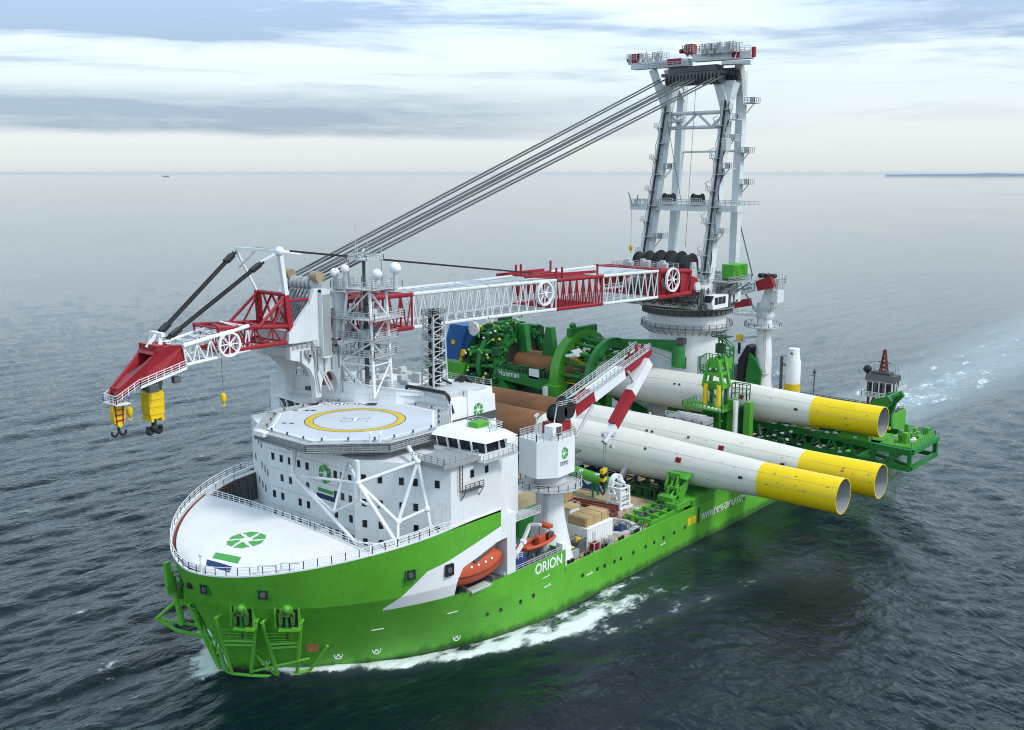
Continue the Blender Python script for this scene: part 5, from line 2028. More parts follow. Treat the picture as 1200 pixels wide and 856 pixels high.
build_each(mb, 'winch_motor', 'red', hb_)
mb = MB()
rh = random.Random(4)
for y in (34.6, 31.0, 26.6, 17.6, 12.6, 9.4, 5.6):
    z = 101.6 if y > 18 else 102.5
    for i in range(5):
        px_, py_ = rh.uniform(158.4, 161.2), y + rh.uniform(-1.5, 1.2)
        mb.bbox(px_, px_ + rh.uniform(.4, 1.2), py_, py_ + rh.uniform(.4, 1.2), z - .3, z + rh.uniform(.5, 2.2), .06)
    mb.rail([(158.4, y - 1.5, z + .4), (158.4, y + 1.5, z + .4), (161.6, y + 1.5, z + .4), (161.6, y - 1.5, z + .4)], 1.7, .8, .06)
    mb.bar((158.4, y - 1.5, z - 2.0), (161.2, y - .4, z + .8), .16)
    mb.tube((160.0, y, z), (160.0, y, z + rh.uniform(2.4, 3.6)), .08, 5)
mb.rail([(158.9, 35.0, 99.8), (158.9, 18.0, 99.8)], 1.2, 1.4, .06)
mb.rail([(159.2, 16.5, 102.4), (161, 1.6, 102.4)], 1.2, 1.4, .06)
mb.build('service_housing', 'light_grey', hb_)
mb = MB()
for i in range(16):
    y = 9.0 + i * 1.02
    mb.lathe([(1.7, -.22), (1.7, .22)], (160.6, y, 96.6), (0, 1, 0), 18)
for i in range(5):
    mb.lathe([(1.6, -.4), (1.6, .4)], (165.5, 6.5 + 1.1 * i, 97.6), (0, 1, 0), 18)
mb.bar((160.6, 8.0, 97.8), (160.6, 26.0, 97.8), 2.2, .8)
mb.bar((165.0, 7.0, 98.0), (165.0, 14.0, 98.0), 4.0, 1.8)
mb.bar((161.5, 10.0, 99.0), (161.5, 24.0, 99.0), 3.6, 1.4)
build_each(mb, 'sheave_block', 'dark_grey', crane)
# main winch drums between the legs
for i, y in enumerate((24.0, 20.6, 17.2, 13.8, 10.8)):
    m_ = MB()
    r_ = (2.3, 2.7, 3.0, 3.0, 2.6)[i]
    m_.lathe([(r_ + .5, -1.5), (r_ + .5, -1.3), (r_, -1.3), (r_, 1.3), (r_ + .5, 1.3), (r_ + .5, 1.5)], (150.0, y, 50.2), (0, 1, 0), 28)
    m_.build('main_winch_drum', 'black', crane)
mb = MB()
mb.bar((150.0, 8.5, 50.2), (150.0, 26.0, 50.2), 1.0, 1.0)
for y in (9.0, 15.4, 22.3, 26.0):
    mb.prism([(148, 43), (152.5, 43), (151, 51), (149, 51)], 'y', y - .3, y + .3)
mb.bbox(146, 154, 8, 26.5, 44.5, 46.8, .2)
mb.rail([(146, 8, 46.8), (146, 26, 46.8)], 1.2, 1.5, .06)
mb.build('winch_frame', 'light_grey', crane)
mb = MB()
mb.bar((158.5, 9.5, 50), (160.0, 9.0, 64.0), .25)
mb.bar((169.0, 8.0, 64.0), (174, 5.0, 46.0), .22)
mb.tube((163.0, 17.5, 99), (160, 17.5, 54), .06, 5)
mb.tube((160.0, 24.0, 86), (158, 18.0, 66), .08, 5)
build_each(mb, 'stay_wire', 'rope', crane)

# ------------------------------------------------------------------ boom
BY = 16.5


def hw(s):
    return 4.0 if s < 70 else 4.0 + (s - 70) / 62.0 * 5.2


def sec(s):
    return [(s, BY - hw(s), 45.0 - .010 * (s - 36)), (s, BY + hw(s), 45.0 - .010 * (s - 36)), (s, BY + hw(s), 51.2 - .010 * (s - 36)), (s, BY - hw(s), 51.2 - .010 * (s - 36))]


for s0, s1, bays, mt in ((36.5, 56.5, 7, 'red'), (56.5, 76.5, 8, 'crane_white'), (76.5, 96.5, 8, 'crane_white'), (96.5, 111.5, 7, 'red'), (111.5, 131.5, 8, 'crane_white')):
    m_ = MB()
    g_ = .12
    m_.lattice(sec(s0 + g_), sec(s1 - g_), bays, .42 if mt == 'red' else .37, .15, 8, cross=(mt == 'red'))
    if mt == 'red':
        for k in range(bays + 1):
            q = sec(s0 + g_ + (s1 - s0 - 2 * g_) * k / bays)
            m_.tube(q[0], q[3], .2, 6)
            m_.tube(q[1], q[2], .2, 6)
    o_ = m_.build('boom_section', mt, crane)
    o_['label'] = ('red' if mt == 'red' else 'white') + ' lattice length of the main boom'
    if mt != 'red':
        # walkway with hoist ropes inside the boom
        m_ = MB()
        m_.box(s0 + .3, s1 - .3, BY - 1.0, BY + 1.0, 46.1, 46.2)
        m_.rail([(s0 + .3, BY - 1, 46.2), (s1 - .3, BY - 1, 46.2)], 1.1, 2.0, .05)
        m_.build('inner_walkway', 'light_grey', o_)
mb = MB()
for x in (97.2, 99.0, 110.6):
    for dy in (-1, 1):
        mb.bar((x, BY + dy * hw(x) * .9, 50.8), (x, BY + dy * hw(x) * .9, 53.2), .35)
mb.bar((90.0, BY - 3, 51.6), (112.0, BY - 5, 51.3), .5, .6)
mb.bar((88.0, BY + 3, 51.8), (106.0, BY + 5, 51.5), .5, .6)
mb.build('rope_guide', 'red', crane)
# forked feet
for sg, y0, y1 in ((-1, BY - hw(131.5), 7.0), (1, BY + hw(131.5), 27.0)):
    m_ = MB()
    A = [(131.6, y0 + (-.0 if sg < 0 else -3.6), 44.0), (131.6, y0 + (3.6 if sg < 0 else 0), 44.0), (131.6, y0 + (3.6 if sg < 0 else 0), 50.2), (131.6, y0 + (0 if sg < 0 else -3.6), 50.2)]
    B = [(143.0, y1 - 1.5, 44.2), (143.0, y1 + 1.5, 44.2), (143.0, y1 + 1.5, 49.5), (143.0, y1 - 1.5, 49.5)]
    m_.lattice(A, B, 3, .55, .32, 8)
    m_.prism([(132.0, 48.6), (147.5, 46.8), (148.5, 44.8), (147.0, 43.6), (132.0, 43.9)] if False else [(139.0, 49.8), (146.5, 47.6), (148.4, 45.4), (146.6, 43.4), (139.0, 43.6)], 'y', y1 - 1.3, y1 + 1.3)
    m_.bar((131.6, y0, 50.2), (143, y1, 49.6), 1.0, 1.0)
    o_ = m_.build('boom_foot', 'red', crane)
    m_ = MB()
    m_.lathe([(1.3, -1.9), (1.3, 1.9)], (146.3, y1, 45.3), (0, 1, 0), 18)
    m_.build('pivot_pin', 'crane_white', o_)
mb = MB()
mb.bar((132, BY - 8.8, 50.2), (132, BY + 8.8, 50.2), .7, .9)
mb.bar((132, BY - 8.8, 44.1), (132, BY + 8.8, 44.1), .7, .9)
mb.bar((140, 8, 50.0), (133, 24, 50.0), .6, .6)
mb.bar((140, 25, 50.0), (133, 9, 50.0), .6, .6)
mb.box(137.5, 143, 9, 25, 49.6, 50.0)
mb.build('foot_cross_beam', 'red', crane)
mb = MB()
mb.rail([(138, 9, 50.0), (138, 25, 50.0), (143, 25, 50), (143, 9, 50)], 1.2, 1.5, .06)
for i in range(9):
    mb.bbox(138.5 + (i % 3) * 1.5, 139.6 + (i % 3) * 1.5, 9.6 + i * 1.7, 10.8 + i * 1.7, 50.0, 51.4 + .5 * (i % 2), .08)
mb.build('foot_equipment', 'light_grey', crane)
for (x, y, z, r_) in ((92.4, BY - hw(92.4) - .55, 48.2, 2.6), (135.6, 5.9, 48.0, 2.9)):
    m_ = MB()
    m_.wheel((x, y, z), r_, (0, 1, 0), .6, 8, .38)
    m_.build('rope_sheave', 'white_clean', crane)

# boom head: side plates, sheave nests and posts
mb = MB()
for y in (12.2, 20.8):
    mb.prism([(27.8, 45.4), (28.0, 47.2), (32.4, 51.6), (33.4, 54.0), (34.4, 54.0), (34.4, 44.0), (33.0, 44.4), (32.8, 45.2)], 'y', y - .4, y + .4)
    mb.prism([(34.2, 42.2), (36.0, 42.2), (36.0, 53.8), (34.2, 53.8)], 'y', y - 1.3, y + 1.0)
    mb.prism([(37.4, 45.0), (39.4, 45.6), (39.4, 53.0), (37.4, 53.2)], 'y', y - .9, y + .6)
    mb.prism([(39.4, 45.6), (41.2, 46.4), (41.2, 47.2), (39.4, 47.4)], 'y', y - .6, y + .4)
    mb.prism([(36.0, 50.4), (40.0, 50.4), (40.0, 51.8), (36.0, 52.6)], 'y', y - .5, y + .4)
mb.bar((29.2, 12.2, 46.4), (29.2, 20.8, 46.4), 1.6, 1.6)
mb.bar((37.5, 12.2, 45.2), (37.5, 20.8, 45.2), 1.6, 1.8)
mb.bar((36.0, 12.2, 51.4), (36.0, 20.8, 51.4), 1.8, 1.6)
mb.bar((35.0, 11.0, 53.6), (35.0, 21.6, 53.6), 1.6, .5)
hd_ = mb.build('boom_head', 'crane_white', crane, smooth=False)
mb = MB()
mb.box(34.35, 35.9, 10.82, 10.89, 42.6, 53.0)
mb.build('grey_post', 'grey', hd_)
mb = MB()
for i in range(7):
    y = 13.2 + i * 1.1
    mb.lathe([(1.1, -.3), (1.1, .3)], (34.8, y, 54.6), (0, 1, 0), 18)
build_each(mb, 'rope_sheave', 'light_grey', hd_)
mb = MB()
for y in (12.6, 20.2):
    mb.lathe([(.9, -1.0), (.9, 1.0)], (34.6, y, 55.9), (0, 1, 0), 18)
build_each(mb, 'rope_drum', 'tan', hd_)
mb = MB()
for i in range(9):
    y = 13.0 + i * .95
    mb.tube((29.4, y, 47.6), (34.6, y, 55.0), .07, 5)
    mb.tube((31.0, y, 46.4), (35.6, y, 54.0), .07, 5)
build_each(mb, 'reeving_rope', 'rope', hd_)

# fly jib: red root frame, white lattice, red nose
mb = MB()
q0 = [(28.6, 12.4, 45.6), (28.6, 20.6, 45.6), (28.4, 20.6, 48.2), (28.4, 12.4, 48.2)]
q1 = [(15.8, 13.2, 45.4), (15.8, 19.8, 45.4), (15.4, 19.8, 49.2), (15.4, 13.2, 49.2)]
mb.lattice(q0, q1, 4, .36, .16, 8)
for y0, y1 in ((12.4, 12.7), (20.6, 20.3)):
    mb.bar((28.6, y0, 47.4), (28.2, y1, 53.6), .8, .9)
    mb.tube((28.0, y1, 53.2), (22.4, y0, 48.6), .26, 8)
    mb.tube((28.2, y1, 53.0), (25.2, y0, 48.4), .18, 8)
mb.tube((28.2, 12.7, 53.4), (28.2, 20.3, 53.4), .36, 8)
mb.tube((28.5, 12.7, 48.2), (28.2, 16.5, 53.2), .2, 6)
mb.tube((28.5, 20.5, 48.2), (28.2, 16.5, 53.2), .2, 6)
mb.tube((28.5, 16.5, 48.2), (28.2, 14.2, 53.2), .2, 6)
mb.tube((28.5, 16.5, 48.2), (28.2, 18.8, 53.2), .2, 6)
mb.bar((28.5, 12.4, 48.2), (28.5, 20.6, 48.2), .9, .9)
mb.tube((28.2, 12.7, 52.4), (34.0, 12.6, 52.2), .24, 8)
mb.ball((34.2, 12.6, 52.2), .75, 10)
jib_root = mb.build('jib_root_frame', 'red', crane)
mb = MB()
q2 = [(10.0, 13.6, 44.2), (10.0, 19.4, 44.2), (9.6, 19.4, 47.0), (9.6, 13.6, 47.0)]
q1b = [(15.7, 13.2, 45.4), (15.7, 19.8, 45.4), (15.3, 19.8, 49.2), (15.3, 13.2, 49.2)]
qm = [(21.0, 12.9, 45.2), (21.0, 20.1, 45.2), (20.8, 20.1, 49.0), (20.8, 12.9, 49.0)]
mb.lattice(qm, q2, 5, .26, .13, 8)
mb.tube((20.8, 12.7, 49.1), (9.5, 13.5, 47.2), .34, 8)
mb.build('jib_lattice', 'white_clean', crane)
mb = MB()
mb.wheel((17.0, 12.5, 46.6), 2.0, (0, 1, 0), .45, 8, .3)
mb.wheel((18.6, 20.3, 46.6), 2.0, (0, 1, 0), .45, 8, .3)
mb.build('jib_sheave', 'white_clean', crane)
mb = MB()
prof_ = [(10.0, 44.0), (9.8, 47.2), (7.6, 47.5), (5.6, 46.8), (2.2, 43.9), (-0.2, 42.0), (-0.9, 40.9), (0.1, 40.4), (2.8, 42.0), (5.6, 43.1)]
for sg in (-1, 1):
    q_ = [(x, 16.5 + sg * (1.1 + 1.5 * max(0.0, min(1.0, (x + 0.6) / 7.0))), z) for x, z in prof_]
    mb.slab(q_ if sg < 0 else q_[::-1], .5)
mb.box(3.5, 9.6, 14.6, 18.4, 43.3, 43.8)
mb.prism([(9.9, 46.6), (7.4, 47.3), (5.0, 46.7), (4.8, 46.3), (9.9, 46.2)], 'y', 14.3, 18.7)
mb.bar((6.0, 14.0, 47.2), (6.0, 19.0, 47.2), 1.3, .9)
mb.bar((0.0, 15.4, 41.4), (0.0, 17.6, 41.4), 1.0, 1.0)
mb.slab([(2.2, 15.0, 43.6), (2.2, 18.0, 43.6), (-0.3, 17.6, 41.7), (-0.3, 15.4, 41.7)], .3)
nose = mb.build('jib_nose', 'red', crane, smooth=False)
mb = MB()
mb.prism([(8.6, 46.5), (2.4, 43.5), (.4, 42.1), (.6, 41.7), (2.6, 43.0), (8.6, 45.4)], 'y', 15.7, 17.3)
mb.build('nose_rope_channel', 'dark_grey', nose)
mb = MB()
mb.rail([(9.8, 13.2, 43.9), (2.4, 13.9, 41.9)], 1.1, 1.2, .05)
mb.bar((9.8, 13.3, 43.8), (2.4, 14.0, 41.8), .3, .35)
mb.rail([(2.4, 13.9, 41.9), (-1.2, 14.6, 39.7), (-1.2, 18.4, 39.7)], 1.2, 1.0, .05)
mb.rail([(9.8, 19.8, 43.9), (-1.2, 18.4, 39.7)], 1.1, 1.2, .05)
mb.box(-1.3, 1.0, 14.5, 18.5, 39.5, 39.65)
mb.bar((6.6, 15.0, 47.2), (7.2, 15.6, 49.0), .5)
mb.bar((6.6, 18.2, 47.2), (7.2, 18.0, 49.0), .5)
mb.bar((5.2, 16.5, 47.2), (7.2, 16.5, 49.2), .4)
mb.bar((7.2, 15.0, 49.0), (7.2, 18.4, 49.0), .7, .6)
mb.build('nose_walkway', 'white_clean', nose)
mb = MB()
mb.bar((5.4, 15.0, 43.2), (5.4, 18.0, 43.2), 2.4, 1.4)
mb.lathe([(1.1, -1.4), (1.1, 1.4)], (5.6, 16.5, 41.8), (0, 1, 0), 16)
mb.bbox(3.4, 5.0, 13.2, 14.4, 40.9, 42.0, .1)
mb.bbox(7.8, 8.9, 13.6, 14.6, 41.6, 42.6, .1)
build_each(mb, 'hook_gear', 'dark_grey', nose)
# jib mast and its stays
mb = MB()
mb.bar((28.2, 12.6, 53.4), (27.0, 12.2, 60.6), .8, .7)
mb.bar((28.2, 20.4, 53.4), (24.6, 20.8, 60.8), .34, .34)
mb.bar((25.0, 20.8, 57.6), (26.4, 17.6, 60.7), .3, .3)
mb.bar((24.6, 20.8, 60.8), (27.0, 12.2, 60.6), .5, .5)
mb.bar((27.0, 12.2, 60.6), (24.0, 13.2, 59.0), .3, .3)
mb.bar((27.0, 12.4, 60.7), (31.5, 12.6, 60.0), .6, .5)
mb.ball((27.0, 12.2, 60.6), .8, 10)
mb.build('jib_mast', 'white_clean', crane)
mb = MB()
for (a, b) in (((24.3, 20.6, 60.2), (8.2, 18.2, 48.6)), ((24.4, 13.2, 59.0), (7.6, 14.6, 48.4))):
    for d_ in (-.35, .35):
        mb.bar(Vector(a) + Vector((0, d_, 0)), Vector(b) + Vector((0, d_, 0)), .22, .34)
    for f in (.08, .92):
        p = Vector(a).lerp(Vector(b), f)
        mb.bar(p - (Vector(b) - Vector(a)).normalized() * .9, p + (Vector(b) - Vector(a)).normalized() * .9, 1.2, .6)
for y0, y1 in ((12.6, 13.6), (20.2, 18.6)):
    for d_ in (-.3, .3):
        mb.bar((28.5, y0 + d_, 60.6), (92.0, y1 + d_, 52.3), .24, .30)
mb.build('pendant_bar', 'black', crane)
# luffing ropes from the A-frame head down to the boom head
for k, (ya, yb) in enumerate(((26.0, 20.6), (18.6, 17.4), (15.6, 15.6), (9.0, 12.4))):
    m_ = MB()
    for j in range(2):
        d_ = (j - .5) * 1.15
        dz = .10 * j
        m_.bar((160.2, ya + d_ * 1.3, 96.8 + dz), (35.2, yb + d_, 55.2 + dz), .30, .30)
    m_.build('luffing_rope', 'rope', crane)

# ------------------------------------------------------------------ hook blocks
t = thing('hook_block', 'big square yellow hook block with black double hook under the red jib nose', 'hook block', (5.6, 16.5, 41.0))
mb = MB()
mb.prism([(4.5, 40.6), (6.7, 40.6), (6.9, 40.0), (6.8, 37.0), (6.4, 36.3), (4.8, 36.3), (4.4, 37.0), (4.3, 40.0)], 'y', 15.3, 17.7)
bk = mb.build('block_cheek', 'hook_yellow', t, smooth=False)
mb = MB()
for y in (15.2, 17.65):
    for i in range(3):
        mb.box(4.5, 6.7, y, y + .15, 37.0 + i * 1.15, 37.25 + i * 1.15)
for x in (4.5, 6.2):
    mb.box(x, x + .45, 15.2, 17.8, 35.9, 36.6)
mb.build('stiffener', 'hook_yellow', bk)
mb = MB()
for i in range(4):
    mb.lathe([(1.1, -.25), (1.1, .25)], (5.6, 15.6 + i * .6, 40.6), (0, 1, 0), 16)
build_each(mb, 'sheave', 'dark_grey', t)
mb = MB()
mb.tube((5.6, 16.5, 36.4), (5.6, 16.5, 34.6), .4, 12)
for sg in (-1, 1):
    mb.path([(5.6, 16.5, 35.0), (5.6 + .35 * sg, 16.5, 34.0), (5.6 + .9 * sg, 16.5, 33.8), (5.6 + 1.15 * sg, 16.5, 34.3), (5.6 + 1.0 * sg, 16.5, 35.0)], .32, 8)
mb.ball((5.6, 16.5, 34.6), .7, 12)
mb.build('double_hook', 'black', t)
t = thing('hook_block', 'slim yellow whip hook in a red lattice guide at the very tip of the jib', 'hook block', (-0.1, 16.5, 39.4))
mb = MB()
for sx in (-.7, .7):
    for sy in (-.5, .5):
        mb.tube((-0.1 + sx, 16.5 + sy, 40.6), (-0.1 + sx * .7, 16.5 + sy, 36.4), .12, 6)
for z in (40.2, 39.4, 38.6, 37.8, 37.0):
    mb.bar((-0.8, 15.9, z), (.6, 15.9, z), .14)
    mb.bar((-0.8, 17.1, z), (.6, 17.1, z), .14)
mb.build('guide_frame', 'red', t)
mb = MB()
mb.prism([(-.9, 39.2), (.7, 39.2), (.9, 38.4), (.7, 36.6), (-.1, 35.8), (-.9, 36.6), (-1.1, 38.4)], 'y', 16.0, 17.0)
mb.build('block_cheek', 'hook_yellow', t, smooth=False)
mb = MB()
mb.tube((-0.1, 16.5, 35.8), (-0.1, 16.5, 34.9), .22, 8)
for sg in (-1, 1):
    mb.path([(-0.1, 16.5, 35.1), (-0.1 + .6 * sg, 16.5, 34.5), (-0.1 + 1.1 * sg, 16.5, 34.8), (-0.1 + 1.1 * sg, 16.5, 35.3)], .2, 6)
mb.build('double_hook', 'black', t)
for (p, z1, z0, lb) in (((16.0, 13.4), 44.8, 38.0, 'small yellow ball hook on a long wire under the white jib lattice'), ((1.8, 16.5), 42.6, 37.8, 'tiny yellow ball hook on a wire between the two hook blocks'), ((157.8, 33.2), 64.0, 53.0, 'small yellow hook hanging from the starboard end of the A-frame cross beam')):
    t = thing('ball_hook', lb, 'hook', (p[0], p[1], z0))
    mb = MB()
    mb.tube((p[0], p[1], z1), (p[0], p[1], z0), .04, 5)
    mb.build('wire', 'rope', t)
    mb = MB()
    mb.lathe([(.15, .9), (.45, .6), (.5, 0), (.35, -.5), (.15, -.7)], (p[0], p[1], z0), n=10)
    mb.build('hook_ball', 'hook_yellow', t)
    mb = MB()
    mb.path([(p[0], p[1], z0 - .6), (p[0] + .3, p[1], z0 - 1.0), (p[0], p[1], z0 - 1.3), (p[0] - .3, p[1], z0 - 1.0)], .1, 6)
    mb.build('hook', 'hook_yellow', t)

# ------------------------------------------------------------------ boom rest
t = thing('boom_rest', 'white boom rest with arched saddles under the crane boom head', 'boom rest', (36.0, 18.5, 35.4))
mb = MB()
for y in (12.6, 20.6):
    pts = [(28.2, 44.8), (28.2, 42.6), (30.4, 42.0), (32.2, 40.4), (33.0, 38.6), (33.2, 35.4), (34.3, 35.4)]
    pts += [(36.2 + 1.9 * math.cos(a), 36.0 + 3.6 * math.sin(a)) for a in np.linspace(PI, 0, 13)]
    pts += [(38.2, 35.4), (38.9, 35.4), (39.0, 41.0), (38.0, 44.0), (33.4, 44.0), (32.6, 44.9)]
    mb.prism(pts, 'y', y - .6, y + .6)
mb.bar((36.0, 12.6, 42.6), (36.0, 20.6, 42.6), 3.6, 1.6)
mb.bar((30.6, 12.6, 43.6), (30.6, 20.6, 43.6), 3.6, 1.4)
mb.build('saddle', 'crane_white', t, smooth=False)
mb = MB()
mb.tube((33.4, 21.2, 35.4), (33.2, 21.2, 42.6), 1.0, 20)
mb.build('support_column', 'crane_white', t)
mb = MB()
mb.bar((33.0, 12.3, 43.0), (36.0, 11.8, 36.4), .3)
mb.bar((33.6, 12.3, 43.0), (36.6, 11.8, 36.4), .3)
mb.rail([(31, 12.4, 43.4), (36, 12.4, 43.4)], 1.1, 1.2, .05)
mb.build('stair', 'light_grey', t)
mb = MB()
mb.lathe([(1.3, -.5), (1.3, .5)], (36.6, 14.0, 38.2), (0, 1, 0), 16)
mb.bar((34.6, 13.6, 39.4), (38.6, 13.2, 39.8), .5, .7)
mb.bar((38.6, 13.2, 39.8), (39.4, 13.2, 37.6), .5, .6)
build_each(mb, 'clamp_wheel', 'oxide', t)

mb = MB()
rb_ = random.Random(3)
for i in range(16):
    x, z = rb_.uniform(28.6, 38.4), rb_.uniform(42.4, 43.8)
    mb.bbox(x, x + rb_.uniform(.3, 1.0), 11.5, 12.05, z, z + rb_.uniform(.3, 1.0), .04)
for x in (30.2, 31.8, 33.6, 35.0, 36.6, 38.2):
    mb.box(x, x + .14, 11.7, 12.0, 41.6 if x < 33 else 39.9, 43.9)
mb.rail([(28.6, 11.8, 44.2), (33.6, 11.8, 44.2)], 1.1, 1.0, .05)
mb.path([(33.0, 11.8, 43.6), (33.2, 11.6, 40.0), (33.8, 11.6, 36.2)], .14, 6)
mb.path([(38.8, 11.8, 43.6), (38.7, 11.6, 40.0), (38.6, 11.6, 35.6)], .14, 6)
build_each(mb, 'rest_fitting', 'grey', t)
mb = MB()
for i in range(14):
    x, y = rb_.uniform(33, 44), rb_.uniform(17, 25)
    mb.bbox(x, x + rb_.uniform(.4, 1.6), y, y + rb_.uniform(.4, 1.4), 35.4, 35.4 + rb_.uniform(.5, 2.0), .05)
build_each(mb, 'deck_gear', 'dark_grey', t)

# ------------------------------------------------------------------ radar mast
t = thing('radar_mast', 'white lattice radar mast with white radomes behind the helideck', 'mast', (41.0, 8.2, 35.4))
base = [(38.3, 12.6), (39.6, 4.4), (44.6, 5.4), (43.6, 13.4)]
topq = [(39.0, 10.0), (39.8, 5.2), (44.0, 5.8), (43.4, 10.8)]
A = [(x, y, 35.4) for x, y in base]
Bq = [(x, y, 53.6) for x, y in topq]
mb = MB()
for a, b in zip(A, Bq):
    mb.tube(a, b, .27, 8)
V_ = [[Vector(a).lerp(Vector(b), f) for a, b in zip(A, Bq)] for f in (0, .30, .52, .74, 1.0)]
for L in V_[1:]:
    for i in range(4):
        mb.tube(L[i], L[(i + 1) % 4], .13, 6)
for k in range(len(V_) - 1):
    for i in range(4):
        j = (i + 1) % 4
        if (k + i) % 2:
            mb.tube(V_[k][i], V_[k + 1][j], .15, 6)
        else:
            mb.tube(V_[k][j], V_[k + 1][i], .15, 6)
mb.build('lattice_leg', 'white_clean', t)
mb = MB()
for z, ex, side_ in ((42.4, 1.0, 0), (45.4, 1.6, 0), (48.9, 3.2, 1), (54.0, 3.4, 1)):
    f = (z - 35.4) / 18.2
    L = [Vector(a).lerp(Vector(b), min(1, f)) for a, b in zip(A, Bq)]
    c_ = sum(L, Vector()) / 4
    L = [c_ + (p - c_) * (1 + ex / 4) for p in L]
    L = [Vector((p.x, p.y, z)) for p in L]
    mb = MB()
    mb.slab(L, .14)
    mb.rail(L, 1.15, 1.1, .05, closed=True)
    pl = mb.build('platform', 'light_grey', t)
mb = MB()
for i in range(16):
    x, y, z = rnd.uniform(38.2, 44.6), rnd.uniform(4.8, 11.0), rnd.choice([45.4, 48.9, 42.4])
    mb.bbox(x, x + rnd.uniform(.4, 1.1), y, y + rnd.uniform(.4, 1.1), z, z + rnd.uniform(.5, 1.8), .05)
build_each(mb, 'electronics_box', 'light_grey', pl)
mb = MB()
mb.bar((41.4, 8.2, 35.4), (41.4, 8.2, 58.5), .55)
for k in range(6):
    z = 36.5 + k * 2.6
    mb.bar((42.2 - (k % 2) * 1.6, 9.4, z), (42.2 - ((k + 1) % 2) * 1.6, 6.8, z + 2.2), .7, .12)
mb.build('inner_stair', 'dark_grey', t)
mb = MB()
mb.rail([(39.4, 5.4, 58.6), (39.0, 10.0, 58.6), (43.6, 10.6, 58.6), (43.8, 6.0, 58.6)], .9, .9, .05, closed=True)
mb.slab([(39.2, 5.4, 58.6), (39.0, 10.0, 58.6), (43.6, 10.6, 58.6), (43.8, 6.0, 58.6)], .15)
for x, y in ((39.5, 5.6), (39.2, 9.8), (43.5, 6.1), (43.4, 10.3)):
    mb.bar((x, y, 54.0), (x, y, 58.6), .22)
for x, y, h_ in ((39.4, 8, 64.5), (43.4, 6, 61.2), (41.5, 10, 60.8), (43.0, 9.0, 61.5)):
    mb.tube((x, y, 58.6), (x, y, h_), .05, 5)
mb.bar((39.2, 6.0, 60.2), (42.4, 9.2, 60.2), .3, .3)
mb.build('top_gantry', 'light_grey', t)
for x, y, z, r_, k in ((44.2, 3.6, 57.2, 1.0, 54.0), (40.6, 4.2, 56.4, .9, 54.0), (37.8, 9.0, 57.2, .75, 54.0), (37.6, 11.4, 56.4, .85, 54.0), (43.6, 4.8, 55.0, .5, 54)):
    m_ = MB()
    m_.ball((x, y, z), r_, 20)
    o_ = m_.build('radome', 'white_clean', t)
    m_ = MB()
    m_.lathe([(.45, k - .6), (.4, z - r_ * .9), (r_ * .72, z - r_ * .62)], (x, y, 0), n=14)
    m_.bar((x, y, k - .5), (41.5, 8, k - .5), .3, .3)
    m_.build('pedestal', 'light_grey', o_)
# exhaust and cable tower
t = thing('lattice_tower', 'narrow grey lattice tower carrying black exhaust pipes on the casing roof', 'tower', (50.4, 1.0, 37.0))
mb = MB()
A = [(48.8, -.6, 36.2), (48.8, 2.4, 36.2), (52.2, 2.4, 36.2), (52.2, -.6, 36.2)]
B = [(49.2, -.3, 49.0), (49.2, 2.1, 49.0), (51.8, 2.1, 49.0), (51.8, -.3, 49.0)]
mb.lattice(A, B, 6, .17, .10, 6)
mb.build('lattice_frame', 'light_grey', t)
mb = MB()
for x, y in ((50.0, .3), (50.9, .4), (50.0, 1.4), (51.0, 1.5)):
    mb.tube((x, y, 36.3), (x, y, 49.8), .30, 10)
mb.path([(51.0, -.2, 48), (51.2, -.2, 37.5), (52.6, -1.2, 36.6)], .2, 6)
mb.build('exhaust_pipe', 'black', t)
for z in (40.4, 44.6, 48.8):
    mb = MB()
    mb.rail([(49, -.4, z), (52, -.4, z), (52, 2.3, z), (49, 2.3, z)], 1.0, 1.0, .05, closed=True)
    mb.build('service_rail', 'grey', t)


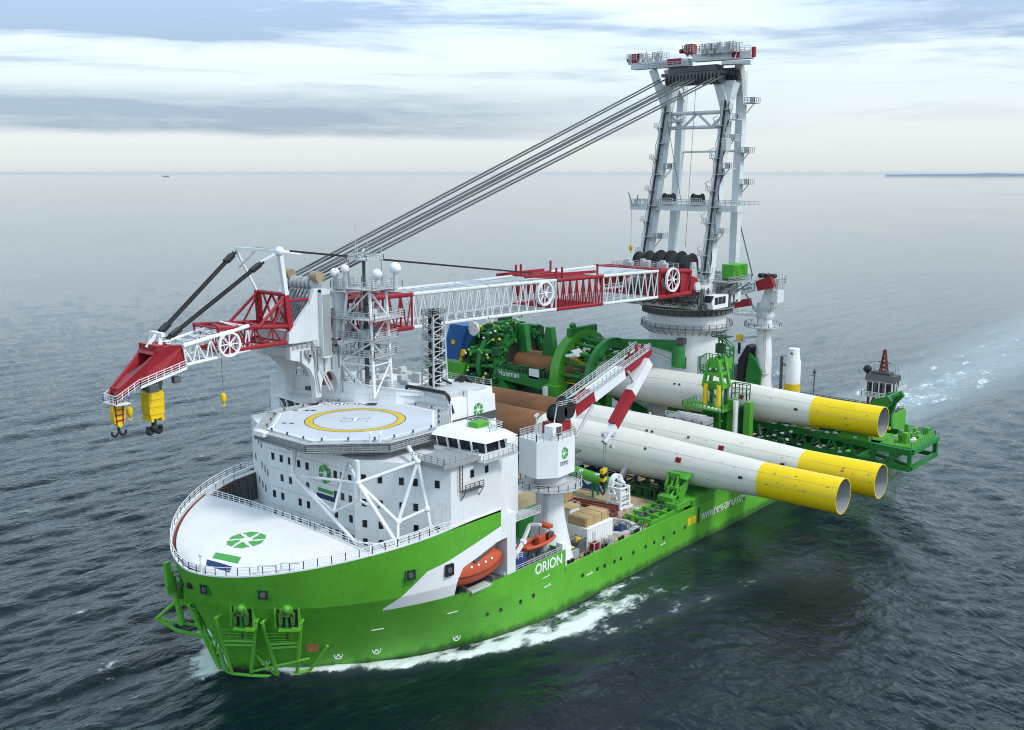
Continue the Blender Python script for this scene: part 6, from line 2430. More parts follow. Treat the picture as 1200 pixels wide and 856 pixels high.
# ------------------------------------------------------------------ monopiles
def pile(label, s, z, y_tip, y_bend0, y_bend1, y_yel, y_rust, y_end, r_tip, r_base):
    t_ = thing('monopile', label, 'monopile', (s, y_tip + 20, z), 'monopiles lying across the deck')
    o_ = (s, 0, z)
    ax = (0, 1, 0)

    def rad(y):
        f = min(1, max(0, (y - y_bend0) / (y_bend1 - y_bend0)))
        return r_tip + (r_base - r_tip) * f

    def body(y0, y1, k=14):
        return [(rad(y0 + (y1 - y0) * i / k), y0 + (y1 - y0) * i / k) for i in range(k + 1)]
    m_ = MB()
    m_.lathe(body(y_tip, y_yel, 4), o_, ax, 72, cap=False)
    # wall thickness at the open end
    m_.lathe([(r_tip, y_tip), (r_tip - .16, y_tip), (r_tip - .16, y_tip + .3)], o_, ax, 72, cap=False)
    ytop = m_.build('yellow_top_section', 'yellow', t_)
    m_ = MB()
    m_.lathe([(r_tip - .17, y_tip + .02), (r_tip - .17, y_tip + 26)], o_, ax, 64, cap=False)
    m_.lathe([(r_tip - .18, y_tip + 26), (r_tip - .18, y_tip + 26.4)], o_, ax, 48)
    m_.build('bore', 'pile_inside', ytop)
    m_ = MB()
    m_.lathe(body(y_yel + .002, y_rust), o_, ax, 72, cap=False)
    wh = m_.build('white_section', 'pile_white', t_)
    m_ = MB()
    m_.lathe(body(y_rust + .002, y_end, 3), o_, ax, 64)
    m_.build('bare_steel_section', 'rust_steel', t_)
    # weld seams and hanging lines along the flank, lifting ports and plates
    for a in (2.45, 3.02):
        m_ = MB()
        pts = []
        for i in range(26):
            y = y_tip + (y_rust - y_tip) * i / 25
            r_ = rad(y) + .012
            pts.append((s + r_ * math.cos(a), y, z + r_ * math.sin(a)))
        m_.path(pts, .022, 4)
        m_.build('seam_line', 'grey', wh)
    m_ = MB()
    r_ = rad(y_bend0)
    m_.lathe([(r_ + .004, y_bend0 - .03), (r_ + .012, y_bend0), (r_ + .004, y_bend0 + .03)], o_, ax, 64, cap=False)
    m_.build('ring_weld', 'pile_white', wh)

    def plate(name, a, y, w, h, mat, par):
        r_ = rad(y)
        c_ = Vector((s + r_ * math.cos(a), y, z + r_ * math.sin(a)))
        nv_ = Vector((math.cos(a), 0, math.sin(a)))
        q = MB()
        q.bar(c_ - nv_ * .1, c_ + nv_ * .05, w, h, up=(0, 1, 0))
        return q.build(name, mat, par)
    yy = y_yel + 3.2
    plate('round_port', 2.98, yy, .55, .9, 'black', wh)
    pk = plate('marker_plate', 2.75, y_yel + 17.0, 1.1, 1.3, 'red', wh)
    plate('marker_core', 2.75, y_yel + 17.0, .5, .62, 'black', pk)
    for dy in (34, 35.4):
        plate('round_port', 2.62, y_yel + dy, .5, .6, 'black', wh)
    plate('round_port', 2.55, y_yel + 25, .5, .6, 'rig_green_dark', wh)
    rs_ = random.Random(int(s))
    for i in range(12):
        plate('scuff_mark', rs_.uniform(2.2, 3.5), rs_.uniform(y_tip + .6, y_yel - .6), rs_.uniform(.05, .16), rs_.uniform(.15, .7), 'dark_grey' if i % 3 else 'pile_white', ytop)
    for i in range(10):
        plate('scuff_mark', rs_.uniform(2.2, 3.5), rs_.uniform(y_yel + 2, y_yel + 40), rs_.uniform(.05, .14), rs_.uniform(.2, .9), 'pile_inside', wh)
    return t_


pile('huge white monopile with a yellow end, the nearest of the three, overhanging the port side', 102.9, 14.5, -52.4, -37.0, -4.0, -36.4, 18.0, 50, 3.4, 4.85)
pile('huge white and yellow monopile lying directly behind the nearest one', 116.6, 14.5, -54.1, -39.0, -8.0, -38.4, 22.0, 56, 3.4, 4.85)
pile('white and yellow monopile raised in the green gripper, farthest from the bow', 146.0, 19.0, -42.8, -30.0, 2.0, -27.0, 33.0, 64, 3.4, 4.7)

# ------------------------------------------------------------------ cradles
def cradle(s, y, z_low, label, mirrored=1):
    """sea fastening: base skid, saddle and two clamp arms under a pile that lies along y"""
    t_ = thing('pile_cradle', label, 'cradle', (s, y, 6.9), 'green cradles under the monopiles')
    m_ = MB()
    m_.bbox(s - 7.5, s + 5.5, y - 2.2, y + 2.2, 6.92, 8.1, .12)
    m_.bbox(s - 5.8, s + 5.8, y - 1.8, y + 1.8, 8.05, 9.2, .15)
    base_ = m_.build('base_frame', 'lime', t_)
    m_ = MB()
    arc = [(s + 5.3 * math.cos(a), 14.5 + 5.3 * math.sin(a)) for a in np.linspace(PI * 1.17, PI * 1.83, 14)]
    m_.prism([(s - 5.6, 8.9)] + arc + [(s + 5.6, 8.9)], 'y', y - 1.5, y + 1.5)
    m_.build('saddle', 'rig_green', t_)
    for sg in (-1, 1):
        m_ = MB()
        p = [(s + sg * 6.6, 8.0), (s + sg * 7.2, 11.4), (s + sg * 6.0, 13.6), (s + sg * 5.0, 13.4), (s + sg * 5.6, 11.0), (s + sg * 4.6, 9.2)]
        for dy in (-1.3, 1.0):
            m_.prism(p, 'y', y + dy, y + dy + .4)
        m_.bar((s + sg * 5.4, y - 1.5, 13.5), (s + sg * 5.4, y + 1.5, 13.5), 1.2, .8)
        m_.tube((s + sg * 8.2, y, 8.2), (s + sg * 6.4, y, 12.4), .3, 8)
        m_.build('clamp_arm', 'lime', t_)
    m_ = MB()
    for i in range(7):
        x = s - 7 + i * 1.9
        m_.bbox(x, x + .5, y - 2.5, y - 2.2, 7.2, 8.0, .05)
    m_.rail([(s - 7.3, y - 2.1, 8.1), (s - 6.0, y - 2.1, 8.1)], 1.1, .9, .05)
    m_.rail([(s - 7.3, y + 2.1, 8.1), (s - 6.0, y + 2.1, 8.1)], 1.1, .9, .05)
    m_.build('lashing', 'rig_green_dark', t_)
    return t_


cradle(102.9, -19.8, 8, 'green steel cradle clamping the nearest monopile at the port deck edge')
cradle(102.9, 17.0, 8, 'green steel cradle under the nearest monopile on the far starboard side')
cradle(116.6, -19.8, 8, 'green steel cradle clamping the second monopile at the port deck edge')
cradle(116.6, 17.0, 8, 'green steel cradle under the second monopile on the far starboard side')
# low skid frame forward of the first cradle
t = thing('skid_frame', 'low green skid frame of parallel beams lying forward of the nearest cradle', 'frame', (88.5, -21.0, 6.9))
mb = MB()
for y in (-23.2, -21.4, -19.4, -17.6):
    mb.bar((83.0, y, 7.6), (95.0, y, 7.9), .55, .8)
for x in (83.6, 86.4, 89.4, 92.4):
    mb.bar((x, -23.4, 8.2), (x, -17.4, 8.2), .5, .45)
mb.build('beam', 'lime', t)
mb = MB()
mb.bbox(92.0, 97.6, -23.8, -20.8, 8.1, 9.3, .12)
mb.bbox(92.8, 95.2, -22.2, -18.6, 9.25, 10.2, .12)
for y in (-22.2, -20.0):
    mb.prism([(94.2, 9.3), (97.0, 9.3), (98.6, 11.4), (99.4, 13.6), (98.6, 13.9), (96.6, 11.9), (94.6, 11.6)], 'y', y, y + .3)
mb.bar((95.4, -22.4, 11.4), (95.4, -19.6, 11.4), .5)
mb.bar((98.8, -22.4, 13.6), (98.8, -19.6, 13.6), .8, .5)
mb.tube((93.6, -21.0, 9.8), (97.6, -21.0, 12.2), .28, 8)
mb.rail([(92.2, -23.6, 9.3), (94.0, -23.6, 9.3)], 1.0, .9, .06)
mb.slab([(96.8, -23.0, 13.2), (100.4, -23.0, 14.6), (100.4, -18.8, 14.6), (96.8, -18.8, 13.2)], .3)
build_each(mb, 'hydraulic_block', 'lime', t)
mb = MB()
for i in range(6):
    mb.bbox(84 + i * 1.9, 84.9 + i * 1.9, -20.9, -20.0, 8.0, 8.7, .06)
build_each(mb, 'valve', 'dark_grey', t)
t = thing('edge_platform', 'green edge platform with fittings along the port side under the nearest monopile', 'platform', (108, -23, 6.9))
mb = MB()
mb.prism([(97.0, 7.8), (122.0, 7.8), (122.0, 8.4), (112, 9.6), (100.0, 9.8), (97.0, 9.0)], 'y', -24.3, -21.2)
mb.build('plating', 'lime', t)
mb = MB()
for i in range(13):
    x = 98.6 + i * 1.75
    mb.tube((x, -23.4, 9.0), (x, -23.4, 10.3 - .03 * i), .18, 6)
    mb.bbox(x + .4, x + 1.0, -22.8, -22.1, 8.8, 10.0, .06)
build_each(mb, 'fitting', 'rig_green', t)

# ------------------------------------------------------------------ gripper and upending frames on the starboard side
GS, GZ = 146.0, 19.0
t = thing('pile_gripper', 'massive green gripper crammed with pipes around the far monopile, blue panel on its back', 'gripper', (GS, 68, 6.0))


def ring_plate(y0, y1, r0, r1, a0, a1, n=28):
    m_ = MB()
    vs, fs = [], []
    for i in range(n + 1):
        a = a0 + (a1 - a0) * i / n
        for y in (y0, y1):
            for r_ in (r0, r1):
                vs.append((GS + r_ * math.cos(a), y, GZ + r_ * math.sin(a)))
    for i in range(n):
        b, c = i * 4, i * 4 + 4
        for p, q in ((0, 1), (1, 3), (3, 2), (2, 0)):
            fs.append((b + p, b + q, c + q, c + p))
    fs += [(0, 1, 3, 2), (n * 4, n * 4 + 1, n * 4 + 3, n * 4 + 2)]
    m_.add(vs, fs)
    return m_


for y0, y1, r0, r1, mt in ((61.8, 62.8, 7.8, 11.2, 'rig_green'), (66.6, 68.0, 6.2, 12.6, 'rig_green'), (71.6, 72.6, 6.2, 11.6, 'rig_green_dark')):
    ring_plate(y0, y1, r0, r1, -.2 * PI, 1.2 * PI).build('ring_plate', mt, t)
gr_ = random.Random(21)
for mt, cnt, ra, rb in (('rig_green', 44, 8.0, 11.8), ('rig_green_dark', 44, 7.6, 12.2), ('lime', 12, 8.5, 12.2)):
    m_ = MB()
    for i in range(cnt):
        a = PI * gr_.uniform(-.15, 1.15)
        r_ = gr_.uniform(ra, rb)
        y = gr_.uniform(60.4, 62.4)
        c_ = Vector((GS + r_ * math.cos(a), y, GZ + r_ * math.sin(a)))
        d_ = Vector((-math.sin(a) * gr_.uniform(-1, 1) + math.cos(a) * gr_.uniform(-.8, .8), gr_.uniform(-.5, .5), math.cos(a) * gr_.uniform(-1, 1) + math.sin(a) * gr_.uniform(-.8, .8))) * gr_.uniform(.8, 2.2)
        if i % 2:
            m_.tube(c_ - d_, c_ + d_, gr_.uniform(.18, .5), 7)
        else:
            m_.bar(c_ - d_ * .6, c_ + d_ * .6, gr_.uniform(.4, 1.2), gr_.uniform(.4, 1.0))
    build_each(m_, 'clamp_cylinder', mt, t)
mb = MB()
rr = random.Random(5)
for i in range(46):
    a = -.1 * PI + 1.2 * PI * i / 45
    r_ = rr.uniform(8.0, 12.6)
    mb.tube((GS + r_ * math.cos(a), 62.8, GZ + r_ * math.sin(a)), (GS + r_ * math.cos(a + .08), 71.4, GZ + r_ * math.sin(a + .08)), rr.uniform(.25, .7), 8)
build_each(mb, 'pipe_run', 'rig_green', t)
mb = MB()
for i in range(90):
    a = -.1 * PI + 1.2 * PI * rr.random()
    r_ = rr.uniform(9.5, 13.0)
    y = rr.uniform(62, 72.5)
    x_, z_ = GS + r_ * math.cos(a), GZ + r_ * math.sin(a)
    k_ = rr.uniform(.4, 1.3)
    mb.bbox(x_ - k_, x_ + k_, y - k_, y + k_, z_ - k_, z_ + k_, .1)
build_each(mb, 'hydraulic_unit', 'rig_green_dark', t)
mb = MB()
for i in range(30):
    a = .45 * PI + .75 * PI * rr.random()
    r_ = rr.uniform(11.5, 13.6)
    y = rr.uniform(62, 72.5)
    x_, z_ = GS + r_ * math.cos(a), GZ + r_ * math.sin(a)
    mb.bar((x_, y, z_), (x_ + rr.uniform(-1, 1), y + rr.uniform(-2.5, 2.5), z_ + rr.uniform(-1.5, 1.5)), .4)
build_each(mb, 'lime_fitting', 'lime', t)
mb = MB()
for i in range(12):
    a = .5 * PI + .7 * PI * rr.random()
    r_ = 12.6
    y = rr.uniform(62, 72)
    mb.ball((GS + r_ * math.cos(a), y, GZ + r_ * math.sin(a)), rr.uniform(.3, .6), 8)
for y, z in ((73.0, 23.0), (74.5, 21.0), (68.0, 14.5)):
    mb.lathe([(1.0, -.4), (1.0, .4)], (GS - 12.6, y, z), (1, 0, 0), 14)
build_each(mb, 'yellow_actuator', 'hook_yellow', t)
mb = MB()
for i in range(15):
    a = .3 * PI + .8 * PI * rr.random()
    r_ = rr.uniform(12, 13.6)
    y = rr.uniform(62, 72.5)
    x_, z_ = GS + r_ * math.cos(a), GZ + r_ * math.sin(a)
    mb.bbox(x_ - .28, x_ + .28, y - .28, y + .28, z_ - .2, z_ + .2, .05)
build_each(mb, 'white_lamp', 'white_clean', t)
mb = MB()
mb.prism([(GS - 5.4, 6.4), (GS - 5.6, GZ + 3), (GS + 5.6, GZ + 3), (GS + 5.4, 6.4)], 'y', 64.2, 64.6)
ring_plate(61.2, 62.4, 4.9, 7.9, 0, 2 * PI, 40).build('cavity_shade_ring', 'black', t)  # black ring paints the shaded cavity between gripper and pile
mb.build('inner_diaphragm', 'black', t)
mb = MB()
mb.prism([(-.1, 0), (-1.2, 8.6), (-2.4, 9.4), (-4.8, 9.4), (-3.4, 0)], 'y', 0, 6.4)
mb.V = [(v[0] + GS - 9.2, v[1] + 78.4, v[2] + 20.4) for v in mb.V]
mb2 = MB()
mb2.slab([(GS - 13.2, 81.4, 19.6), (GS - 13.2, 74.6, 19.8), (GS - 13.2, 71.4, 30.8), (GS - 13.2, 77.4, 31.0)], 5.0)
mb2.build('blue_panel', 'bright_blue', t, smooth=False)
mb2 = MB()
mb2.slab([(GS - 13.3, 81.6, 19.0), (GS - 13.3, 74.4, 19.2), (GS - 13.3, 74.0, 20.8), (GS - 13.3, 81.2, 20.6)], 6.0)
mb2.build('panel_sill', 'grey', t, smooth=False)
mb2 = MB()
mb2.box(GS - 13.5, GS - 13.22, 75.4, 76.6, 25.2, 26.4)
mb2.build('panel_logo', 'hook_yellow', t)
mb2 = MB()
mb2.box(GS - 14.2, GS - 8.0, 73.2, 86.6, 15.6, 19.2)
mb2.box(GS - 14.6, GS - 7.8, 72.0, 77.0, 14.8, 20.2)
mb2.build('box_beam', 'lime', t, smooth=False)
mb2 = MB()
mb2.lathe([(2.0, 0), (2.0, 9)], (GS - 11.5, 80.2, 6.0), n=18)
mb2.build('fender_column', 'tan', t)
mb2 = MB()
mb2.lathe([(1.7, 0), (1.7, 7)], (GS - 9.0, 83.4, 8.0), n=18)
mb2.bbox(GS - 12, GS + 8, 60, 78, 6.2, 13.2, .4)
mb2.build('undercarriage', 'rig_green_dark', t)
mb2 = MB()
for i in range(24):
    x, y, z = GS - 12.6 + rr.random(), rr.uniform(60, 77), rr.uniform(6.6, 14)
    mb2.bar((x, y, z), (x, y + rr.uniform(-4, 4), z + rr.uniform(-3, 3)), rr.uniform(.3, .7))
build_each(mb2, 'side_brace', 'rig_green', t)
for y in (60.2, 50.6):
    m_ = MB()
    m_.slab([(GS - 2, y - 2.6, 21.0), (GS - 2, y - .9, 31.2), (GS - 2, y + .9, 31.2), (GS - 2, y + 2.4, 21.0)], 2.0)
    m_.build('cone_fin', 'rig_green', t, smooth=False)
mb2 = MB()
mb2.lathe([(1.9, -.35), (1.9, .35)], (GS - 11.6, 69.6, 30.0), (1, 0, 0), 18)
mb2.build('white_winch', 'pile_white', t)
mb2 = MB()
mb3 = MB()
mb3.bar((GS + 9, 62.5, 18.6), (GS + 9, 40.5, 17.2), 3.2, 3.0)
mb3.bar((GS + 9.2, 44, 16.6), (GS + 9.2, 22.0, 8.0), 2.4, 2.8)
mb3.build('main_beam', 'rig_green', t, smooth=False)
mb2.bar((GS - 10, 62.5, 18.6), (GS - 10, 40.5, 17.2), 3.2, 3.0)
mb2.bar((GS - 10.2, 61.5, 17.0), (GS - 10.2, 49.0, 6.0), 2.4, 2.8)
mb2.bar((GS - 9.8, 62.6, 16.0), (GS - 9.8, 63.0, 5.8), 2.2, 2.6)
mb2.bar((GS - 9.8, 42.0, 16.0), (GS - 9.8, 20.0, 8.0), 2.2, 2.4)
beam = mb2.build('main_beam', 'rig_green', t, smooth=False)
text('beam_lettering', 'Huisman', 2.3, (GS - 11.75, 60.4, 18.1), Matrix(((0, 0, -1), (-1, 0, 0), (0, 1, 0))), 'white_clean', beam, .01, .95, .02)
mb2 = MB()
for i in range(16):
    y = 42 + i * 1.25
    mb2.bbox(GS - 11.2, GS - 9.0, y, y + rr.uniform(.5, 1.1), 19.4, 19.8 + rr.uniform(.4, 1.8), .06)
build_each(mb2, 'valve_box', 'rig_green_dark', t)
mb2 = MB()
mb2.bar((GS - 11.7, 67.0, 15.8), (GS - 11.7, 60.4, 9.0), .5)
mb2.build('hydraulic_rod', 'pile_white', t)
mb2 = MB()
mb2.lathe([(.75, 0), (.75, 1.6)], (GS - 11.7, 67.8, 16.2), (0, -.6, -.8), 12)
mb2.bar((GS - 11.7, 60.4, 9.0), (GS - 11.7, 57.6, 6.2), .9)
mb2.build('yellow_cylinder', 'hook_yellow', t)
mb2 = MB()
ring_ = [(GS - 11.9 + 0, 65.2 + 2.0 * math.cos(a), 18.6 + 2.6 * math.sin(a)) for a in np.linspace(0, 2 * PI, 21)[:-1]]
mb2.path(ring_, .3, 6, closed=True)
mb2.build('hose_reel', 'black', t)
mb2 = MB()
mb2.box(GS - 11.6, GS - 11.4, 46.0, 49.4, 18.6, 21.2)
mb2.build('white_sheet', 'white_clean', t)

t = thing('pile_arch', 'green half-ring arch with yellow struts over the brown section of the far monopile', 'arch', (GS, 38, 6.0))
m_ = ring_plate(39.0, 41.8, 9.2, 12.4, .02 * PI, 1.02 * PI)
m_.bar((GS - 10.8, 40.4, GZ - .4), (GS - 10.8, 40.4, 6.0), 3.0, 3.2, up=(0, 1, 0))
m_.bar((GS + 10.8, 40.4, GZ - .4), (GS + 10.8, 40.4, 6.0), 3.0, 3.2, up=(0, 1, 0))
m_.bbox(GS - 13.2, GS - 8.4, 38.4, 43.0, 6.0, 18.0, .2)
m_.build('arch_ring', 'lime', t)
ring_plate(30.0, 31.4, 8.6, 11.2, .1 * PI, .95 * PI).build('second_ring', 'rig_green', t)
mb2 = MB()
for a in np.linspace(.15 * PI, .95 * PI, 9):
    mb2.tube((GS + 10.4 * math.cos(a), 39.2, GZ + 10.4 * math.sin(a)), (GS + 9.8 * math.cos(a), 31.0, GZ + 9.8 * math.sin(a)), .5, 8)
for i in range(64):
    a = (.15 + .8 * rr.random()) * PI
    r_ = rr.uniform(6.0, 10.0)
    y = rr.uniform(30, 39)
    mb2.bar((GS + r_ * math.cos(a), y, GZ + r_ * math.sin(a)), (GS + (r_ + 1) * math.cos(a), y + rr.uniform(-2, 2), GZ + (r_ + 1) * math.sin(a)), rr.uniform(.4, 1.0))
build_each(mb2, 'strut', 'rig_green', t)
mb2 = MB()
for a in (.40 * PI, .5 * PI, .66 * PI, .78 * PI):
    mb2.bar((GS + 9.2 * math.cos(a), 38.8, GZ + 9.2 * math.sin(a)), (GS + 6.2 * math.cos(a + .1), 32.0, GZ + 6.2 * math.sin(a + .1)), .55)
for z in (15.2, 18.4):
    mb2.bar((GS - 8.8, 39, z), (GS - 8.8, 28.6, z - .2), .35)
build_each(mb2, 'yellow_strut', 'hook_yellow', t)
mb2 = MB()
mb2.bbox(GS - 10.6, GS - 6.6, 36.0, 38.0, GZ + 6.6, GZ + 7.2, .1)
mb2.slab([(GS - 8.6, 37.6, GZ + 8.0), (GS - 7.0, 36.0, GZ + 8.6), (GS - 6.4, 34.6, GZ + 7.0), (GS - 8.2, 35.8, GZ + 6.4)], .2)
mb2.build('white_plate', 'white_clean', t)
mb2 = MB()
for y0, y1, z in ((28.4, 38.4, 14.0), (28.4, 38.4, 16.4), (28.4, 38.4, 19.0)):
    mb2.rail([(GS - 9.0, y0, z), (GS - 9.0, y1, z)], 1.2, 1.2, .08)
    mb2.box(GS - 9.2, GS - 7.4, y0, y1, z - .15, z)
mb2.rail([(GS - 7, 26.0, 25.0), (GS - 3, 24.0, 26.0), (GS + 1, 24, 27)], 2.2, 1.0, .1)
mb2.build('access_platform', 'rig_green', t)
mb2 = MB()
mb2.bbox(GS - 6, GS + 6, 39.6, 41.2, GZ + 11.4, GZ + 13.4, .2)
mb2.bar((GS - 3, 40.4, GZ + 12.0), (GS - 4.6, 40.4, GZ + 14.4), 1.2)
mb2.build('crest_box', 'rig_green', t)
t = thing('white_post', 'slim white post standing before the green arch behind the brown piles', 'post', (GS - 15, 41.0, 6.0))
mb2 = MB()
mb2.tube((GS - 15, 41.0, 6.0), (GS - 15, 41.0, 17.8), .7, 14)
mb2.build('shaft', 'white_clean', t)
mb2 = MB()
mb2.bbox(GS - 16, GS - 14, 40, 42, 5.4, 6.2, .1)
mb2.build('foot', 'white_clean', t)
# outboard girders that carry the gripper from the deck
t = thing('outrigger_girder', 'dark green outrigger girders reaching starboard under the gripper', 'girder', (GS, 45, 5.0))
for x in (GS - 10, GS + 9):
    m_ = MB()
    m_.bar((x, 18.0, 5.2 + 2.4), (x, 85.0, 5.2), 2.6, 2.2)
    m_.bar((x, 24.6, 1.5), (x, 50.0, 4.4), 1.2, 1.2)
    m_.build('girder', 'rig_green_dark', t, smooth=False)
m_ = MB()
for y in (30, 45, 60, 78):
    m_.bar((GS - 10, y, 5.8), (GS + 9, y, 5.8), 1.4, 1.4)
m_.build('cross_member', 'rig_green_dark', t)

# ------------------------------------------------------------------ green service crane in front of the pedestal
t = thing('jib_crane', 'slender green jib crane on a round post in front of the white crane pedestal', 'crane', (149.6, 10.6, 6.9))
mb2 = MB()
mb2.lathe([(1.7, 24.0), (1.7, 29.2), (1.3, 29.8)], (149.9, 12.4, 0), n=20)
mb2.bar((151.0, 12.4, 25.0), (151.4, 12.4, 25.0), 3.0, 3.0)
mb2.build('post', 'rig_green', t)
mb2 = MB()
mb2.bar((149.7, 12.6, 30.2), (148.8, 35.0, 28.8), 1.1, 1.5, w2=.7, h2=.8)
mb2.bar((149.8, 12.6, 28.4), (149.4, 20.0, 29.4), 1.0, 1.6)
mb2.build('jib_arm', 'rig_green', t, smooth=False)
mb2 = MB()
mb2.bar((149.4, 14.0, 25.4), (149.0, 27.0, 29.0), .6)
mb2.build('strut', 'light_grey', t)
mb2 = MB()
mb2.bbox(149.0, 150.8, 10.6, 12.6, 30.0, 31.6, .1)
mb2.build('hoist', 'dark_grey', t)

# ------------------------------------------------------------------ pile clamp tower, posts, ladder tower
t = thing('clamp_tower', 'bright green clamp tower with yellow cylinders standing before the far monopile', 'tower', (134.6, -7.4, 6.9))
mb2 = MB()
for sx in (-1.5, 1.5):
    for sy in (-1.9, 1.9):
        mb2.bar((134.6 + sx, -7.4 + sy, 6.9), (134.6 + sx, -7.4 + sy, 24.2), .8)
for z in (9, 12, 15, 18, 24):
    for sy in (-1.9, 1.9):
        mb2.bar((133.0, -7.4 + sy, z), (136.2, -7.4 + sy, z), .6)
    for sx in (-1.5, 1.5):
        mb2.bar((134.6 + sx, -9.3, z), (134.6 + sx, -5.5, z), .6)
for k in range(5):
    z0, z1 = 9 + 3 * k, 12 + 3 * k
    mb2.bar((133.1, -9.2, z0), (133.1, -5.6, z1), .35)
mb2.build('frame', 'rig_green', t)
mb2 = MB()
for x in (133.2, 136.2):
    o6 = [(-10.0, 24), (-4.8, 24), (-5.4, 27.0), (-6.2, 30.4), (-8.4, 30.6), (-9.2, 27.4)]
    for i in range(6):
        a6, b6 = o6[i], o6[(i + 1) % 6]
        mb2.bar((x, a6[0], a6[1]), (x, b6[0], b6[1]), .7, .8)
    mb2.bar((x, -9.2, 27.3), (x, -5.4, 27.1), .7, .8)
for y, z in ((-9.7, 24.2), (-5.2, 24.2), (-9.1, 27.3), (-5.6, 27.2), (-8.2, 30.2), (-6.4, 30.2)):
    mb2.bar((133.2, y, z), (136.2, y, z), .7, .8)
mb2.box(133.6, 135.8, -9.2, -5.2, 24.4, 25.0)
mb2.prism([(-8.4, 28.6), (-6.4, 28.6), (-6.6, 30.2), (-8.2, 30.2)], 'x', 132.8, 136.6)
mb2.bar((136, -7.4, 30), (140.5, -7.4, 28.5), 1.6, 2.2)
head = mb2.build('clamp_head', 'lime', t, smooth=False)
mb2 = MB()
for y in (-9.2, -5.8):
    mb2.tube((132.7, y, 19.4), (132.7, y, 24.8), .55, 10)
mb2.build('yellow_cylinder', 'hook_yellow', t)
mb2 = MB()
mb2.box(130.6, 137.4, -11.4, -.6, 18.9, 19.3)
mb2.rail([(137, -.8, 19.3), (130.8, -.8, 19.3), (130.8, -4.8, 19.3)], 1.1, 1.2, .06)
mb2.rail([(130.8, -10.2, 19.3), (130.8, -11.2, 19.3), (137, -11.2, 19.3)], 1.1, 1.2, .06)
for y in (-10.6, -1.4):
    mb2.bar((131, y, 18.9), (133.5, -7.4 + (1.8 if y > -5 else -1.8), 12), .35)
mb2.build('platform', 'lime', t)
mb2 = MB()
mb2.rail([(133.4, -5.2, 30.5), (133.4, -8.6, 30.5), (136, -8.6, 30.5)], 1.3, .9, .07)
mb2.path([(133.2, -5.0, 27.2), (132.2, -4.2, 28.4), (132.4, -4.2, 30.8), (133.4, -5.2, 31.6)], .2, 6)
mb2.rail([(133, -4.0, 27), (133, -5.4, 27)], 2.0, .8, .08)
mb2.build('access_rail', 'rig_green', t)
mb2 = MB()
for i in range(8):
    mb2.bbox(130.8 + i * .2, 131.3 + i * .2, -10.8 + i * 1.1, -10.3 + i * 1.1, 19.3, 19.7, .04)
build_each(mb2, 'deck_lamp', 'white_clean', t)
t = thing('guide_post', 'pair of tall green guide posts with a white pipe, right of the clamp tower', 'post', (136, -13.0, 6.9))
for y in (-10.9, -15.3):
    m_ = MB()
    m_.bar((136, y, 6.9), (136, y, 21.2), 1.5, 1.8)
    m_.build('post', 'lime', t, smooth=False)
m_ = MB()
m_.bar((136.4, -13.0, 6.9), (136.4, -13.0, 20.0), 1.0, 2.6)
m_.bar((136.2, -14.2, 19.0), (136.2, -11.4, 14.0), .4)
m_.bar((136.2, -11.4, 17.0), (136.2, -14.2, 13.0), .4)
m_.build('infill', 'rig_green_dark', t)
m_ = MB()
m_.tube((134.6, -12.7, 6.9), (134.6, -12.7, 21.3), .62, 12)
m_.build('white_pipe', 'white_clean', t)
m_ = MB()
m_.rail([(135.2, -11.2, 21.6), (135.2, -15.0, 21.6), (136.8, -15.0, 21.6), (136.8, -11.2, 21.6)], 3.6, 1.6, .09, closed=True)
m_.build('top_frame', 'rig_green', t)
t = thing('ladder_tower', 'thin green lattice ladder tower against the right edge of the crane pedestal', 'tower', (152.6, 0.4, 6.9))
m_ = MB()
A = [(151.4, -1.4, 6.9), (151.4, 2.2, 6.9), (153.8, 2.2, 6.9), (153.8, -1.4, 6.9)]
B = [(151.6, -1.4, 30.6), (151.6, 1.8, 32.6), (153.4, 1.8, 32.6), (153.4, -1.4, 30.6)]
m_.lattice(A, B, 8, .22, .14, 6)
m_.build('lattice_frame', 'rig_green', t)
m_ = MB()
m_.box(150.8, 154.4, -.6, 3.6, 32.6, 32.8)
m_.rail([(150.9, -.5, 32.8), (150.9, 3.5, 32.8)], 1.2, 1.2, .07)
m_.bbox(151.2, 152.8, .4, 2.6, 28.6, 31.0, .1)
m_.build('top_platform', 'rig_green_dark', t)

# ------------------------------------------------------------------ skid outrigger below the far pile
t = thing('upending_skid', 'long dark green truss skid reaching out over the port side beneath the far monopile', 'skid', (152, -20, 6.9))
mb2 = MB()
ya, yb, ye = 14.0, -36.0, -48.5
for x in (148.6, 158.0):
    mb2.bar((x, ya, 13.2), (x, yb, 13.2), 1.3, 1.5)
    mb2.bar((x, ya, 8.6), (x, yb, 9.2), 1.3, 1.5)
    n_ = 13
    for i in range(n_):
        y0 = ya + (yb - ya) * i / n_
        y1 = ya + (yb - ya) * (i + 1) / n_
        ym = (y0 + y1) / 2
        mb2.bar((x, y0, 8.8), (x, ym, 13.0), .55)
        mb2.bar((x, ym, 13.0), (x, y1, 8.9), .55)
tr_ = mb2.build('side_truss', 'rig_green', t, smooth=False)
mb2 = MB()
for i in range(14):
    y = ya + (yb - ya) * (i + .5) / 14
    mb2.bar((148.6, y, 13.0), (158, y, 13.0), .8, .8)
    mb2.bar((148.6, y, 8.9), (158, y, 8.9), .7, .7)
for y in (12, 0, -12, -20):
    mb2.bbox(149.4, 157.4, y - 1.2, y + 1.2, 6.92, 8.4, .1)
build_each(mb2, 'cross_member', 'rig_green_dark', t)
mb2 = MB()
mb2.box(149.6, 151.0, ya - 2, yb, 13.9, 14.4)
mb2.box(155.2, 156.6, ya - 2, yb, 13.9, 14.4)
mb2.box(151.6, 154.6, ya - 2, yb + 2, 13.5, 13.9)
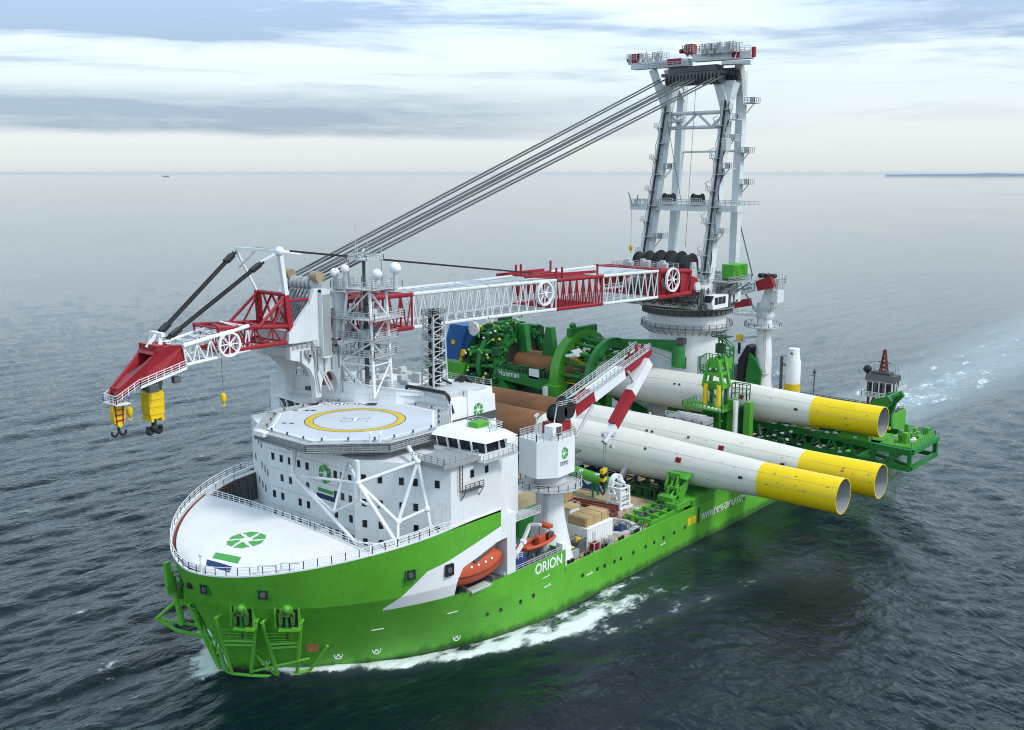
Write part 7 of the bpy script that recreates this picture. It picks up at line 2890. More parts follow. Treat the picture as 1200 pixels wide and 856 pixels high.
build_each(mb2, 'slide_rail', 'rig_green_dark', t)
mb2 = MB()
for y0, y1 in ((-8, -15), (-20, -27), (-33, -40)):
    mb2.bar((148.2, y0, 14.8), (148.2, y1, 14.8), .7)
    mb2.bar((157.8, y0, 14.8), (157.8, y1, 14.8), .7)
mb2.bbox(153, 158, -24, -20, 14.2, 15.6, .1)
build_each(mb2, 'yellow_cylinder', 'hook_yellow', t)
mb2 = MB()
for i in range(30):
    y = ya - 1 + (yb - ya + 1) * i / 29
    x = 147.8 if i % 2 else 148.4
    mb2.bbox(x - .3, x + .3, y - .45, y + .45, 13.9 if i % 3 else 9.9, 14.3 if i % 3 else 10.3, .05)
build_each(mb2, 'white_lamp', 'white_clean', t)
mb2 = MB()
for i in range(34):
    y = rr.uniform(yb, ya)
    mb2.bbox(149 + rr.random() * 8, 150.4 + rr.random() * 7.5, y, y + rr.uniform(.6, 2.0), 13.6, 14.2 + rr.uniform(.2, 1.6), .08)
build_each(mb2, 'hydraulic_unit', 'rig_green', t)
# end frame beyond the ship side
mb2 = MB()
for x in (148.6, 165.0):
    mb2.bar((x, yb + 3, 12.8), (x, ye, 12.4), 1.2, 1.3)
    mb2.bar((x, yb + 3, 9.2), (x, ye, 8.6), 1.0, 1.0)
    for y in (-40.0, -44.2, -48.2):
        mb2.bar((x, y, 8.8), (x, y, 12.6), .9)
for y in (yb, -42, ye):
    mb2.bar((148.6, y, 12.6), (165, y, 12.6), 1.2, 1.1)
    mb2.bar((148.6, y, 8.8), (165, y, 8.8), .9, .9)
mb2.bar((149, yb - 6, 12.6), (164, ye, 12.6), .6)
mb2.bar((164, yb - 6, 12.6), (149, ye, 12.6), .6)
mb2.bar((156, yb, 9.0), (150, ye, 8.9), .6)
mb2.bar((148.6, -26, 9.0), (148.6, -24.4, 3.4), 1.0)
mb2.bar((148.6, -36, 9.0), (148.6, -24.8, 3.4), 1.0)
mb2.bar((165.0, -36, 9.0), (165.0, -24.8, 3.4), 1.0)
mb2.bar((165.0, -24.0, 9.2), (165.0, -38, 9.2), 1.0)
mb2.bar((165.0, -24.0, 12.8), (165.0, -38, 12.8), 1.0)
mb2.build('end_frame', 'rig_green', t, smooth=False)
mb2 = MB()
mb2.box(149.4, 164.6, ye + .4, -41, 13.0, 13.3)
mb2.rail([(149.4, ye + .4, 13.3), (164.6, ye + .4, 13.3), (164.6, -42, 13.3)], 1.2, 1.4, .07)
for i in range(12):
    x, y = rr.uniform(150, 163.5), rr.uniform(ye + 1, -43)
    mb2.bbox(x, x + rr.uniform(.5, 1.6), y, y + rr.uniform(.5, 1.6), 13.3, 13.6 + rr.uniform(.4, 2.4), .07)
mb2.build('end_platform', 'lime', t)
mb2 = MB()
for i in range(7):
    x, y = rr.uniform(150, 163.5), rr.uniform(ye + 1, -44)
    mb2.bbox(x, x + .9, y, y + .7, 13.4, 14.1, .05)
build_each(mb2, 'deck_lamp', 'white_clean', t)
# upright clamp jaws beyond the pile end
t = thing('clamp_jaw', 'tall green clamp jaw standing on the outer end of the truss skid', 'clamp', (160, -36, 13.0))
for x0 in (155.6, 163.4):
    m_ = MB()
    m_.prism([(-38.3, 13.2), (-33.9, 13.2), (-33.3, 15.2), (-34.7, 18.5), (-36.7, 21.8), (-39.9, 22.7), (-40.7, 21.7), (-38.9, 19.5), (-38.1, 16.7)], 'x', x0, x0 + 1.0)
    m_.build('jaw_plate', 'rig_green', t, smooth=False)
m_ = MB()
for k in range(8):
    f = k / 7
    y = -34.9 - 4.6 * f ** 1.6
    z = 14.2 + 8.0 * f
    m_.bar((156.4, y, z), (163.6, y, z), .6, .8)
m_.bar((156.4, -34.5, 15), (163.6, -38.3, 20), .4)
m_.bar((163.6, -34.5, 15), (156.4, -38.3, 20), .4)
m_.build('rung', 'rig_green', t)
m_ = MB()
m_.tube((159.8, -31.1, 13.6), (159.8, -36.7, 18.4), .5, 10)
m_.build('ram', 'rig_green_dark', t)
t = thing('clamp_jaw', 'short green clamp shoe below the yellow end of the far monopile', 'clamp', (150, -36.0, 13.4))
m_ = MB()
m_.prism([(-39.2, 13.4), (-31.6, 13.4), (-33.2, 15.6), (-36.0, 16.8), (-38.0, 17.2)], 'x', 147.6, 149.0)
m_.prism([(-39.2, 13.4), (-31.6, 13.4), (-33.2, 15.6), (-36.0, 16.8), (-38.0, 17.2)], 'x', 153.6, 155.0)
m_.build('shoe_plate', 'lime', t, smooth=False)
m_ = MB()
m_.bar((149, -35.5, 14.6), (153.6, -35.5, 14.6), 1.6, 1.2)
m_.build('pin', 'rig_green', t)

# ------------------------------------------------------------------ aft part of the ship
AX, AY = 201.0, 14.6
t = thing('aft_deck_crane', 'white and red deck crane on a tall column right of the big crane', 'crane', (AX, AY, 6.9))
mb = MB()
mb.lathe([(3.6, 6.9), (3.2, 10), (2.6, 14.0), (2.5, 20), (2.1, 25), (2.1, 31.0)], (AX, AY, 0), n=28)
mb.build('column', 'white', t)
mb = MB()
mb.lathe([(2.0, 28.4), (5.4, 28.4), (5.4, 28.7), (2.0, 28.7)], (AX, AY + .6, 0), n=24, cap=False)
mb.rail([(AX + 5.3 * math.cos(a), AY + .6 + 5.3 * math.sin(a), 28.7) for a in np.linspace(0, 2 * PI, 17)[:-1]], 1.2, 1.5, .06, closed=True)
mb.box(AX - 3, AX + 3, AY - 2, AY + 9, 31.6, 31.9)
mb.rail([(AX - 3, AY - 2, 31.9), (AX - 3, AY + 9, 31.9), (AX + 3, AY + 9, 31.9)], 1.2, 1.5, .06)
mb.box(AX - 3, AX + 3, AY - 2.5, AY + 2.5, 14.6, 14.9)
mb.rail([(AX - 3, AY + 2.5, 14.9), (AX - 3, AY - 2.5, 14.9)], 1.2, 1.2, .06)
mb.build('platform', 'light_grey', t)
mb = MB()
mb.lathe([(2.4, 31.0), (2.6, 31.6), (2.6, 33)], (AX, AY, 0), n=24)
for sx in (-1.5, 1.2):
    mb.prism([(AY - 1.6, 33), (AY + 1.8, 33), (AY + .6, 37), (AY - 1.4, 42.6), (AY - 3.4, 42.6), (AY - 2.6, 38)], 'x', AX + sx, AX + sx + .35)
mb.box(AX - 1.2, AX + 1.2, AY - 2.2, AY - .8, 33, 41)
mb.bbox(AX - 1.8, AX + 2.2, AY - 4.6, AY - 2.4, 36.0, 39.6, .15)
mb.bbox(AX - .6, AX + 2.2, AY + .4, AY + 2.6, 33.0, 35.6, .15)
mb.build('slew_house', 'crane_white', t, smooth=False)
mb = MB()
mb.rail([(AX - 2, AY - 4.6, 39.6), (AX + 2, AY - 4.6, 39.6)], 3.4, 1.0, .09)
mb.rail([(AX - 2.4, AY + 3, 33.2), (AX - 2.4, AY - 3, 33.2), (AX + 2.4, AY - 3, 33.2)], 1.3, 1.0, .07)
mb.bar((AX - 1.8, AY + 2, 33), (AX - 2.4, AY + 6.0, 39.0), .5)
mb.ladder((AX - 2.2, AY - 1.4, 15), (AX - 2.2, AY - 1.4, 31.6), .7, .07)
mb.build('rail_and_ram', 'light_grey', t)
p0, p1 = Vector((AX - 2.4, AY - 3.4, 42.2)), Vector((AX - 3.4, AY + 9.8, 37.8))
d_ = p1 - p0
for f0, f1, mt in ((0, .36, 'red'), (.36, .76, 'white_clean'), (.76, 1.0, 'red')):
    m_ = MB()
    m_.bar(p0 + d_ * (f0 + .002), p0 + d_ * (f1 - .002), 2.0, 3.3 - f0 * .9, w2=1.9, h2=3.3 - f1 * .9)
    o_ = m_.build('boom_section', mt, t, smooth=False)
    o_['label'] = ('red' if mt == 'red' else 'white') + ' length of the aft deck crane boom'
    if mt == 'white_clean':
        sec_w = o_
dn = d_.normalized()
m_ = MB()
c0 = p0 + d_ * .72 + Vector((-1.06, 0, -.55))
m_.bar(p0 + d_ * .73 + Vector((-1.04, 0, 0)), p0 + d_ * .40 + Vector((-1.04, 0, 0)), .06, 1.9)
m_.build('name_board', 'white_clean', sec_w, smooth=False)
m_ = MB()
for dz_ in (-.95, .95):
    m_.bar(p0 + d_ * .74 + Vector((-1.08, 0, dz_)), p0 + d_ * .39 + Vector((-1.08, 0, dz_)), .06, .14)
for f_ in (.74, .39):
    m_.bar(p0 + d_ * f_ + Vector((-1.08, 0, -.95)), p0 + d_ * f_ + Vector((-1.08, 0, .95)), .06, .14, (0, 1, 0))
m_.build('board_frame', 'black', sec_w, smooth=False)
uu = -dn
vv = Vector((0, 0, 1)) - uu * uu.z
rot_ = Matrix((uu, vv.normalized(), Vector((-1, 0, 0)))).transposed()
if rot_.determinant() < 0:
    rot_ = Matrix((uu, vv.normalized(), Vector((1, 0, 0)))).transposed()
text('boom_lettering', 'LIEBHERR', 1.15, p0 + d_ * .725 + Vector((-1.09, 0, -.42)), rot_, 'black', sec_w, .005, .80, .03)
mb = MB()
mb.bar((AX - 2.8, AY + 8.6, 34.6), (AX - 2.8, AY + 3.4, 35.8), 1.6, 2.2)
mb.build('folded_boom', 'red', t, smooth=False)
mb = MB()
mb.bar(p1, p1 + Vector((-1, 3.6, -5.0)), 1.0, 1.2)
mb.lathe([(1.3, -.5), (1.3, .5)], tuple(p1 + Vector((0, .6, -.4))), (1, 0, 0), 16)
mb.bar((AX, AY - 2, 43.4), (AX - 1, AY + 9, 40.4), .25)
mb.rail([(AX - 1, AY + 9.5, 39.5), (AX, AY - 1.5, 43.5)], 1.0, 1.6, .06)
mb.rail([(AX - 2, AY - 5, 41.6), (AX + 2, AY - 5, 41.6), (AX + 2, AY - 3, 41.6)], 2.4, 1.2, .06)
mb.build('boom_tip', 'crane_white', t)
mb = MB()
for y in (-1.6, .4, 2.2):
    mb.lathe([(.7, -1), (.7, 1)], (AX - 1.0, AY + y - 1, 43.6), (1, 0, 0), 14)
mb.build('winch_drum', 'black', t)
mb = MB()
mb.lathe([(1.8, 0), (1.8, .5)], (AX - 2.6, AY + 6.6, 23.6), n=14)
mb.bar((AX - 2.4, AY + 5.8, 24.8), (AX - .4, AY + 1.8, 25.4), .6)
mb.build('bracket_platform', 'light_grey', t)
mb = MB()
mb.bbox(AX - 3.4, AX - 1.8, AY + 5.8, AY + 7.4, 24.2, 25.8, .1)
mb.build('spotlight_box', 'hook_yellow', t)
mb = MB()
mb.lathe([(.35, 20), (.5, 22), (.3, 24)], (AX - 2.6, AY + 6.6, 0), n=8)
mb.build('lamp', 'black', t)

t = thing('storage_silo', 'white cylinder with a yellow foot and a dark mast beside it at the stern', 'tank', (204.5, 6.0, 6.9))
mb = MB()
mb.lathe([(2.2, 12.0), (2.2, 18.6), (1.9, 19.2), (1.6, 21.8), (1.6, 22.4)], (204.5, 6.6, 0), n=24)
mb.build('shell', 'white_clean', t)
mb = MB()
mb.lathe([(2.3, 6.9), (2.3, 11.98)], (204.5, 6.6, 0), n=24)
mb.build('foot', 'hook_yellow', t)
mb = MB()
mb.tube((203.0, 9.6, 6.9), (203.0, 9.6, 20.0), .45, 10)
mb.rail([(203.0, 9.6, 17.0), (203.2, 5.4, 17.0)], .8, 1, .08)
mb.build('mast', 'dark_grey', t)
mb = MB()
mb.box(202.8, 202.94, 6.2, 6.9, 20.2, 21.4)
mb.build('logo_plate', 'dark_grey', t)

t = thing('roller_fixture', 'green triangular stand with a thick black pad, behind the far monopile', 'stand', (200.0, 17.6, 6.9))
mb = MB()
for x in (197.0, 199.6):
    mb.prism([(18.6, 6.9), (13.4, 6.9), (13.0, 15.5), (14.6, 18.6), (17.2, 21.0)], 'x', x, x + .6)
mb.bar((197.2, 15.5, 12), (200, 15.5, 12), 2.6, 3.0)
mb.bar((197.2, 17, 19), (200, 17, 19), .8, .8)
mb.build('side_plate', 'rig_green', t, smooth=False)
mb = MB()
mb.prism([(20.6, 6.9), (18.6, 6.9), (18.4, 18.0), (16.2, 22.6), (17.8, 23.2), (20.4, 18.6)], 'x', 196.6, 200.6)
mb.build('black_pad', 'black', t, smooth=False)
t = thing('vent_drum', 'short grey ribbed drum left of the black padded stand', 'drum', (199.0, 23.0, 6.9))
mb = MB()
mb.lathe([(1.5, 6.9), (1.5, 12.6), (1.7, 12.6), (1.7, 16.6), (1.5, 16.8)], (199.0, 23.0, 0), n=18)
mb.build('shell', 'grey', t)
mb = MB()
for i in range(10):
    a = 2 * PI * i / 10
    mb.bar((199 + 1.72 * math.cos(a), 23 + 1.72 * math.sin(a), 12.8), (199 + 1.72 * math.cos(a), 23 + 1.72 * math.sin(a), 16.4), .2)
mb.build('rib', 'dark_grey', t)

# house on stilts with a red mast at the stern
HX, HY = 206.0, -19.6
t = thing('stern_lookout', 'small dark stern control house on stilts with white frames and a red lattice mast', 'house', (HX, HY, 6.9))
mb = MB()
for sx in (-2.2, 2.2):
    for sy in (-3.0, 0, 3.0):
        mb.bar((HX + sx, HY + sy, 6.9), (HX + sx, HY + sy, 11.6), .55)
for sy in (-3, 3):
    mb.bar((HX - 2.2, HY + sy, 7.4), (HX + 2.2, HY + sy, 11.2), .3)
mb.bar((HX - 2.2, HY - 3, 7.4), (HX - 2.2, HY + 0, 11.2), .3)
mb.build('stilt', 'oxide', t)
mb = MB()
mb.bbox(HX - 2.6, HX + 2.6, HY - 3.6, HY + 3.6, 11.6, 16.2, .1)
cab = mb.build('cabin', 'dark_grey', t)
mb = MB()
for k in range(5):
    y = HY - 3.6 + 1.8 * k
    mb.box(HX - 2.75, HX - 2.6, y - .16, y + .16, 11.6, 16.2)
for k in range(3):
    x = HX - 2.5 + 2.5 * k
    mb.box(x - .16, x + .16, HY - 3.75, HY - 3.6, 11.6, 16.2)
for z in (11.7, 16.0):
    mb.box(HX - 2.74, HX - 2.6, HY - 3.7, HY + 3.7, z - .15, z + .15)
mb.build('window_frame', 'white', cab)
for y0 in (-3.0, -.8, 1.4):
    m_ = MB()
    m_.box(HX - 2.68, HX - 2.58, HY + y0, HY + y0 + 1.5, 13.0, 15.4)
    m_.build('window', 'glass', cab, smooth=False)
for x0 in (-1.8, .4):
    m_ = MB()
    m_.box(HX + x0, HX + x0 + 1.4, HY - 3.68, HY - 3.58, 13.0, 15.4)
    m_.build('window', 'glass', cab, smooth=False)
mb = MB()
mb.prism([(HX - 3.2, 16.2), (HX + 3.2, 16.2), (HX + 2.2, 17.8), (HX - 2.2, 17.8)], 'y', HY - 4.0, HY + 4.0)
mb.bbox(HX - 1.6, HX + 1.6, HY - 2.4, HY + 3.0, 17.8, 18.6, .1)
mb.build('roof', 'dark_grey', t)
mb = MB()
mb.rail([(HX - 3.2, HY - 4.6, 11.8), (HX - 3.2, HY + 4.6, 11.8), (HX + 3.2, HY + 4.6, 11.8)], 1.2, 1.0, .08)
mb.rail([(HX - 3.2, HY - 5.4, 13.8), (HX + 3.2, HY - 5.4, 13.8)], 1.2, 1.0, .08)
for sy in (-5.2, -4.6, 4.8, 5.2):
    mb.bar((HX - 3.0, HY + sy, 9.0), (HX - 3.0, HY + sy, 16.0), .18)
mb.build('gallery', 'white', t)
mb = MB()
A = [(HX - .9, HY - .9, 18.5), (HX - .9, HY + .9, 18.5), (HX + .9, HY + .9, 18.5), (HX + .9, HY - .9, 18.5)]
B = [(HX - .2, HY - .2, 24.8), (HX - .2, HY + .2, 24.8), (HX + .2, HY + .2, 24.8), (HX + .2, HY - .2, 24.8)]
mb.lattice(A, B, 5, .17, .1, 6)
mb.bar((HX, HY - 1.8, 21.2), (HX, HY + 1.8, 21.2), .25)
mb.build('signal_mast', 'oxide', t)
mb = MB()
mb.ball((HX - 1.0, HY + 4.2, 19.0), 1.15, 14)
mb.tube((HX - 1, HY + 4.2, 17), (HX - 1, HY + 4.2, 18.4), .3, 8)
mb.build('searchlight', 'black', t)
mb = MB()
for y in (-3.4, -2.6, 3.4):
    mb.tube((HX + 2, HY + y, 17.8), (HX + 2, HY + y, 20.4), .12, 6)
mb.build('antenna', 'light_grey', t)
mb = MB()
mb.rail([(STERN - .4, 23.6, 6.9), (STERN - .4, -23.6, 6.9)], 1.2, 2.0, .07)
mb.build('handrail', 'dark_grey', ship)
mb = MB()
mb.rail([(156, 23.9, 7.7), (STERN - .4, 23.9, 7.7)], 1.1, 2.4, .06)
mb.rail([(190, -23.9, 7.7), (STERN - .4, -23.9, 7.7)], 1.1, 2.4, .06)
mb.build('handrail', 'grey', ship)
# pale working area on the after deck
mb = MB()
mb.box(176, STERN - .6, -23.8, 23.8, 6.9, 6.93)
mb.build('after_deck_sheathing', 'tan', ship)
for i, (x, y, w_, d_, h_, mt, nm, lb) in enumerate((
        (196, 2, 3.0, 2.4, 2.4, 'oxide', 'deck_winch', 'red-brown deck winch on the after deck beyond the far yellow pile end'),
        (204, -4.5, 2.4, 3.0, 2.0, 'dark_grey', 'deck_winch', 'dark deck winch near the stern rail'),
        (203, -10.8, 2.0, 2.0, 1.8, 'oxide', 'mooring_drum', 'small red-brown mooring drum left of the stern control house'),
        (207, -23.2, 1.8, 1.8, 1.6, 'dark_grey', 'mooring_drum', 'small dark mooring drum in the port stern corner'))):
    t = thing(nm, lb, 'winch', (x, y, 6.93))
    m_ = MB()
    m_.bbox(x - w_ / 2, x + w_ / 2, y - d_ / 2, y + d_ / 2, 6.93, 6.93 + h_ * .4, .1)
    m_.build('bed', mt, t)
    m_ = MB()
    m_.lathe([(h_ * .5, -d_ * .5), (h_ * .5, -d_ * .45), (h_ * .32, -d_ * .44), (h_ * .32, d_ * .44), (h_ * .5, d_ * .45), (h_ * .5, d_ * .5)], (x, y, 6.93 + h_ * .7), (0, 1, 0), 16)
    m_.build('drum', mt, t)
t = thing('signal_post', 'thin dark signal post on the after deck above the far monopile', 'post', (202, -1.2, 6.93))
mb = MB()
mb.tube((202, -1.2, 6.93), (202, -1.2, 17.6), .18, 6)
mb.bar((202, -2.2, 15.6), (202, -.2, 15.6), .16)
mb.build('pole', 'dark_grey', t)
mb = MB()
mb.bbox(201.7, 202.3, -1.6, -.8, 16.2, 17.0, .05)
mb.build('lamp', 'dark_grey', t)

# ------------------------------------------------------------------ gear between the piles
for i, (x, y, z0, dx, dy, h_, mt, lb) in enumerate((
        (124.2, 8.2, 6.9, 5.0, 8.4, 9.6, 'light_grey', 'pale grey equipment module between the second and the far monopile, behind the red crane boom'),
        (125.4, -6.0, 6.9, 5.2, 9.6, 11.4, 'grey', 'grey louvred equipment module left of the bright green clamp tower'),
        (127.6, 16.4, 6.9, 4.0, 5.0, 8.0, 'dark_grey', 'dark grey equipment module deep between the monopiles'))):
    t = thing('equipment_module', lb, 'module', (x, y, z0), 'equipment modules between the monopiles')
    m_ = MB()
    m_.bbox(x - dx / 2, x + dx / 2, y - dy / 2, y + dy / 2, z0, z0 + h_, .1)
    m_.build('body', mt, t)
    m_ = MB()
    for k in range(6):
        z = z0 + h_ * (.12 + .15 * k)
        m_.box(x - dx / 2 - .08, x + dx / 2 + .05, y - dy / 2 - .06, y + dy / 2 + .06, z, z + .22)
    for k in range(5):
        yy = y - dy / 2 + dy * k / 4
        m_.bar((x - dx / 2 - .06, yy, z0), (x - dx / 2 - .06, yy, z0 + h_), .25)
    m_.build('frame', 'dark_grey', t)
    m_ = MB()
    for k in range(5):
        m_.bbox(x - dx / 2 + .4 + .7 * k, x - dx / 2 + .9 + .7 * k, y - dy * .4, y + dy * (.1 + .07 * k), z0 + h_, z0 + h_ + .4 + .2 * (k % 3), .05)
    m_.rail([(x - dx / 2, y - dy / 2, z0 + h_), (x - dx / 2, y + dy / 2, z0 + h_)], 1.1, 1.2, .06)
    m_.build('roof_gear', 'light_grey', t)
t = thing('green_pump_skid', 'dark green pump skid with hoses between the two grey modules', 'pump', (126, 1.6, 6.9))
m_ = MB()
m_.bbox(124, 128, .2, 3.2, 6.9, 13.0, .1)
m_.ball((124.6, 1.6, 14.2), 1.8, 12)
m_.build('body', 'rig_green', t)
m_ = MB()
m_.path([(123.8, 3.6, 9), (123.6, 3.4, 14), (124, 2.2, 16.6), (124.2, 0.6, 16.4), (124, -.8, 13)], .3, 6)
m_.path([(123.8, 4.4, 9), (123.4, 4.0, 15), (124, 3.0, 17.6), (124.2, 1.6, 16.0)], .3, 6)
m_.build('hose', 'black', t)
m_ = MB()
m_.bar((124, 2.6, 14), (123.6, 3.6, 18), .4)
m_.build('lifting_eye', 'white_clean', t)

# hollow dark structures below the far pile and beside the skid
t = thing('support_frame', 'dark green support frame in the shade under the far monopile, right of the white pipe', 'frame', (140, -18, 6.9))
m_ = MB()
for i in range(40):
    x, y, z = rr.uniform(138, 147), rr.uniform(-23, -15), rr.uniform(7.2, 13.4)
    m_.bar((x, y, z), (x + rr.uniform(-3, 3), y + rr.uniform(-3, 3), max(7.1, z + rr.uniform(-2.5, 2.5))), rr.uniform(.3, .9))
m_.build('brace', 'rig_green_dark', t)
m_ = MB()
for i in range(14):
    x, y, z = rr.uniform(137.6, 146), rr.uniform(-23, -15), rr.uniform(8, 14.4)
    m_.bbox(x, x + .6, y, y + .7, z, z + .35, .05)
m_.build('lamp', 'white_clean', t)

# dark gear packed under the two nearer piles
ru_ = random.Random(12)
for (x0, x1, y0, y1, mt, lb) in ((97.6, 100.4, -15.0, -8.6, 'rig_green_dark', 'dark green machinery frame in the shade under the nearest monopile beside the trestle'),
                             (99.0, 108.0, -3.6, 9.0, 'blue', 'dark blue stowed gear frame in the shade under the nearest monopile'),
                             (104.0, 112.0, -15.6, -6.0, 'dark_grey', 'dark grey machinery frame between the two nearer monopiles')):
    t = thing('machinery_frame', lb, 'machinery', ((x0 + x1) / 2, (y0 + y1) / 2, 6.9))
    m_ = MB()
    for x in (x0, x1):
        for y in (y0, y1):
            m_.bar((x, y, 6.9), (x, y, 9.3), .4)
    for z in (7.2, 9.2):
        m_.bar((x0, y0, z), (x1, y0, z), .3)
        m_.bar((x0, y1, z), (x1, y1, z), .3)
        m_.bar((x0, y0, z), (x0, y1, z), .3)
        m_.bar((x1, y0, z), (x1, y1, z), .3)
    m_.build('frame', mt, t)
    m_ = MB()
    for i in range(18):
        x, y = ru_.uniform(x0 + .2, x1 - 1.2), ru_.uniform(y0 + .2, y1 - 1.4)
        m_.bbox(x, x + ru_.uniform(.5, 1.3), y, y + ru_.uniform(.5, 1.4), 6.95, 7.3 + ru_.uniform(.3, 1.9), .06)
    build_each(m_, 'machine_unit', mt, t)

# ------------------------------------------------------------------ cargo on the main deck forward of the piles
t = thing('site_cabin', 'white site cabin with plywood boxes stacked on its roof on the forward main deck', 'cabin', (71.5, -17.2, 6.9))
cv = Vector((71.6, -17.4, 6.9))
m_ = MB()
m_.bbox(67.6, 75.4, -20.2, -15.2, 6.92, 10.2, .06)
body_ = m_.build('body', 'white', t)
m_ = MB()
for i in range(14):
    x = 67.9 + i * .54
    m_.box(x, x + .14, -20.25, -20.18, 7.2, 10.0)
for i in range(8):
    y = -19.9 + i * .58
    m_.box(67.54, 67.62, y, y + .14, 7.2, 10.0)
m_.build('corrugation', 'white', body_)
m_ = MB()
m_.box(69.0, 69.9, -20.3, -20.2, 7.0, 9.2)
m_.build('door', 'light_grey', body_)
t = thing('plywood_crate', 'long plywood crate lying on the roof of the white site cabin', 'crate', (71.5, -17.4, 10.2))
m_ = MB()
m_.bbox(67.8, 75.0, -19.6, -15.6, 10.22, 11.9, .05)
m_.build('box', 'plywood', t)
m_ = MB()
for x in (68.0, 70.3, 72.6, 74.6):
    m_.box(x, x + .2, -19.68, -15.5, 10.2, 11.98)
m_.build('batten', 'tan', t)
t = thing('plywood_crate', 'small plywood crate on deck between the knuckle boom crane column and the white tool frame', 'crate', (84.5, -1.0, 6.9))
m_ = MB()
m_.bbox(83.2, 86.2, -2.6, .4, 6.92, 9.6, .05)
m_.build('box', 'plywood', t)
m_ = MB()
for x in (83.3, 84.6, 85.9):
    m_.box(x, x + .18, -2.68, -2.58, 6.95, 9.6)
m_.build('batten', 'tan', t)
t = thing('site_cabin', 'small white cabin with a dark window behind the knuckle boom crane column', 'cabin', (76.0, -9.4, 6.9))
m_ = MB()
m_.bbox(74.6, 77.6, -10.8, -8.2, 6.92, 10.0, .06)
b_ = m_.build('body', 'white', t)
m_ = MB()
m_.box(75.4, 76.4, -10.86, -10.78, 8.0, 9.2)
m_.build('window', 'black', b_)
m_ = MB()
m_.bbox(74.4, 77.8, -11.0, -8.0, 10.0, 10.2, .05)
m_.build('roof', 'plywood', b_)
# generators and small machines near the step
for (x, y, w_, d_, h_, mt, nm, lb, ct) in (
        (61.0, -21.4, 2.6, 2.2, 2.2, 'grey', 'generator', 'grey generator beside the step in the port bulwark', 'generator'),
        (64.4, -20.4, 2.0, 2.0, 2.6, 'dark_grey', 'compressor', 'dark compressor between the grey generator and the white site cabin', 'compressor'),
        (61.6, -15.8, 2.4, 1.8, 2.0, 'light_grey', 'generator', 'pale generator in the shade behind the crane column', 'generator'),
        (77.6, -20.4, 1.6, 1.6, 1.6, 'blue', 'pump_unit', 'blue pump unit standing inside the grey ring on deck', 'pump'),
        (79.6, -22.4, 2.4, 1.6, 1.0, 'light_grey', 'hose_basket', 'pale hose basket at the deck edge next to the grey ring', 'basket'),
        (83.0, -14.2, 3.0, 1.4, .9, 'oxide', 'steel_bundle', 'red-brown steel bundle in front of the white tool frame', 'bundle')):
    t = thing(nm, lb, ct, (x, y, 6.9))
    m_ = MB()
    m_.bbox(x - w_ / 2, x + w_ / 2, y - d_ / 2, y + d_ / 2, 7.1, 6.9 + h_ * .8, .08)
    m_.build('body', mt, t)
    m_ = MB()
    for sx in (-1, 1):
        for sy in (-1, 1):
            m_.bar((x + sx * w_ / 2, y + sy * d_ / 2, 6.9), (x + sx * w_ / 2, y + sy * d_ / 2, 6.9 + h_), .16)
    for sy in (-1, 1):
        m_.bar((x - w_ / 2, y + sy * d_ / 2, 6.9 + h_), (x + w_ / 2, y + sy * d_ / 2, 6.9 + h_), .14)
    m_.build('frame', 'dark_grey', t)
    m_ = MB()
    m_.tube((x - .3, y, 6.9 + h_ * .75), (x - .3, y, 6.9 + h_ * 1.1), .2, 8)
    m_.bbox(x, x + .7, y - .4, y + .4, 6.9 + h_ * .78, 6.9 + h_ * .95, .05)
    m_.build('fitting', 'hook_yellow' if nm in ('generator', 'compressor') else mt, t)
t = thing('deck_ring', 'large grey steel ring lying flat on the deck', 'ring', (79.0, -18.6, 6.9))
m_ = MB()
m_.lathe([(3.4, 0), (4.3, 0), (4.3, .5), (3.4, .5), (3.4, 0)], (79.0, -18.0, 6.92), n=40, cap=False)
m_.build('rim', 'light_grey', t)
m_ = MB()
m_.box(75.6, 82.4, -18.2, -17.8, 7.0, 7.2)
m_.build('spreader', 'grey', t)
t = thing('pink_sacks', 'heap of pink big bags at the deck edge beside the low green skid', 'sacks', (83.6, -18.0, 6.9))
m_ = MB()
for i in range(6):
    m_.ball((82.6 + rr.random() * 2.4, -18.8 + rr.random() * 2.4, 7.5), rr.uniform(.6, .9), 10, .8)
m_.build('sack', 'pink', t)
t = thing('pipe_tool', 'bright green pipe draped with white hoses ending in a white frame tool', 'tool', (92, -4, 6.9))
m_ = MB()
m_.tube((93.4, 11.0, 11.6), (90.6, -9.6, 11.0), 1.15, 20)
m_.build('pipe', 'lime', t)
m_ = MB()
for k in range(4):
    y0, y1 = 8 - k * 4.4, 8 - (k + 1) * 4.4
    pts = []
    for i in range(13):
        f = i / 12
        y = y0 + (y1 - y0) * f
        pts.append((91.9 - .14 * (8 - y) * .5 - .3, y, 12.2 - 3.0 * math.sin(PI * f) * (0.8 + .2 * (k % 2))))
    m_.path(pts, .22, 8)
    m_.path([(p[0] + .1, p[1] - .4, p[2] + .2) for p in pts], .18, 8)
m_.build('white_hose', 'white_clean', t)
m_ = MB()
for sx in (-1.6, 1.6):
    for sy in (-1.5, 1.5):
        m_.bar((89.6 + sx, -11.6 + sy, 7.2), (89.6 + sx * .9, -11.6 + sy * .9, 11.4), .42)
for z in (8.2, 9.8, 11.2):
    for sy in (-1.5, 1.5):
        m_.bar((88.0, -11.6 + sy, z), (91.2, -11.6 + sy, z), .3)
    for sx in (-1.6, 1.6):
        m_.bar((89.6 + sx, -13.1, z), (89.6 + sx, -10.1, z), .3)
m_.lathe([(1.5, -.5), (1.9, -.5), (1.9, .5), (1.5, .5), (1.5, -.5)], (89.9, -10.6, 11.7), (0, 1, .1), 18, cap=False)
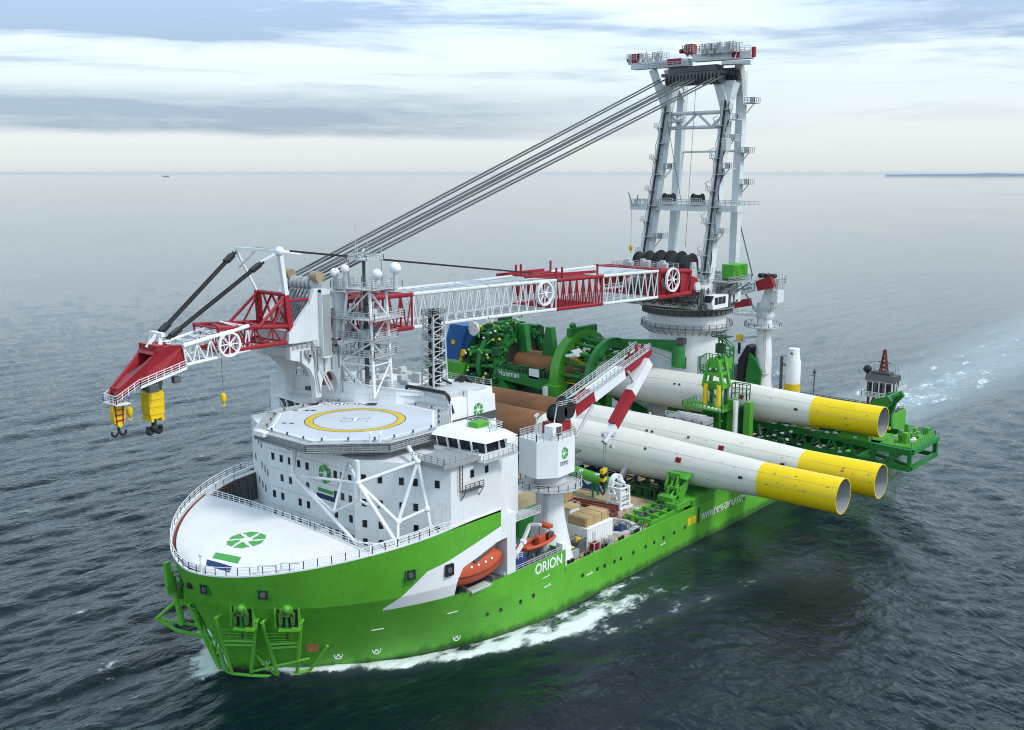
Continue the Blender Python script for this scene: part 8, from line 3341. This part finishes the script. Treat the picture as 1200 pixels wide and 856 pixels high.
for q_ in np.linspace(0, 2 * PI, 8)[:-1]:
    m_.bar((89.9 + 1.6 * math.cos(q_), -10.4, 11.7 + 1.6 * math.sin(q_)), (89.9 + .6 * math.cos(q_), -12.6, 11.4 + .6 * math.sin(q_)), .32)
m_.bar((88.4, -12.6, 7.4), (88.8, -10.6, 11.0), .4)
m_.bar((91.2, -12.8, 7.4), (90.9, -10.8, 11.0), .4)
m_.bbox(88.9, 90.9, -12.6, -11.4, 8.6, 10.4, .1)
m_.bar((88, -13.2, 7.6), (91.4, -10.2, 11), .25)
m_.box(87.6, 92.0, -13.6, -9.8, 6.92, 7.25)
m_.build('white_frame', 'white_clean', t)
m_ = MB()
for y in (9, 3, -3):
    m_.bar((93.2, y - 1, 7), (92.6, y, 11), .4)
    m_.bar((91.2, y - 1, 7), (92.2, y, 11), .4)
m_.build('trestle', 'rig_green', t)
t = thing('steel_beam', 'dark red steel beams laid on the deck below the green pipe', 'beam', (86, -7, 6.9))
m_ = MB()
for k in range(3):
    m_.bar((84.6 + k * .9, -1.5, 7.2 + .12 * k), (86.4 + k * .9, -13.2, 7.2 + .12 * k), .55, .6)
m_.build('beam', 'oxide', t)
m_ = MB()
m_.bar((84.0, -4, 6.98), (88.4, -4, 6.98), .3, .12)
m_.bar((85.0, -10.5, 6.98), (89.4, -10.5, 6.98), .3, .12)
m_.build('dunnage', 'tan', t)
t = thing('tarpaulin_stack', 'stack of gear under a bright blue tarpaulin below the nearest monopile', 'stack', (98.6, 1.0, 6.9))
m_ = MB()
m_.prism([(94.6, 6.92), (97.8, 6.92), (97.6, 9.6), (96.6, 10.4), (95.0, 9.8)], 'y', -3.6, 6.4)
m_.build('tarpaulin', 'bright_blue', t)
m_ = MB()
m_.box(94.3, 98.0, -3.9, 6.7, 6.9, 7.1)
m_.build('pallet', 'tan', t)
t = thing('ring_main', 'grey steel trestle leaning in the shade under the nearest monopile', 'trestle', (97.4, -5.4, 6.9))
m_ = MB()
m_.bar((96.6, -5.0, 6.9), (98.2, -7.0, 12.2), .7)
m_.bar((98.6, -5.0, 6.9), (98.4, -7.2, 12.2), .7)
m_.bar((97.2, -5.8, 9), (98.4, -5.8, 9), .4)
m_.build('leg', 'light_grey', t)
m_ = MB()
m_.box(96.2, 99.2, -5.6, -4.4, 6.9, 7.1)
m_.build('foot', 'grey', t)
t.name = 'trestle'
t = thing('deck_bin', 'green open bin behind the crane column near the plywood crate', 'bin', (78.6, -3.4, 6.9))
m_ = MB()
m_.box(76.6, 80.6, -5.0, -2.0, 6.92, 7.1)
m_.box(76.6, 80.6, -5.0, -4.85, 7.1, 9.0)
m_.box(76.6, 80.6, -2.15, -2.0, 7.1, 9.0)
m_.box(76.6, 76.75, -4.85, -2.15, 7.1, 9.0)
m_.box(80.45, 80.6, -4.85, -2.15, 7.1, 9.0)
m_.build('body', 'rig_green', t)
m_ = MB()
for i in range(8):
    m_.bar((77.0 + rr.random() * 3, -4.6 + rr.random() * 2, 7.6), (77.0 + rr.random() * 3, -4.6 + rr.random() * 2, 9.4), .2)
m_.build('contents', 'grey', t)
t = thing('spare_container', 'dark green box container against the accommodation behind the crane platform', 'container', (64.0, -8.0, 6.9))
m_ = MB()
m_.bbox(60, 72, -9.4, -6.6, 6.92, 11.6, .08)
m_.build('body', 'rig_green', t)
m_ = MB()
for i in range(16):
    m_.box(60.4 + i * .72, 60.7 + i * .72, -9.47, -9.38, 7.2, 11.4)
m_.build('corrugation', 'rig_green', t)
# odd lashings and planks strewn on the deck
for i in range(14):
    x, y = rr.uniform(60, 96), rr.uniform(-22, -6)
    m_ = MB()
    a = rr.uniform(0, PI)
    L = rr.uniform(.8, 2.4)
    m_.bar((x, y, 7.0), (x + L * math.cos(a), y + L * math.sin(a), 7.0), rr.uniform(.15, .4), .14)
    m_.bar((x + .3, y + .2, 7.16), (x + .3 + L * .6 * math.cos(a + .5), y + .2 + L * .6 * math.sin(a + .5), 7.16), .2, .14)
    mt = ('tan', 'plywood', 'light_grey', 'oxide')[i % 4]
    tag(m_.build('dunnage_plank', mt), 'loose dunnage plank lying on the brown main deck', 'plank', 'loose planks on the main deck')
# bollards along the port edge
for i, x in enumerate((58.6, 63.2, 68.4, 73.6, 78.6)):
    t = thing('mooring_bollard', 'squat dark twin bollard standing along the forward port deck edge', 'bollard', (x, -23.4, 6.9), 'bollards along the port deck edge')
    m_ = MB()
    for dx in (-.5, .5):
        m_.lathe([(.26, 0), (.26, .8), (.36, .82), (.36, 1.0)], (x + dx, -23.4, 6.9), n=12)
    m_.build('post', 'black', t)
    m_ = MB()
    m_.bbox(x - 1, x + 1, -23.8, -23.0, 6.9, 7.08, .04)
    m_.build('base_plate', 'dark_grey', t)
# more loose gear on the forward main deck
def rack(x, y, w_, d_, h_, mt, nm, lb, ct, kind):
    t_ = thing(nm, lb, ct, (x, y, 6.9))
    q = MB()
    for sx in (0, 1):
        for sy in (0, 1):
            q.bar((x + sx * w_, y + sy * d_, 6.92), (x + sx * w_, y + sy * d_, 6.92 + h_), .12)
    for z in (7.1, 6.92 + h_):
        for sy in (0, 1):
            q.bar((x, y + sy * d_, z), (x + w_, y + sy * d_, z), .1)
        for sx in (0, 1):
            q.bar((x + sx * w_, y, z), (x + sx * w_, y + d_, z), .1)
    q.build('frame', 'light_grey' if mt != 'light_grey' else 'dark_grey', t_)
    q = MB()
    if kind == 'bottles':
        for i in range(4):
            for j in range(3):
                q.tube((x + w_ * (i + .5) / 4, y + d_ * (j + .5) / 3, 6.95), (x + w_ * (i + .5) / 4, y + d_ * (j + .5) / 3, 6.9 + h_ * .92), min(w_ / 9, d_ / 7), 10)
    elif kind == 'drum':
        q.lathe([(h_ * .48, 0), (h_ * .48, .08), (h_ * .25, .1), (h_ * .25, d_ - .1), (h_ * .48, d_ - .08), (h_ * .48, d_)], (x + w_ / 2, y, 6.92 + h_ * .5), (0, 1, 0), 20)
    else:
        for i in range(7):
            a, b = x + rr.random() * w_ * .6, y + rr.random() * d_ * .6
            q.bbox(a, a + w_ * .35, b, b + d_ * .35, 6.95, 7.0 + h_ * rr.uniform(.3, .95), .05)
    build_each(q, {'bottles': 'gas_bottle', 'drum': 'reel', 'boxes': 'tool_box'}[kind], mt, t_)


rack(65.8, -23.0, 1.8, 1.2, 1.7, 'red', 'gas_bottle_rack', 'rack of red gas bottles at the port edge in front of the white site cabin', 'rack', 'bottles')
rack(70.2, -22.8, 2.2, 1.3, 1.2, 'grey', 'tool_basket', 'open basket of grey tool boxes at the port edge beside the white site cabin', 'basket', 'boxes')
rack(76.4, -14.6, 1.9, 1.6, 1.9, 'black', 'cable_drum', 'black cable drum in a frame behind the white site cabin', 'drum', 'drum')
rack(80.4, -12.4, 1.8, 1.4, 1.5, 'bright_blue', 'tool_basket', 'basket of blue boxes on deck between the grey ring and the red beams', 'basket', 'boxes')
rack(63.6, -12.8, 2.2, 1.6, 1.8, 'hook_yellow', 'tool_basket', 'basket of yellow boxes beside the crane column in the shade of its platform', 'basket', 'boxes')
rack(87.2, -17.4, 2.0, 1.2, 1.3, 'white_clean', 'tool_basket', 'basket of white boxes at the forward end of the low green skid', 'basket', 'boxes')
rack(68.0, -13.2, 2.4, 1.4, 1.6, 'navy', 'gas_bottle_rack', 'rack of navy gas bottles on the inboard side of the white site cabin', 'rack', 'bottles')
rack(81.0, -7.0, 1.8, 1.6, 1.7, 'tan', 'cable_drum', 'tan rope drum in a frame between the green bin and the red beams', 'drum', 'drum')
